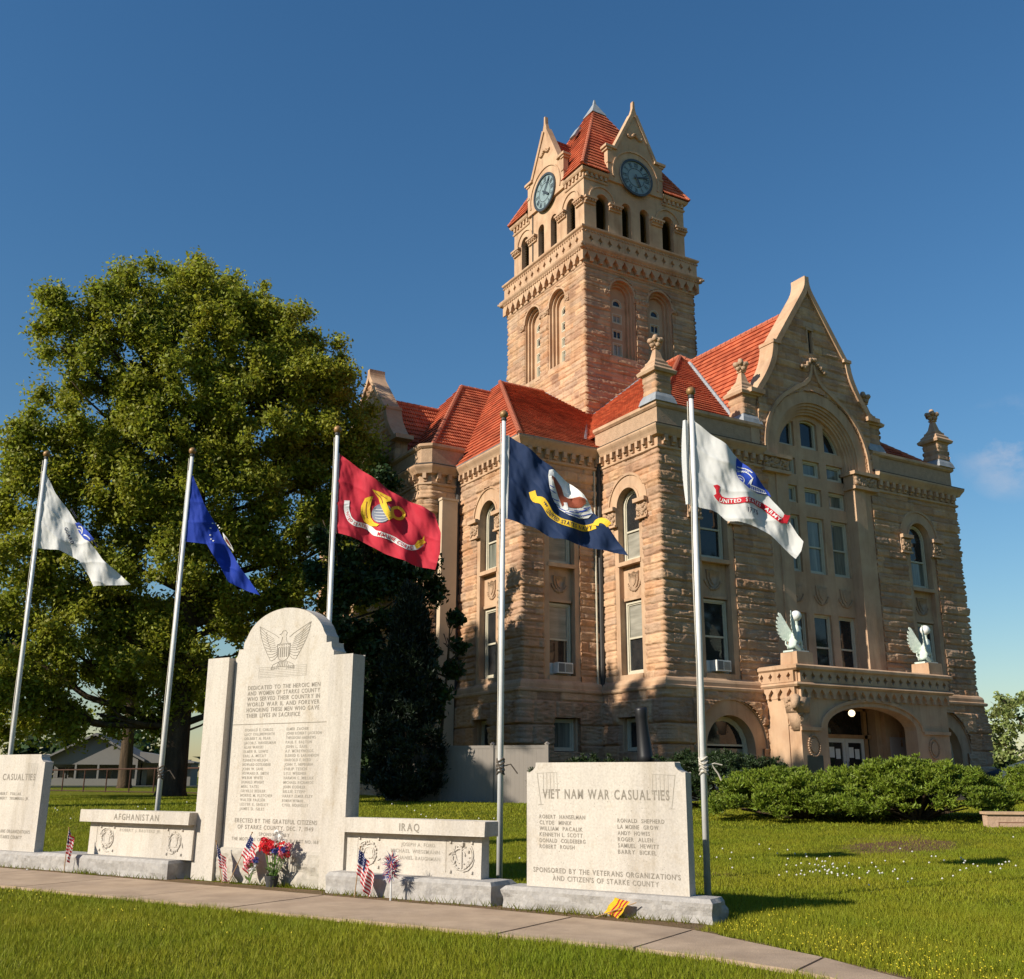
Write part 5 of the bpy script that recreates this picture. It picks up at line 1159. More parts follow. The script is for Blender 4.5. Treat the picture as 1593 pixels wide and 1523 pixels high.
def rip_fn(seed, amp):
    def f(a_, z):
        g_ = np.minimum(1, np.maximum(a_, 0) / .45) * amp
        return g_ * (np.sin(8.5 * a_ + 3.2 * z + seed) + .55 * np.sin(13 * a_ - 4.5 * z + seed * 2.1) + .25 * np.sin(24 * a_ + 9 * z + seed)) + np.minimum(1, a_ / .15 + .2) * (.016 * (1 - np.abs(np.sin(5.5 * a_ + 9 * z + 2 * np.sin(3 * a_ + seed)))) ** 3 + .010 * (vnoise(a_ * 7 + 40 + seed, z * 5 + a_ * 6 + 40, 5) - .5) + .006 * (vnoise(a_ * 22 + 40, z * 13 + a_ * 14 + 40, 8) - .5) * 2)
    return f
def resamp(P, n):
    P = np.array(P, float); L = np.concatenate([[0], np.cumsum(np.linalg.norm(np.diff(P, axis=0), axis=1))]); t = np.linspace(0, L[-1], n)
    # smooth curve through the traced points
    o = np.stack([np.interp(t, L, P[:, k]) for k in range(2)], 1)
    for _ in range(2): o[1:-1] = (o[:-2] + 2 * o[1:-1] + o[2:]) / 4
    return o
def cloth(name, c, **k): return mat(name, c, .75, .25, noise=.06, nscale=6, trans=.22, bump=.002, bscale=60, **k)
def flag(k, i, mt, label, seed, amp=.05):
    D = globals()['FLAG_' + k]; nu, nv = 120, 76; top = resamp(D['top'], nu); bot = resamp(D['bot'], nu); ho = resamp(D['hoist'], nv); fl = resamp(D['fly'], nv)
    T = POLES[i][1]; rip = rip_fn(seed, amp); u = np.linspace(0, 1, nu)[:, None, None]; v = np.linspace(0, 1, nv)[None, :, None]
    G = (1 - v) * top[:, None] + v * bot[:, None] + (1 - u) * ho[None] + u * fl[None] - ((1 - u) * (1 - v) * top[0] + u * (1 - v) * top[-1] + (1 - u) * v * bot[0] + u * v * bot[-1])
    def P(a_, z, e=0.0):
        a_ = np.asarray(a_, float); z = np.asarray(z, float); rr = rip(a_, z) + e
        return np.stack([T[0] + WD[0] * a_ + ND[0] * rr, T[1] + WD[1] * a_ + ND[1] * rr, z + 0 * a_], -1)
    V = P(G[..., 0], G[..., 1]).reshape(-1, 3); F = np.array([(x * nv + y, x * nv + y + 1, (x + 1) * nv + y + 1, (x + 1) * nv + y) for x in range(nu - 1) for y in range(nv - 1)])
    t = thing('flag', label, 'flag', (T[0], T[1], D['hoist'][-1][1]), 'service flags on the poles'); mesh_np('cloth', V, F, mt, t, smooth=True)
    hd = M(); H_ = resamp(D['hoist'], 14)
    for a_, b_ in zip(H_, H_[1:]): hd.add([tuple(P(a_[0] - .05, a_[1], .004)), tuple(P(a_[0] + .012, a_[1], .004)), tuple(P(b_[0] + .012, b_[1], .004)), tuple(P(b_[0] - .05, b_[1], .004))], [(0, 1, 2, 3)])
    hd.obj('header', CLW, t); gm = M()
    for z in (H_[1][1], H_[-2][1]): q = P(-.02, z, .01); gm.tube([tuple(q), (T[0] + (q[0] - T[0]) * .2, T[1] + (q[1] - T[1]) * .2, z + .03)], .012, 6)
    gm.obj('clip', DARKMETAL, t)
    return t, P
def fpoly(mb, P, pts, e):
    tri = tessellate_polygon([[Vector((a_, z, 0)) for a_, z in pts]]); pts = [np.array(p, float) for p in pts]
    def sub(a_, b_, c, k):
        if k == 0 or max(np.linalg.norm(a_ - b_), np.linalg.norm(b_ - c), np.linalg.norm(c - a_)) < .05:
            mb.add([tuple(P(q[0], q[1], e)) for q in (a_, b_, c)], [(0, 1, 2)]); return
        ab, bc_, ca = (a_ + b_) / 2, (b_ + c) / 2, (c + a_) / 2
        for t in ((a_, ab, ca), (ab, b_, bc_), (ca, bc_, c), (ab, bc_, ca)): sub(*t, k - 1)
    for t in tri: sub(*[pts[i] for i in t], 4)
def fstroke(mb, P, pts, wd, e, closed=False):
    if closed: pts = list(pts) + [pts[0]]
    L = sum(math.dist(a_, b_) for a_, b_ in zip(pts, pts[1:])); q = resamp(pts, max(4, int(L / .03)))
    n = np.gradient(q, axis=0); n /= np.linalg.norm(n, axis=1)[:, None] + 1e-9; n = np.stack([-n[:, 1], n[:, 0]], 1) * wd / 2
    b = len(mb.v); A_ = P((q + n)[:, 0], (q + n)[:, 1], e); B_ = P((q - n)[:, 0], (q - n)[:, 1], e)
    mb.add([tuple(x) for x in A_] + [tuple(x) for x in B_], [(i, i + 1, len(q) + i + 1, len(q) + i) for i in range(len(q) - 1)])
def ftext(mb, P, s, pts, h, e, sx=.8, fill=1.0):
    q = resamp(pts, 200); L = np.concatenate([[0], np.cumsum(np.linalg.norm(np.diff(q, axis=0), axis=1))]); tot = 0; xs = []
    for ch in s:
        if ch == ' ': xs.append(None); tot += .5 * h; continue
        xs.append(tot); tot += (GL[ch][0][:, 0].max() * sx + .17) * h
    k = L[-1] * fill / tot
    for ch, x in zip(s, xs):
        if x is None: continue
        w_ = GL[ch][0][:, 0].max() * sx * h * k; c = x * k + w_ / 2; p = np.array([np.interp(c, L, q[:, j]) for j in (0, 1)]); p2 = np.array([np.interp(c + .02, L, q[:, j]) for j in (0, 1)]); p1 = np.array([np.interp(c - .02, L, q[:, j]) for j in (0, 1)])
        d = (p2 - p1); d /= np.linalg.norm(d) + 1e-9; n = np.array((-d[1], d[0])); v, fs = GL[ch]
        pp = [p + d * (a_ * sx * h * k - w_ / 2) + n * (b_ - .5) * h for a_, b_ in v]; mb.add([tuple(P(a_[0], a_[1], e)) for a_ in pp], fs)
CLW = cloth('white_flag_cloth', (.72, .72, .70)); CLB = cloth('blue_flag_cloth', (.012, .045, .36)); CLR = cloth('red_flag_cloth', (.60, .035, .06)); CLN = cloth('navy_flag_cloth', (.016, .036, .10))
IR = mat('red_flag_print', (.52, .015, .03), .75); IB = mat('blue_flag_print', (.02, .06, .38), .75); IW = mat('white_flag_print', (.72, .72, .7), .75); IY = mat('yellow_flag_print', (.75, .48, .03), .75); IN = mat('dark_flag_print', (.03, .035, .08), .75); IG = mat('grey_flag_print', (.2, .22, .28), .75); IO = mat('brown_flag_print', (.28, .07, .035), .75)
t, P = flag('p1', 0, CLW, 'white flag with a small blue emblem on the leftmost pole', 0.4, .05)
q = M(); fpoly(q, P, [(0.656, 5.747), (0.743, 5.748), (0.84, 5.659), (0.962, 5.547), (1.061, 5.436), (0.988, 5.39), (0.865, 5.447), (0.732, 5.58)], .008); q.obj('emblem', IB, t)
q = M(); fstroke(q, P, [(.72, 5.68), (.78, 5.69), (.82, 5.62), (.80, 5.55)], .022, .012); fstroke(q, P, [(.70, 5.64), (.76, 5.65), (.785, 5.59)], .014, .012); fstroke(q, P, [(.85, 5.52), (.93, 5.5), (.99, 5.43)], .02, .012); q.obj('emblem_detail', IW, t)
q = M(); ftext(q, P, "GUARD", [(.50, 5.66), (.665, 5.35)], .05, .008); ftext(q, P, "US COAST", [(.535, 6.02), (.62, 5.93), (.70, 5.82)], .045, .008); fstroke(q, P, [(1.02, 5.42), (1.08, 5.36), (1.12, 5.30)], .03, .008); q.obj('lettering', IN, t)
t, P = flag('p2', 1, CLB, 'bright blue flag with a small coloured crest near its upper edge', 2.0, .06)
q = M(); fpoly(q, P, [(0.600, 5.20), (0.674, 5.12), (0.764, 4.98), (0.800, 4.889), (0.705, 4.979), (0.626, 5.101)], .008); q.obj('emblem', IW, t)
q = M(); fpoly(q, P, [(.65, 5.12), (.70, 5.06), (.76, 4.96), (.72, 4.99), (.66, 5.06)], .012); q.obj('emblem_detail', IO, t)
q = M()
for a_, z in ((.42, 5.36), (.46, 5.37), (.40, 5.27), (.41, 5.15), (.43, 5.08), (.50, 5.33), (.53, 5.29), (.47, 5.05)): fstroke(q, P, [(a_ - .012, z), (a_ + .012, z)], .02, .008)
q.obj('stars', IW, t)
t, P = flag('p3', 2, CLR, 'red flag with a gold and grey emblem over a white scroll', 3.6, .055)
q = M(); fpoly(q, P, [(0.89, 5.181), (0.88, 5.123), (0.847, 5.074), (0.797, 5.041), (0.738, 5.029), (0.677, 5.039), (0.625, 5.071), (0.588, 5.119), (0.574, 5.177), (0.584, 5.235), (0.616, 5.284), (0.666, 5.317), (0.726, 5.33), (0.787, 5.319), (0.84, 5.287), (0.876, 5.239)], .008); q.obj('globe', IG, t)
q = M()
for k in range(5): fstroke(q, P, [(.60 + k * .01, 5.25 - k * .045), (.74, 5.235 - k * .05), (.87 - k * .01, 5.19 - k * .03)], .007, .012)
q.obj('globe_lines', IW, t)
q = M(); fpoly(q, P, [(0.595, 5.44), (0.469, 5.412), (0.411, 5.306), (0.409, 5.191), (0.458, 5.077), (0.55, 5.007), (0.661, 4.976), (0.701, 5.002), (0.617, 5.047), (0.563, 5.128), (0.546, 5.258), (0.567, 5.357)], .014)
fpoly(q, P, [(0.575, 5.545), (0.704, 5.508), (0.856, 5.43), (0.876, 5.378), (0.795, 5.344), (0.851, 5.213), (0.924, 5.11), (0.847, 5.056), (0.77, 5.179), (0.712, 5.293), (0.676, 5.408)], .016)
fstroke(q, P, [(0.887, 5.253), (0.965, 5.297), (1.039, 5.255), (1.073, 5.177), (1.019, 5.111), (0.94, 5.1), (0.891, 5.155)], .045, .014, True); fpoly(q, P, [(1.236, 4.699), (1.281, 4.78), (1.343, 4.803), (1.379, 4.862), (1.375, 4.791), (1.401, 4.765), (1.315, 4.684), (1.269, 4.651)], .014); q.obj('emblem', IY, t)
q = M(); fstroke(q, P, [(.50, 5.36), (.48, 5.25), (.50, 5.13)], .012, .018); fstroke(q, P, [(.62, 5.50), (.72, 5.42), (.74, 5.33)], .012, .02); fstroke(q, P, [(.70, 5.47), (.80, 5.4)], .01, .02); q.obj('emblem_detail', IO, t)
scr = [(0.195, 5.385), (0.193, 5.237), (0.247, 5.091), (0.345, 5.011), (0.461, 5.012), (0.551, 4.974), (0.624, 4.885), (0.761, 4.838), (0.903, 4.798), (1.032, 4.712), (1.153, 4.653), (1.268, 4.673), (1.345, 4.748)]
q = M(); fstroke(q, P, scr, .078, .01); q.obj('scroll', IW, t)
q = M(); ftext(q, P, "UNITED STATES", scr[1:6], .045, .015, .7, .95); ftext(q, P, "MARINE CORPS", [(.68, 4.865), (0.761, 4.838), (0.903, 4.798), (1.032, 4.712), (1.153, 4.653), (1.23, 4.662)], .05, .015, .7, .98); q.obj('lettering', IR, t)
t, P = flag('p4', 3, CLN, 'dark navy flag with an eagle seal and a yellow United States Navy ribbon', 5.1, .06)
q = M(); fpoly(q, P, [(0.632, 5.479), (0.691, 5.495), (0.822, 5.406), (0.968, 5.286), (1.112, 5.136), (1.212, 4.987), (1.24, 4.882), (1.18, 4.821), (1.049, 4.811), (0.904, 4.832), (0.774, 4.921), (0.673, 5.069), (0.631, 5.25), (0.617, 5.402)], .008); q.obj('seal', IW, t)
q = M(); fpoly(q, P, [(0.661, 5.397), (0.719, 5.367), (0.806, 5.253), (0.843, 5.126), (0.907, 5.097), (1.053, 5.111), (1.135, 5.076), (1.145, 5.016), (1.08, 4.961), (0.964, 4.953), (0.891, 4.958), (0.854, 5.012), (0.812, 4.966), (0.775, 5.071), (0.733, 5.191)], .013); q.obj('eagle', IO, t)
q = M(); fpoly(q, P, [(0.833, 5.027), (0.883, 5.027), (0.899, 4.922), (0.861, 4.907)], .017); q.obj('eagle_breast', IW, t)
q = M()
for w_ in ([(0.673, 5.069), (0.746, 5.037), (0.78, 5.041)], [(0.702, 5.01), (0.76, 4.975)], [(0.76, 4.95), (0.82, 4.915), (.86, 4.90)], [(0.905, 4.892), (1.036, 4.891), (1.167, 4.926)], [(0.962, 4.848), (1.093, 4.847), (1.225, 4.882)], [(0.645, 5.19), (0.696, 5.15), (0.73, 5.146)], [(1.11, 4.95), (1.15, 4.945), (1.212, 4.972)], [(0.85, 4.876), (0.955, 4.85), (1.06, 4.83)], [(.64, 5.25), (.70, 5.22)], [(.98, 4.92), (1.1, 4.91), (1.19, 4.95)]): fstroke(q, P, w_, .011, .013)
q.obj('seal_waves', IB, t)
rib = [(0.397, 5.186), (0.425, 5.066), (0.522, 5.043), (0.579, 4.963), (0.643, 4.844), (0.787, 4.747), (0.96, 4.69), (1.163, 4.681), (1.274, 4.703), (1.287, 4.772), (1.369, 4.773), (1.448, 4.685)]
q = M(); fstroke(q, P, rib[:9], .088, .01); fstroke(q, P, rib[8:], .075, .012); q.obj('ribbon', IY, t)
q = M(); ftext(q, P, "UNITED STATES NAVY", [(0.60, 4.90), (0.671, 4.811), (0.787, 4.747), (0.961, 4.695), (1.105, 4.680), (1.24, 4.69)], .055, .016, .75, .99); q.obj('lettering', IN, t)
t, P = flag('p5', 4, CLW, 'white flag with a blue crest and red United States Army ribbon over 1775', 0.9, .06)
q = M(); fpoly(q, P, [(0.562, 5.26), (0.675, 5.138), (0.81, 4.981), (0.937, 4.824), (0.966, 4.746), (0.917, 4.775), (0.798, 4.779), (0.681, 4.821), (0.633, 4.864), (0.552, 4.942), (0.522, 5.011), (0.529, 5.135)], .008); q.obj('crest', IB, t)
q = M(); fpoly(q, P, [(0.742, 4.98), (0.718, 4.923), (0.702, 4.882), (0.678, 4.899), (0.65, 4.873), (0.679, 4.917), (0.697, 4.944)], .013)
for w_ in ([(0.541, 5.047), (0.603, 5.075), (0.67, 5.058), (0.71, 5.006), (0.732, 4.962)], [(0.538, 4.994), (0.582, 5.012), (0.623, 4.978), (0.628, 4.925), (0.601, 4.898)], [(0.685, 4.882), (0.786, 4.857), (0.894, 4.824)], [(0.673, 4.829), (0.782, 4.801), (0.909, 4.789)], [(.545, 5.12), (0.599, 5.11), (0.66, 5.11), (0.729, 5.04)], [(.55, 4.96), (.57, 4.965), (.59, 4.94)]): fstroke(q, P, w_, .011, .012)
for k in range(9): fstroke(q, P, [(.70 + k * .024, 4.865 - k * .006), (.69 + k * .026, 4.80)], .007, .014)
for k in range(8): fstroke(q, P, [(.53 + k * .02, 5.09 - k * .002), (.545 + k * .021, 5.05)], .006, .014)
q.obj('crest_detail', IW, t)
sc2 = [(0.262, 4.762), (0.293, 4.702), (0.367, 4.668), (0.486, 4.661), (0.621, 4.668), (0.757, 4.665), (0.857, 4.631), (0.936, 4.554), (0.999, 4.477), (1.062, 4.418), (1.114, 4.436), (1.132, 4.497)]
q = M(); fstroke(q, P, sc2, .072, .01); fpoly(q, P, [(0.225, 4.863), (0.268, 4.871), (0.304, 4.85), (0.289, 4.78), (0.262, 4.742), (0.253, 4.814)], .009); fpoly(q, P, [(1.1, 4.513), (1.118, 4.488), (1.166, 4.497), (1.148, 4.428), (1.124, 4.384), (1.097, 4.427)], .009); q.obj('ribbon', IR, t)
q = M(); ftext(q, P, "UNITED", [(.30, 4.690), (0.367, 4.668), (0.486, 4.661), (.565, 4.664)], .045, .015, .8, .97); ftext(q, P, "STATES", [(.60, 4.667), (0.757, 4.665), (.845, 4.635)], .045, .015, .8, .97); ftext(q, P, "ARMY", [(.885, 4.605), (0.936, 4.554), (0.999, 4.477), (1.06, 4.425)], .045, .015, .8, .99); q.obj('lettering', IW, t)
q = M(); ftext(q, P, "1775", [(0.625, 4.545), (0.79, 4.530)], .058, .01); q.obj('date', IN, t)
# folded spare cloth hanging on the left side of the right pole
B, T = Vector(POLES[4][0]), Vector(POLES[4][1]); q = M(); zz = np.linspace(5.72, 4.62, 30); V = []
for z in zz:
    c = B.lerp(T, z / T.z); w0 = .06 + .03 * math.sin((5.72 - z) * 3); 
    for a_, e in ((-.055 - w0, .0), (-.09, .03), (-.05, -.01)): V.append((c.x + WD[0] * a_ + ND[0] * e, c.y + WD[1] * a_ + ND[1] * e, z))
q.add(V, [(i * 3 + k, i * 3 + k + 1, (i + 1) * 3 + k + 1, (i + 1) * 3 + k) for i in range(29) for k in range(2)]); q.obj('hoist_fold', CLW, t)
# ------------------------------------------------------------------ little stick flags, flowers
SR = mat('flag_stripe_red', (.5, .03, .04), .8, trans=.2); SW = mat('flag_stripe_white', (.75, .74, .72), .8, trans=.2); SB = mat('flag_canton_blue', (.02, .03, .12), .8, trans=.2); STICK = mat('wooden_stick', (.35, .22, .11), .8)
def stick_flag(label, base, top, fold, h=.30, wdt=.5, seed=0, cat_='small flag'):
    """stars and stripes on a stick; the cloth hangs from the stick and droops"""
    B = Vector(base); T = Vector(top); t = thing('stick_flag', label, cat_, base, 'small stick flags at the stones')
    M().tube([B, T], .006, 6).obj('stick', STICK, t); M().ball(T, .012, 6).obj('tip', GOLD, t)
    ax = (T - B).normalized(); nu, nv = 30, 26; V = []; mi = []; F = []
    o = Vector(fold).normalized(); nrm = ax.cross(o).normalized()
    for i in range(nu + 1):
        for j in range(nv + 1):
            a_ = i / nu; b_ = j / nv; dr = a_ ** 1.1
            p = T - ax * (.02 + h * b_) + o * (wdt * a_ * (.50 - .12 * b_)) + Vector((0, 0, -1)) * (wdt * dr * .62) + nrm * (.035 * math.sin(a_ * 9 + b_ * 2 + seed) * a_ + .02 * math.sin(a_ * 19 + seed))
            p.z = max(p.z, .02 + .01 * (i % 3)); V.append(p)
    for i in range(nu):
        for j in range(nv):
            F.append((i * (nv + 1) + j, i * (nv + 1) + j + 1, (i + 1) * (nv + 1) + j + 1, (i + 1) * (nv + 1) + j)); mi.append(2 if (i < nu * .42 and j < nv * 7 / 13) else (0 if (j // 2) % 2 == 0 else 1))
    c = mesh_np('cloth', [tuple(p) for p in V], F, None, t, smooth=True, mats=[SR, SW, SB], midx=mi)
    q = M()
    for i in range(1, 12, 2):
        for j in range(1, 13, 3):
            p = V[i * (nv + 1) + j]; q.ball(p, .006, 4)
    q.obj('stars', SW, t); return t
def gp(u, v, z=0): x, y = mw(u, v); return (x, y, z)
def top(u, v, z): return gp(u, v, z)
stick_flag('small American flag in front of the Afghanistan bench base', gp(.75, -.16), top(.72, -.14, .62), (.2, -.3, 0), h=.3, wdt=.26, seed=1)
stick_flag('small American flag leaning at the left of the flowers, its cloth folded on the path', gp(3.72, .12), top(3.57, .1, .52), (MU[0], MU[1], 0), h=.27, wdt=.5, seed=2)
stick_flag('small American flag leaning over beside the red flowers', gp(3.86, .1), top(4.13, .2, .64), (.1, -.9, 0), h=.27, wdt=.42, seed=3)
stick_flag('small American flag stuck in front of the Iraq bench base', gp(6.28, -.2), top(6.32, -.18, .56), (MU[0], MU[1], 0), h=.27, wdt=.46, seed=4)
# second little stick beside flag 2
yt = thing('yellow_flag', 'tiny yellow flag with red stripes leaning on the Viet Nam tablet base', 'small flag', gp(9.45, -.12)); B = Vector(gp(9.42, -.2)); T = Vector(gp(9.85, -.1, .16))
M().tube([B, T], .005, 6).obj('stick', STICK, yt); V = []; mi = []; F = []
QC = [np.array(q) for q in ((9.50, .045), (9.63, .20), (9.79, .165), (9.66, .005))]
for i in range(13):
    for j in range(10):
        a_, b_ = i / 12, j / 9; q = QC[0] * (1 - a_) * (1 - b_) + QC[1] * a_ * (1 - b_) + QC[2] * a_ * b_ + QC[3] * (1 - a_) * b_; V.append(gp(q[0], -.13 + .015 * math.sin(i * .8 + j * .5), q[1]))
for i in range(12):
    for j in range(9): F.append((i * 10 + j, i * 10 + j + 1, (i + 1) * 10 + j + 1, (i + 1) * 10 + j)); mi.append(1 if j in (3, 5, 7) else 0)
mesh_np('cloth', V, F, None, yt, mats=[mat('yellow_cloth', (.85, .55, .03), .8, trans=.25), SR], midx=mi)
def bouquet(name, label, u, v, blooms, leaves, pot=None):
    x, y = mw(u, v); t = thing(name, label, 'flowers', (x, y, 0)); rg = np.random.RandomState(int(u * 10))
    st_ = M(); lv = M(); by = {}
    for du, dv, z, r_, colr in blooms:
        bx, by_ = mw(u + du, v + dv); m_ = by.setdefault(colr, M()); st_.tube([(x, y, .04), ((x * .4 + bx * .6), (y * .4 + by_ * .6), z * .6), (bx, by_, z)], .005, 5)
        for k in range(46):
            d = rg.randn(3); d /= np.linalg.norm(d); c = np.array((bx, by_, z)) + d * r_ * rg.uniform(.5, 1); e1 = np.cross(d, rg.randn(3)); e1 /= np.linalg.norm(e1); e2 = np.cross(d, e1) + d * .5; s_ = r_ * .34
            m_.add([c - e1 * s_, c + e2 * s_, c + e1 * s_, c - e2 * s_ * .4], [(0, 1, 2, 3)])
    for k in range(leaves):
        a_ = rg.uniform(0, 6.28); z = rg.uniform(.05, .3); c = np.array((x, y, z)); d = np.array((math.cos(a_), math.sin(a_), rg.uniform(-.1, .6))); e = np.cross(d, (0, 0, 1)); L = rg.uniform(.08, .17)
        lv.add([c, c + d * L * .5 + e * .025, c + d * L, c + d * L * .5 - e * .025], [(0, 1, 2, 3)])
    st_.obj('stems', LEAFG, t); lv.obj('leaves', LEAFG, t)
    for nm, m_ in by.items(): m_.obj('petals', PET[nm], t)
    if pot: pt = M(); pt.lathe((x, y, 0), [(.0, .0), (.07, 0), (.09, .14), (.08, .14), (.07, .05)], 12); pt.obj('pot', pot, t)
    return t
LEAFG = mat('flower_leaf_green', (.10, .19, .03), .6, .3, trans=.2, island=.3)
PET = {'red': mat('red_petals', (.62, .02, .025), .7, trans=.2, island=.25), 'white': mat('white_petals', (.8, .78, .74), .7, trans=.2), 'blue': mat('blue_petals', (.05, .06, .25), .7, trans=.1, island=.3), 'pink': mat('pink_petals', (.6, .15, .18), .7, trans=.2, island=.3)}
bouquet('flower_bouquet', 'red, white and blue flowers with green leaves at the foot of the tall stone', 4.62, .12, [(-.16, 0, .53, .085, 'red'), (-.22, .05, .47, .08, 'red'), (-.08, 0, .46, .08, 'red'), (.06, .0, .60, .09, 'white'), (.03, .05, .55, .05, 'white'), (.14, 0, .50, .07, 'red'), (.20, 0, .46, .06, 'blue'), (.26, 0, .50, .05, 'pink'), (.08, -.05, .44, .06, 'blue'), (.18, -.05, .40, .05, 'pink'), (-.02, 0, .52, .07, 'red'), (.24, 0, .40, .045, 'red')], 46, mat('dark_pot', (.05, .05, .05), .7))
bouquet('flower_bouquet', 'small pink and blue flower bunch just left of the big red bouquet', 4.3, .05, [(0, 0, .29, .07, 'pink'), (.06, 0, .25, .05, 'white'), (-.05, 0, .24, .05, 'pink'), (.08, 0, .31, .045, 'blue'), (.03, 0, .2, .045, 'white')], 10)
tn = thing('tinsel_spray', 'red, white and blue tinsel spray on a white stick before the Iraq bench', 'ornament', gp(6.83, -.22)); x, y = mw(6.83, -.22); M().tube([(x, y, 0), (x, y, .42)], .011, 8).obj('stick', WHITEP, tn)
rg = np.random.RandomState(4); ms_ = {'red': M(), 'white': M(), 'blue': M()}
for k in range(330):
    nm = ('blue', 'blue', 'white', 'red')[k % 4]; d = rg.randn(3); d /= np.linalg.norm(d); zc_ = rg.uniform(.26, .46); c = np.array((x, y, zc_)); L = .11 * (1 - abs(zc_ - .36) * 2.5) + .03; e = np.cross(d, rg.randn(3)); e /= np.linalg.norm(e); ms_[nm].add([c + d * L * .3 - e * .006, c + d * L * .3 + e * .006, c + d * L], [(0, 1, 2)])
for nm in ms_: ms_[nm].obj('tinsel', PET[nm], tn)
# ------------------------------------------------------------------ foliage
def leafmat(name, c, isl=.35, trans=.3, c2=None, rough=.55):
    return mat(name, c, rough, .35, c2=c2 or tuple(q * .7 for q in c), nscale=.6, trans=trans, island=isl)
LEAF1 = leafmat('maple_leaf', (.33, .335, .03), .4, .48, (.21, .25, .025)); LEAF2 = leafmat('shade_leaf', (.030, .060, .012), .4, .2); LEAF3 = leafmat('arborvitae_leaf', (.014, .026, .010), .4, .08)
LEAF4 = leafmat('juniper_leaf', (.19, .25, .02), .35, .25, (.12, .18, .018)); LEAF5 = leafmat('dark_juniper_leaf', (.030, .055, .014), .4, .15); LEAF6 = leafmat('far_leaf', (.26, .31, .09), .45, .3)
BARK = mat('tree_bark', (.115, .08, .05), .95, .1, c2=(.05, .037, .026), nscale=5, bump=.06, bscale=9, stretch=(1, 1, .18), detail=10)
def leaves(name, C, Rr, n, size, mt, parent, seed=0, up=.3, flat=1.0, aspect=1.0, dirs=None):
    rg = np.random.RandomState(seed); C = np.asarray(C, float); Rr = np.asarray(Rr, float); w = Rr ** 2; w /= w.sum()
    i = rg.choice(len(C), n, p=w); d = rg.randn(n, 3); d /= np.linalg.norm(d, axis=1)[:, None]; rad = np.minimum(np.abs(rg.randn(n)) * .55, rg.uniform(.8, 1.15, n))
    p = C[i] + d * (Rr[i] * rad)[:, None] * np.array((1, 1, flat))
    nr = d * .25 + rg.randn(n, 3) * .9 + np.array((-.15, -.05, up)); nr /= np.linalg.norm(nr, axis=1)[:, None]
    t = np.cross(nr, rg.randn(n, 3)); t /= np.linalg.norm(t, axis=1)[:, None]
    if dirs is not None: t = t * .35 + d * dirs + np.array((0, 0, .4)); t /= np.linalg.norm(t, axis=1)[:, None]; nr = np.cross(t, rg.randn(n, 3)); nr /= np.linalg.norm(nr, axis=1)[:, None]
    b = np.cross(nr, t); s = size * rg.uniform(.6, 1.35, n)[:, None]
    V = np.stack([p - t * s, p + b * s * .55 * aspect + nr * s * .1, p + t * s, p - b * s * .55 * aspect + nr * s * .1], 1).reshape(-1, 3); F = np.arange(4 * n).reshape(n, 4)
    return mesh_np(name, V, F, mt, parent)
def clumps(lobes, per, rmin, rmax, seed, shell=.45):
    rg = np.random.RandomState(seed); C = []; Q = []
    for x, y, z, r_ in lobes:
        k = max(3, int(per * r_ ** 2))
        for _ in range(k):
            d = rg.randn(3); d /= np.linalg.norm(d); q = r_ * (shell + (1 - shell) * rg.rand() ** .6)
            C.append((x + d[0] * q, y + d[1] * q, z + d[2] * q * .9)); Q.append(rg.uniform(rmin, rmax))
    return np.array(C), np.array(Q)
def limbs(mb, base, top_, r0, targets, rg, n2=3, th=.12):
    B = Vector(base); T = Vector(top_); mb.tube([B - Vector((0, 0, .3)), B + Vector((0, 0, .25)), B.lerp(T, .2), B.lerp(T, .5), B.lerp(T, .8), T], [r0 * 1.55, r0 * 1.12, r0, r0 * .78, r0 * .5, r0 * .25], 14)
    for tx, ty, tz, tr in targets:
        E_ = Vector((tx, ty, tz)); f = max(.15, min(.85, (tz - B.z - (Vector((tx, ty, 0)) - Vector((B.x, B.y, 0))).length * .55) / max(1, T.z - B.z)))
        S_ = B.lerp(T, f); mid = S_.lerp(E_, .5) + Vector((rg.uniform(-.4, .4), rg.uniform(-.4, .4), -.06 * (E_ - S_).length)); rr = max(.05, r0 * .36 * (1 - f * .6))
        mb.tube([S_, S_.lerp(mid, .5), mid, mid.lerp(E_, .5), E_], [rr, rr * .85, rr * .7, rr * .5, rr * .25], 7)
        for _ in range(n2):
            q = rg.uniform(.4, .95); s2 = mid.lerp(E_, (q - .4) / .6) if q > .4 else mid; e2 = E_ + Vector((rg.uniform(-1, 1), rg.uniform(-1, 1), rg.uniform(-.6, .8))) * tr * .6
            m2 = s2.lerp(e2, .5) + Vector((0, 0, -.1)); mb.tube([s2, m2, e2], [rr * .38, rr * .24, .02], 5)
def tree(name, label, loc, topz, r0, lobes, nleaf, size, mt, seed, per=3.2, cr=(.5, .95), group=None, cat_='tree', th_n=3, up=.3):
    t = thing(name, label, cat_, (loc[0], loc[1], loc[2]), group); rg = np.random.RandomState(seed); mb = M()
    limbs(mb, loc, (loc[0] + rg.uniform(-.5, .5), loc[1] + rg.uniform(-.3, .3), topz), r0, lobes, rg, th_n); mb.obj('trunk', BARK, t, smooth=True)
    C, Q = clumps(lobes, per, *cr, seed); leaves('crown', C, Q, nleaf, size, mt, t, seed, up=up); return t
tz = float(terr(9.6, 41.9))
print('trees')
XL = [(9.02, 44.09, 23.09, 1.32), (11.31, 43.55, 22.16, 1.63), (13.33, 42.98, 21.12, 1.64), (14.65, 42.55, 19.96, 1.34), (15.87, 42.11, 17.53, 1.24), (16.64, 41.81, 15.4, 1.46), (17.26, 41.56, 13.01, 1.3), (17.5, 41.6, 10.97, 1.29), (16.25, 41.96, 11.78, 1.72), (16.9, 41.71, 8.92, 1.41), (12.9, 43.11, 19.15, 1.77)]
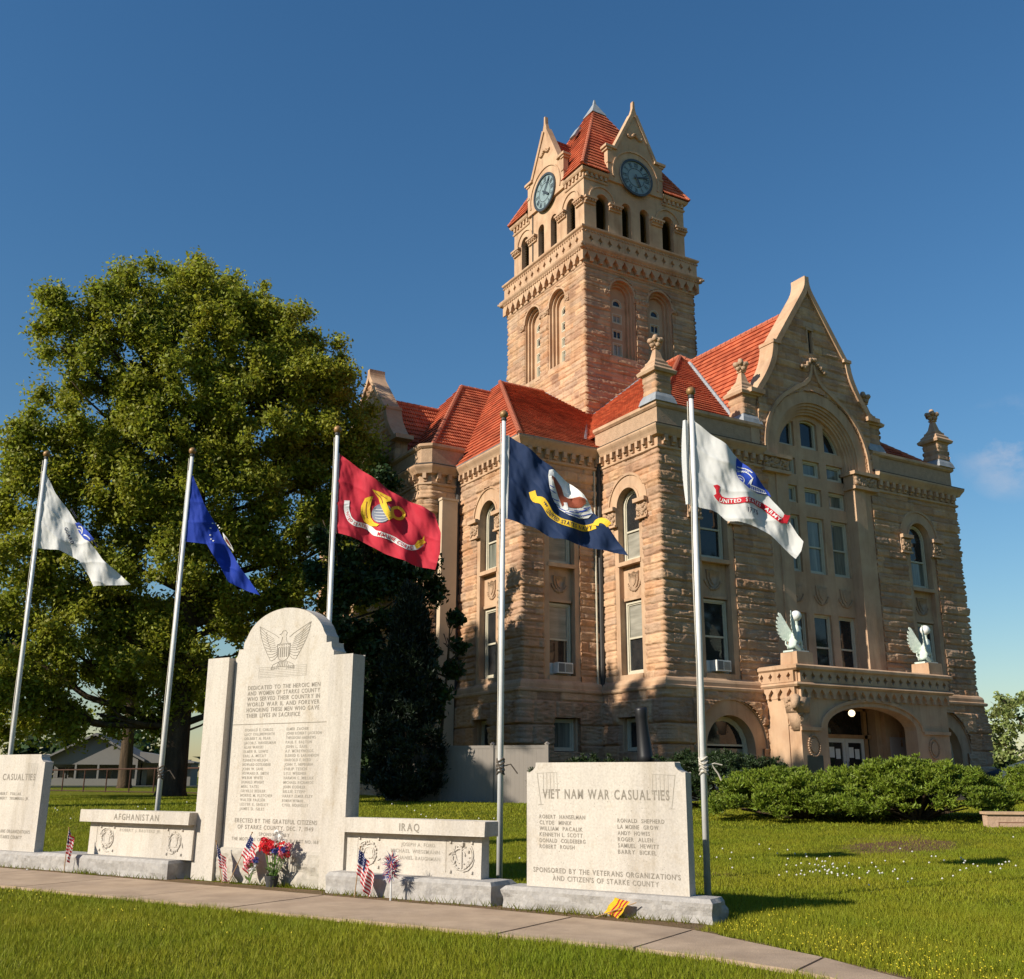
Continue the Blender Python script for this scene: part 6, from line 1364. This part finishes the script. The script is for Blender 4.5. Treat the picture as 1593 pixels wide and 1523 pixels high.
XL = [(x * 1.045, y * 1.045, 1.35 + (z - 1.35) * 1.045, r_) for x, y, z, r_ in XL]
tree('maple_tree', 'very large spreading green tree with a thick trunk, behind the left flagpoles', (10.05, 43.9, tz), 19.0, .52, MAPLE_LOBES + [(14.9, 43.9, 16.0, 2.2), (13.4, 44.5, 20.2, 1.8), (10.6, 43.6, 22.0, 1.6), (16.7, 43.4, 12.8, 1.6), (8.4, 44.0, 14.5, 3.0)] + XL, 600000, .094, LEAF1, 3, per=6.5, cr=(.45, .95), up=.5)
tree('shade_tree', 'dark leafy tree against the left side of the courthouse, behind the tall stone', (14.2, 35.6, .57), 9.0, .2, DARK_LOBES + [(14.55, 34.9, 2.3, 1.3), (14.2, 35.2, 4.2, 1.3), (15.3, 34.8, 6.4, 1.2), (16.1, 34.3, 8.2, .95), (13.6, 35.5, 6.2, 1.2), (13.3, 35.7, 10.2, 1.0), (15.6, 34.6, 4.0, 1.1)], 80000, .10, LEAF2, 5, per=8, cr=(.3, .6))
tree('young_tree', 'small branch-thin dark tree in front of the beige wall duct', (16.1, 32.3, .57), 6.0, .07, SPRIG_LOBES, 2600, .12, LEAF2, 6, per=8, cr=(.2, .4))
at_ = thing('arborvitae', 'nearly black columnar evergreen beside the grey vinyl fence', 'evergreen', (14.95, 32.2, .57)); rg = np.random.RandomState(8)
mb = M(); mb.tube([(14.95, 32.2, .4), (14.95, 32.2, 6)], [.14, .04], 8); mb.obj('trunk', BARK, at_)
C = []; Q = []
for _ in range(900):
    z = rg.uniform(.0, 1) ** .9; w_ = 1.5 * (1 - z) ** .5 * (min(1, z * 6 + .55)); a_ = rg.uniform(0, 6.283); q = w_ * rg.rand() ** .35 * .92; C.append((14.95 + q * math.cos(a_), 32.2 + q * math.sin(a_), .75 + z * 7.0)); Q.append(rg.uniform(.16, .34))
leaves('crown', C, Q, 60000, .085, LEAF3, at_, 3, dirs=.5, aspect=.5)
def simple_tree(name, label, x, y, h, r0, spread, n, size, mt, seed, group=None, lean=0, zb=None):
    rg = np.random.RandomState(seed); z0 = float(terr(x, y)) if zb is None else zb; L = []
    for _ in range(9): a_ = rg.uniform(0, 6.28); q = spread * rg.uniform(.1, .75); L.append((x + lean + q * math.cos(a_), y + q * math.sin(a_), z0 + h * rg.uniform(.42, .9), spread * rg.uniform(.32, .5)))
    return tree(name, label, (x, y, z0), z0 + h * .8, r0, L, n, size, mt, seed, per=1.4, cr=(.5, 1.1), group=group)
simple_tree('street_tree', 'tree with a sunlit trunk in front of the white house', 14.3, 76.3, 15, .42, 6, 16000, .24, LEAF1, 11, 'trees along the side street')
simple_tree('street_tree', 'tree with a dark forked trunk, right of the sunlit trunk by the white house', 17.2, 77.5, 14, .36, 5.5, 14000, .24, LEAF1, 12, 'trees along the side street', 1)
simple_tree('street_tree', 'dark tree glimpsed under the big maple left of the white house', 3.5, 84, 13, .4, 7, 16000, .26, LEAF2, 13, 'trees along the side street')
simple_tree('street_tree', 'tree seen low in the gap between the maple trunk and the tall stone', 31.5, 92, 12, .4, 7, 14000, .28, LEAF1, 14, 'trees along the side street')
t = tree('street_tree', 'pale green open tree beyond the right corner of the courthouse', (106, 70, .5), 7.6, .24, [(x * 1.7, y * 1.7, 1.35 + (z - 1.35) * 1.7, r_ * 1.7) for x, y, z, r_ in FAR_LOBES], 7000, .24, LEAF6, 15, per=2, cr=(.5, 1.0))
simple_tree('street_tree', 'low yellowish trees behind the dark canopy at the right edge', 112, 66, 9.0, .3, 6.5, 12000, .3, LEAF6, 16)
# trees beyond the left edge of the view whose shade falls on the lower walls
for k, (x, y, h, s) in enumerate(((-7, 32.6, 26.0, 5.6), (-10, 38, 27.5, 5.6))):
    simple_tree('shade_tree', ('tall tree standing left of the lawn, beyond the left edge', 'tall tree behind the others beyond the left edge', 'slim tall tree nearest the memorial, beyond the left edge')[k], x, y, h, .45, s, 26000, .24, LEAF1, 20 + k)
# spreading junipers along the front
def juniper(label, cx, cy, rx, ry, h, n, mt, seed, ang=0.0):
    z0 = float(terr(cx, cy)); t = thing('juniper_bush', label, 'bush', (cx, cy, z0), 'juniper bushes before the courthouse'); rg = np.random.RandomState(seed); C = []; Q = []; mb = M()
    for k in range(int(60 * rx * ry) + 40):
        a_ = rg.uniform(0, 6.283); q = rg.rand() ** .5; z = h * math.sqrt(max(0, 1 - q ** 2.4)) * rg.uniform(.55, 1.0) + .1
        x = rx * q * math.cos(a_) * (1 + .15 * rg.randn() * .5); y = ry * q * math.sin(a_); X = cx + x * math.cos(ang) - y * math.sin(ang); Y = cy + x * math.sin(ang) + y * math.cos(ang)
        r_ = rg.uniform(.16, .34); C.append((X, Y, z0 + z)); Q.append(r_)
        for j in range(3): C.append((X + rg.uniform(-.5, .5) * r_ * 2, Y + rg.uniform(-.5, .5) * r_ * 2, z0 + z + .08 + rg.uniform(-.1, .12))); Q.append(r_ * .55)
        if k % 6 == 0: X, Y = cx + (X - cx) * .7, cy + (Y - cy) * .7; mb.tube([(cx + x * .1, cy + y * .1, z0), (cx * .5 + X * .5, cy * .5 + Y * .5, z0 + z * .45), (X, Y, z0 + z * .85)], [.05, .035, .012], 5)
    mb.obj('stems', BARK, t); leaves('foliage', C, Q, int(n * 2.3), .048, mt, t, seed, up=.9, flat=.6, aspect=.55, dirs=.7); return t
ja = math.atan2(-.51, .86)
juniper('bright green juniper mound at the right end of the row, in front of the entrance', 22.75, 18.3, 2.4, 1.4, 1.33, 52000, LEAF4, 1, ja)
juniper('broad bright green juniper in the middle of the row below the balcony', 20.9, 20.3, 2.5, 1.4, 1.08, 50000, LEAF4, 2, ja)
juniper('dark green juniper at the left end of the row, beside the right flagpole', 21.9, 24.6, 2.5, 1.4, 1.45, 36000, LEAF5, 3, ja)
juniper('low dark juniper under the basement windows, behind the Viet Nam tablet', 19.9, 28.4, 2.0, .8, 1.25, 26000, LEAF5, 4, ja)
juniper('small green shrub at the right edge of the photo beside the stone step', 33.6, 22.0, 1.3, 1.1, 1.15, 12000, LEAF4, 5, ja)
# ------------------------------------------------------------------ fence, railing, cannon, wall, canopy
A_ = np.array((14.9, 33.5)); B_ = np.array((18.45, 28.95)); d = (B_ - A_) / np.linalg.norm(B_ - A_); n_ = np.array((d[1], -d[0])); L = float(np.linalg.norm(B_ - A_))
ff = Fr((A_[0], A_[1], .5), (d[0], d[1], 0), (-n_[0] * -1 if False else -n_[0], -n_[1], 0))
VIN = mat('grey_vinyl', (.24, .21, .18), .5, .3, noise=.06, nscale=1)
t = thing('privacy_fence', 'grey vinyl privacy fence in shade below the left wall', 'fence', (A_[0], A_[1], .5))
k = 0; st_ = [0, 1.95, 3.85, L]
for a0, a1 in zip(st_, st_[1:]):
    p = M(); a_ = a0 + .06
    while a_ < a1 - .08: p.fbox(ff, a_, min(a_ + .148, a1 - .065), .1, 1.78, -.02, .02); a_ += .15
    p.obj('panel', VIN, t); r_ = M(); r_.fbox(ff, a0 + .06, a1 - .06, 1.78, 1.88, -.03, .03); r_.fbox(ff, a0 + .06, a1 - .06, .03, .12, -.03, .03); r_.obj('rail', VIN, t)
for a0 in st_:
    q = M(); q.fbox(ff, a0 - .06, a0 + .06, -.3, 1.92, -.06, .06); c_ = ff(a0, 1.92, 0); q.frustum(c_[0], c_[1], c_[2], c_[2] + .07, .075, .01); q.obj('post', VIN, t)
RUST = mat('rusty_pipe', (.085, .04, .025), .8, .3, noise=.4, nscale=9)
t = thing('pipe_railing', 'rusty pipe railing across the lawn in front of the white house', 'railing', (8.7, 58, .57)); P0 = Vector((7.4, 62.0, .5)); P1 = Vector((13.6, 47.5, .5)); rl = M()
rl.tube([P0 + Vector((0, 0, 1.15)), P1 + Vector((0, 0, 1.25))], .035, 6); rl.tube([P0 + Vector((0, 0, .12)), P1 + Vector((0, 0, .12))], .025, 6); rl.obj('rail', RUST, t)
for k in range(9): q = P0.lerp(P1, k / 8); M().tube([q, q + Vector((0, 0, 1.16 + .1 * k / 8))], .032, 6).obj('post', RUST, t)
# upright cannon relic beside the basement window
cx, cy = 20.85, 26.85; cz = .55; t = thing('cannon', 'black tapered cannon barrel standing upright before the basement window', 'cannon', (cx, cy, cz)); IRON = mat('black_iron', (.012, .012, .014), .45, .4)
C0 = Vector((cx + .1, cy, cz)); C1 = Vector((cx - .16, cy, cz + 3.0)); b = M(); b.tube([C0.lerp(C1, q) for q in (0, .1, .45, .46, .5, .85, .9, .97, 1.0)], [.33, .32, .27, .29, .25, .19, .2, .215, .19], 18); b.obj('barrel', IRON, t, smooth=True)
b = M(); b.tube([C0 + Vector((-.45, .1, .62)), C0 + Vector((.45, -.1, .62))], .07, 8); b.obj('trunnion', IRON, t)
b = M(); b.box(cx - .45, cx + .5, cy - .4, cy + .4, cz - .2, cz + .12); b.obj('plinth', CONC, t)
b = M(); b.tube([C0 + Vector((-.42 + .13 * math.cos(q), .05, .82 + .13 * math.sin(q))) for q in np.linspace(0, 6.283, 14)], .03, 6); b.obj('lifting_ring', IRON, t)
bx_, by_ = 22.15, 25.75; t = thing('scroll_bench', 'ornate wrought iron bench back showing beside the cannon', 'bench', (bx_, by_, .55)); b = M(); W_ = mat('grey_wrought_iron', (.16, .14, .13), .5, .4)
FBn = Fr((bx_, by_, .55), (.86, -.51, 0), (-.51, -.86, 0))
def sp(c, z, r_, s): return [FBn(c + s * r_ * (1 - q / 9) * math.cos(q), z + r_ * (1 - q / 9) * math.sin(q), 0) for q in np.linspace(0, 6.5, 20)]
for c, s in ((.15, 1), (.45, -1), (.75, 1), (1.05, -1)): b.tube(sp(c, 1.0, .15, s), .022, 6)
b.tube([FBn(0, .9, 0), FBn(.3, 1.17, 0), (FBn(.6, 1.1, 0)), FBn(.9, 1.17, 0), FBn(1.2, .9, 0)], .025, 6); b.tube([FBn(0, .45, 0), FBn(1.2, .45, 0)], .025, 6); b.obj('backrest', W_, t)
b = M(); b.fbox(FBn, 0, 1.2, .42, .46, 0, .42); b.obj('seat', W_, t)
for a_ in (.05, 1.15):
    for e in (.03, .4): b = M(); b.tube([FBn(a_, -.3, e), FBn(a_, .95 if e < .1 else .44, e)], .025, 6); b.obj('leg', W_, t)
# pale stone step wall at the right edge
wl = thing('step_wall', 'low pale stone wall of the entrance steps at the right edge', 'wall', (24.9, 17.1, .2)); fw_ = Fr((22.55, 16.1, 0), (.80, -.60, 0), (-.60, -.80, 0)); M().fbox(fw_, 0, 5.2, -.2, .55, -.35, 0).obj('wall', mat('pale_sandstone', (.50, .34, .24), .9, .2, noise=.2, nscale=3, bump=.02, bscale=12), wl)
M().fbox(fw_, -.04, 5.2, .56, .62, -.4, .05).obj('coping', DRESS, wl); sh = M()
for p in ([(.25, .0), (.25, .38)], [(.25, .38), (5, .38)]): stroke(sh, fw_, p, .02, .003)
sh.obj('panel_groove', mat('groove', (.2, .1, .06), .9), wl)
kb = M(); kb.fbox(Fr((30.5, 22.9, 0), (.80, -.60, 0), (-.60, -.80, 0)), -3, 9, .2, .48, -.3, 0); o = kb.obj('kerb_wall', DRESS, None, (30.5, 22.9, .2)); tag(o, 'low stone kerb beyond the bushes, under the parked red vehicle', 'wall')
gz = thing('canopy_tent', 'dark blue-grey canopy roof at the right edge beyond the bushes', 'canopy', (43.4, 26.2, .57)); c = (43.4, 26.2); b = M(); zc_ = 1.62
hx_ = 2.7; b.add([(c[0] - hx_, c[1] - hx_, zc_), (c[0] + hx_, c[1] - hx_, zc_), (c[0] + hx_, c[1] + hx_, zc_), (c[0] - hx_, c[1] + hx_, zc_), (c[0], c[1], zc_ + 1.25)], [(0, 1, 4), (1, 2, 4), (2, 3, 4), (3, 0, 4)])
for p, q in (((-1, -1), (1, -1)), ((1, -1), (1, 1)), ((1, 1), (-1, 1)), ((-1, 1), (-1, -1))): b.add([(c[0] + p[0] * hx_, c[1] + p[1] * hx_, zc_ + .002), (c[0] + q[0] * hx_, c[1] + q[1] * hx_, zc_ + .002), (c[0] + q[0] * hx_, c[1] + q[1] * hx_, zc_ - .28), (c[0] + p[0] * hx_, c[1] + p[1] * hx_, zc_ - .28)], [(0, 1, 2, 3)])
b.obj('canopy', mat('navy_canvas', (.035, .05, .07), .8), gz)
for sx in (-1, 1):
    for sy in (-1, 1): M().tube([(c[0] + sx * hx_ * .97, c[1] + sy * hx_ * .97, .3), (c[0] + sx * hx_ * .97, c[1] + sy * hx_ * .97, zc_)], .04, 6).obj('post', DARKMETAL, gz)
# red parked vehicle glimpsed under the canopy
vx, vy = 37.2, 24.3; pv_ = thing('parked_car', 'dark red parked car glimpsed between the bushes at the right edge', 'car', (vx, vy, .4)); fc = Fr((vx, vy, .3), (.86, -.51, 0), (-.51, -.86, 0)); b = M(); RED = mat('dark_red_car_paint', (.16, .01, .012), .3, .6)
def cbody(L_, d0, d1, mb): mb.plate(fc, L_, [], d0, d1)
cbody([(-.9, .3), (3.3, .3), (3.35, .75), (2.9, .9), (2.3, .95), (-.7, .98), (-.95, .8)], -1.6, 0, b); o = b.obj('body', RED, pv_); md_ = o.modifiers.new('b', 'BEVEL'); md_.width = .07; md_.segments = 3
b = M(); cbody([(-.3, .98), (2.2, .96), (1.7, 1.38), (.2, 1.4)], -1.45, -.12, b); b.obj('cabin', GDARK, pv_)
b = M(); cbody([(.2, 1.405), (1.7, 1.385), (1.65, 1.44), (.25, 1.46)], -1.42, -.15, b); b.obj('roof', RED, pv_)
for a_ in (-.1, 2.6):
    for e in (0.0, -1.4): b = M(); p0 = fc(a_, .3, e - .2); p1 = fc(a_, .3, e + .02); b.tube([p0, p1], .31, 16); b.obj('wheel', DARKMETAL, pv_)
# ------------------------------------------------------------------ white house across the side street
hs = thing('bungalow', 'white bungalow with a wide gable porch, seen under the big tree on the left', 'house', (12, 98, .5)); HW = mat('shaded_white_siding', (.22, .21, .195), .8, .2, noise=.05); HR = mat('grey_shingles', (.12, .12, .12), .9)  # white siding darkened in its base colour for the shade of the trees
hd_ = np.array((.93, -.37)); hd_ /= np.linalg.norm(hd_); hf0 = Fr((12.3, 99.6, .3), (hd_[0], hd_[1], 0), (hd_[1], -hd_[0], 0)); hf = lambda a_, z, d: hf0(a_ * .78, z * .88, d)
b = M(); b.plate(hf, [(0, 0), (9.4, 0), (9.4, 3.0), (4.7, 5.0), (0, 3.0)], [], -7, -1.6); b.plate(hf, [(0, 2.3), (9.4, 2.3), (9.4, 3.0), (4.7, 5.0), (0, 3.0)], [], -.12, 0); b.fbox(hf, 0, 9.4, 0, .95, -.15, 0)
for k in range(22): b.fbox(hf, .05, 9.35, .03 + k * .13, .035 + k * .13, -1.6, -1.585)
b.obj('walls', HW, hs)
for a_ in (0, 2.7, 5.1, 9.2): M().fbox(hf, a_, a_ + .2, .95, 2.3, -.2, 0).obj('porch_post', HW, hs)
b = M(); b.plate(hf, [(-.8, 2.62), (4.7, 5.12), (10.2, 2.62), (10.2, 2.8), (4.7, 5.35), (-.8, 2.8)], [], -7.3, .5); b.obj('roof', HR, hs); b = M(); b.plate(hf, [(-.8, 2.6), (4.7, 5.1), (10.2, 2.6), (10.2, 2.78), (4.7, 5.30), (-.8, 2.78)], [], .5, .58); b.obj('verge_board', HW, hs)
for a_, w_ in ((.4, .9), (1.55, 1.0), (6.9, 1.3)): 
    b = M(); b.plate(hf, rect(a_, a_ + w_, .95, 2.1), [rect(a_ + .08, a_ + w_ - .08, 1.03, 2.02)], -1.6, -1.5); o = b.obj('window', HW, hs); M().plate(hf, rect(a_ + .08, a_ + w_ - .08, 1.03, 2.02), [], -1.59, -1.56).obj('pane', GDARK, o)
o = M().plate(hf, rect(5.5, 6.4, 0, 2.1), [], -1.6, -1.52).obj('door', HW, hs); M().plate(hf, arch(5.95, .26, .9, 1.65), [], -1.52, -1.5).obj('door_pane', GDARK, o)
b = M(); b.fbox(hf, 9.6, 15, 0, 2.5, -6, -1.4); b.plate(hf, [(9.4, 2.5), (15.4, 2.5), (15.4, 2.62), (9.4, 3.6)], [], -6.3, -.6); b.obj('side_wing', HW, hs); M().plate(hf, rect(10.2, 14.2, .2, 2.1), [], -1.39, -1.36).obj('garage_opening', GDARK, hs)
st = M(); st.fbox(Fr((0, 92, 0), (1, 0, 0), (0, -1, 0)), -60, 48, .574, .58, -3.5, 3.5); o = st.obj('side_street', mat('asphalt', (.05, .05, .052), .9, noise=.2), None, (0, 92, .57)); tag(o, 'asphalt side street before the white house', None, None, 'structure')
# distant tree line
rg = np.random.RandomState(77); C = []; Q = []
for k in range(170):
    a_ = rg.uniform(-.2, 1.35); r_ = rg.uniform(150, 175); C.append((r_ * math.sin(a_), r_ * math.cos(a_), rg.uniform(1, 7) * (1 if a_ < .9 else .45))); Q.append(rg.uniform(2.5, 4))
for k in range(260):
    a_ = rg.uniform(1.6, 5.75); r_ = rg.uniform(62, 78); C.append((r_ * math.sin(a_), r_ * math.cos(a_), rg.uniform(2, 19))); Q.append(rg.uniform(3, 4.5))
o = leaves('distant_woods', C, Q, 60000, .9, LEAF2, None, 5); tag(o, 'distant line of trees on the horizon', 'trees', None, 'stuff')
# ------------------------------------------------------------------ grass blades and small flowers of the lawn
print('grass')
rg = np.random.RandomState(9)
def inside_hard(x, y):
    u = (x - MO[0]) * MU[0] + (y - MO[1]) * MU[1]; v = (x - MO[0]) * MV[0] + (y - MO[1]) * MV[1]
    return (v > nearv(u) + .03 * np.sin(u * 9) - .01) & (v < np.where(u > 10.65, farv(u) + .14, .33 + .12 * ((u > 0) & (u < 8.1))) + .04 * np.sin(u * 7)), u, v
def blades(name, n, r0, r1, h, wd, a0, a1, seed, mt, pw=1.0):
    rg = np.random.RandomState(seed); q = rg.rand(n) ** pw; r_ = np.sqrt(r0 * r0 + q * (r1 * r1 - r0 * r0)); a_ = rg.uniform(a0, a1, n); x = r_ * np.sin(a_); y = r_ * np.cos(a_)
    hard, u, v = inside_hard(x, y); k = ~hard; dp = np.hypot((x - 17.5) / 3.0, (y - 14.6) / 1.1); k &= ~((dp < .8) & (rg.rand(n) < .8)); k &= ~((x > 24.3) & (y > 26.5)); x, y, r_ = x[k], y[k], r_[k]; n = len(x)
    z = terr(x, y); hh = h * rg.uniform(.5, 1.35, n) * (.7 + .6 * vnoise(x / .35, y / .35, 3)); th = rg.uniform(0, 6.283, n); ln = rg.uniform(.1, .9, n) * hh; ph = rg.uniform(0, 6.283, n); w_ = wd * rg.uniform(.7, 1.3, n)
    b0 = np.stack([x - np.cos(th) * w_, y - np.sin(th) * w_, z - .01], 1); b1 = np.stack([x + np.cos(th) * w_, y + np.sin(th) * w_, z - .01], 1); tp = np.stack([x + np.cos(ph) * ln, y + np.sin(ph) * ln, z + hh], 1)
    return mesh_np(name, np.stack([b0, b1, tp], 1).reshape(-1, 3), np.arange(3 * n).reshape(n, 3), mt, None)
GB = mat('grass_blade', (.185, .23, .012), .6, .2, c2=(.29, .28, .018), nscale=.5, trans=.3, island=.35)
for nm, n, r0, r1, h, w_, s in (('grass_near', 330000, 5.2, 13, .052, .0035, 1), ('grass_middle', 430000, 13, 26, .045, .0055, 2), ('grass_far', 260000, 26, 48, .045, .012, 3)):
    o = blades(nm.split('_')[0], n, r0, r1, h, w_, R(-6), R(66), s, GB); tag(o, 'mown grass blades of the lawn', 'grass', None, 'stuff')
rg = np.random.RandomState(31); q = M(); yq = M()
for cx, cy, s, n in ((13.0, 12.2, 1.1, 45), (12.0, 10.9, .6, 30), (15.8, 9.6, .8, 40), (13.0, 14.5, 1.8, 18), (9, 27, 4, 60), (16, 12, 3, 16)):
    for _ in range(n):
        x, y = cx + rg.randn() * s, cy + rg.randn() * s; z = float(terr(x, y)) + .075; q.ball((x, y, z), .008 + .00045 * math.hypot(x, y), 5)
o = q.obj('clover_flowers', PET['white'], None, (0, 0, 0)); tag(o, 'scattered small white clover flowers in the lawn', 'flowers', None, 'stuff')
for _ in range(330):
    u = rg.uniform(10.8, 14); v = float(farv(u)) + .15 + abs(rg.randn()) * .8; x, y = mw(u, v); yq.ball((x, y, .055), .007, 4)
for _ in range(60):
    x, y = mw(rg.uniform(-3, 8), rg.uniform(-3.5, -2)); yq.ball((x, y, .06), .009, 4)
o = yq.obj('yellow_flowers', mat('yellow_petals', (.6, .5, .03), .7), None, (0, 0, 0)); tag(o, 'tiny yellow flowers in the grass beside the path', 'flowers', None, 'stuff')
# weeds and crumbs of soil along the feet of the stones
wv = M()
for _ in range(900):
    u = rg.uniform(-2.2, 11.2); 
    if rg.rand() < .45: u = rg.choice([4.6, 4.9, 8.7, 9.1, 9.6, 10.2, 1.2, 6.2]) + rg.randn() * .18
    v = -.03 - abs(rg.randn()) * .09; 
    if 2.8 < u < 5.65: v += .3
    x, y = mw(u, v); a_ = rg.uniform(0, 6.28); L = rg.uniform(.03, .09); wv.add([(x - .006, y, 0), (x + .006, y, 0), (x + math.cos(a_) * L * .7, y + math.sin(a_) * L * .7, L)], [(0, 1, 2)])
o = wv.obj('weeds', GB, None, (0, 0, 0)); tag(o, 'weeds growing at the foot of the stones', 'weeds', None, 'stuff')
print('objects', len(bpy.data.objects))
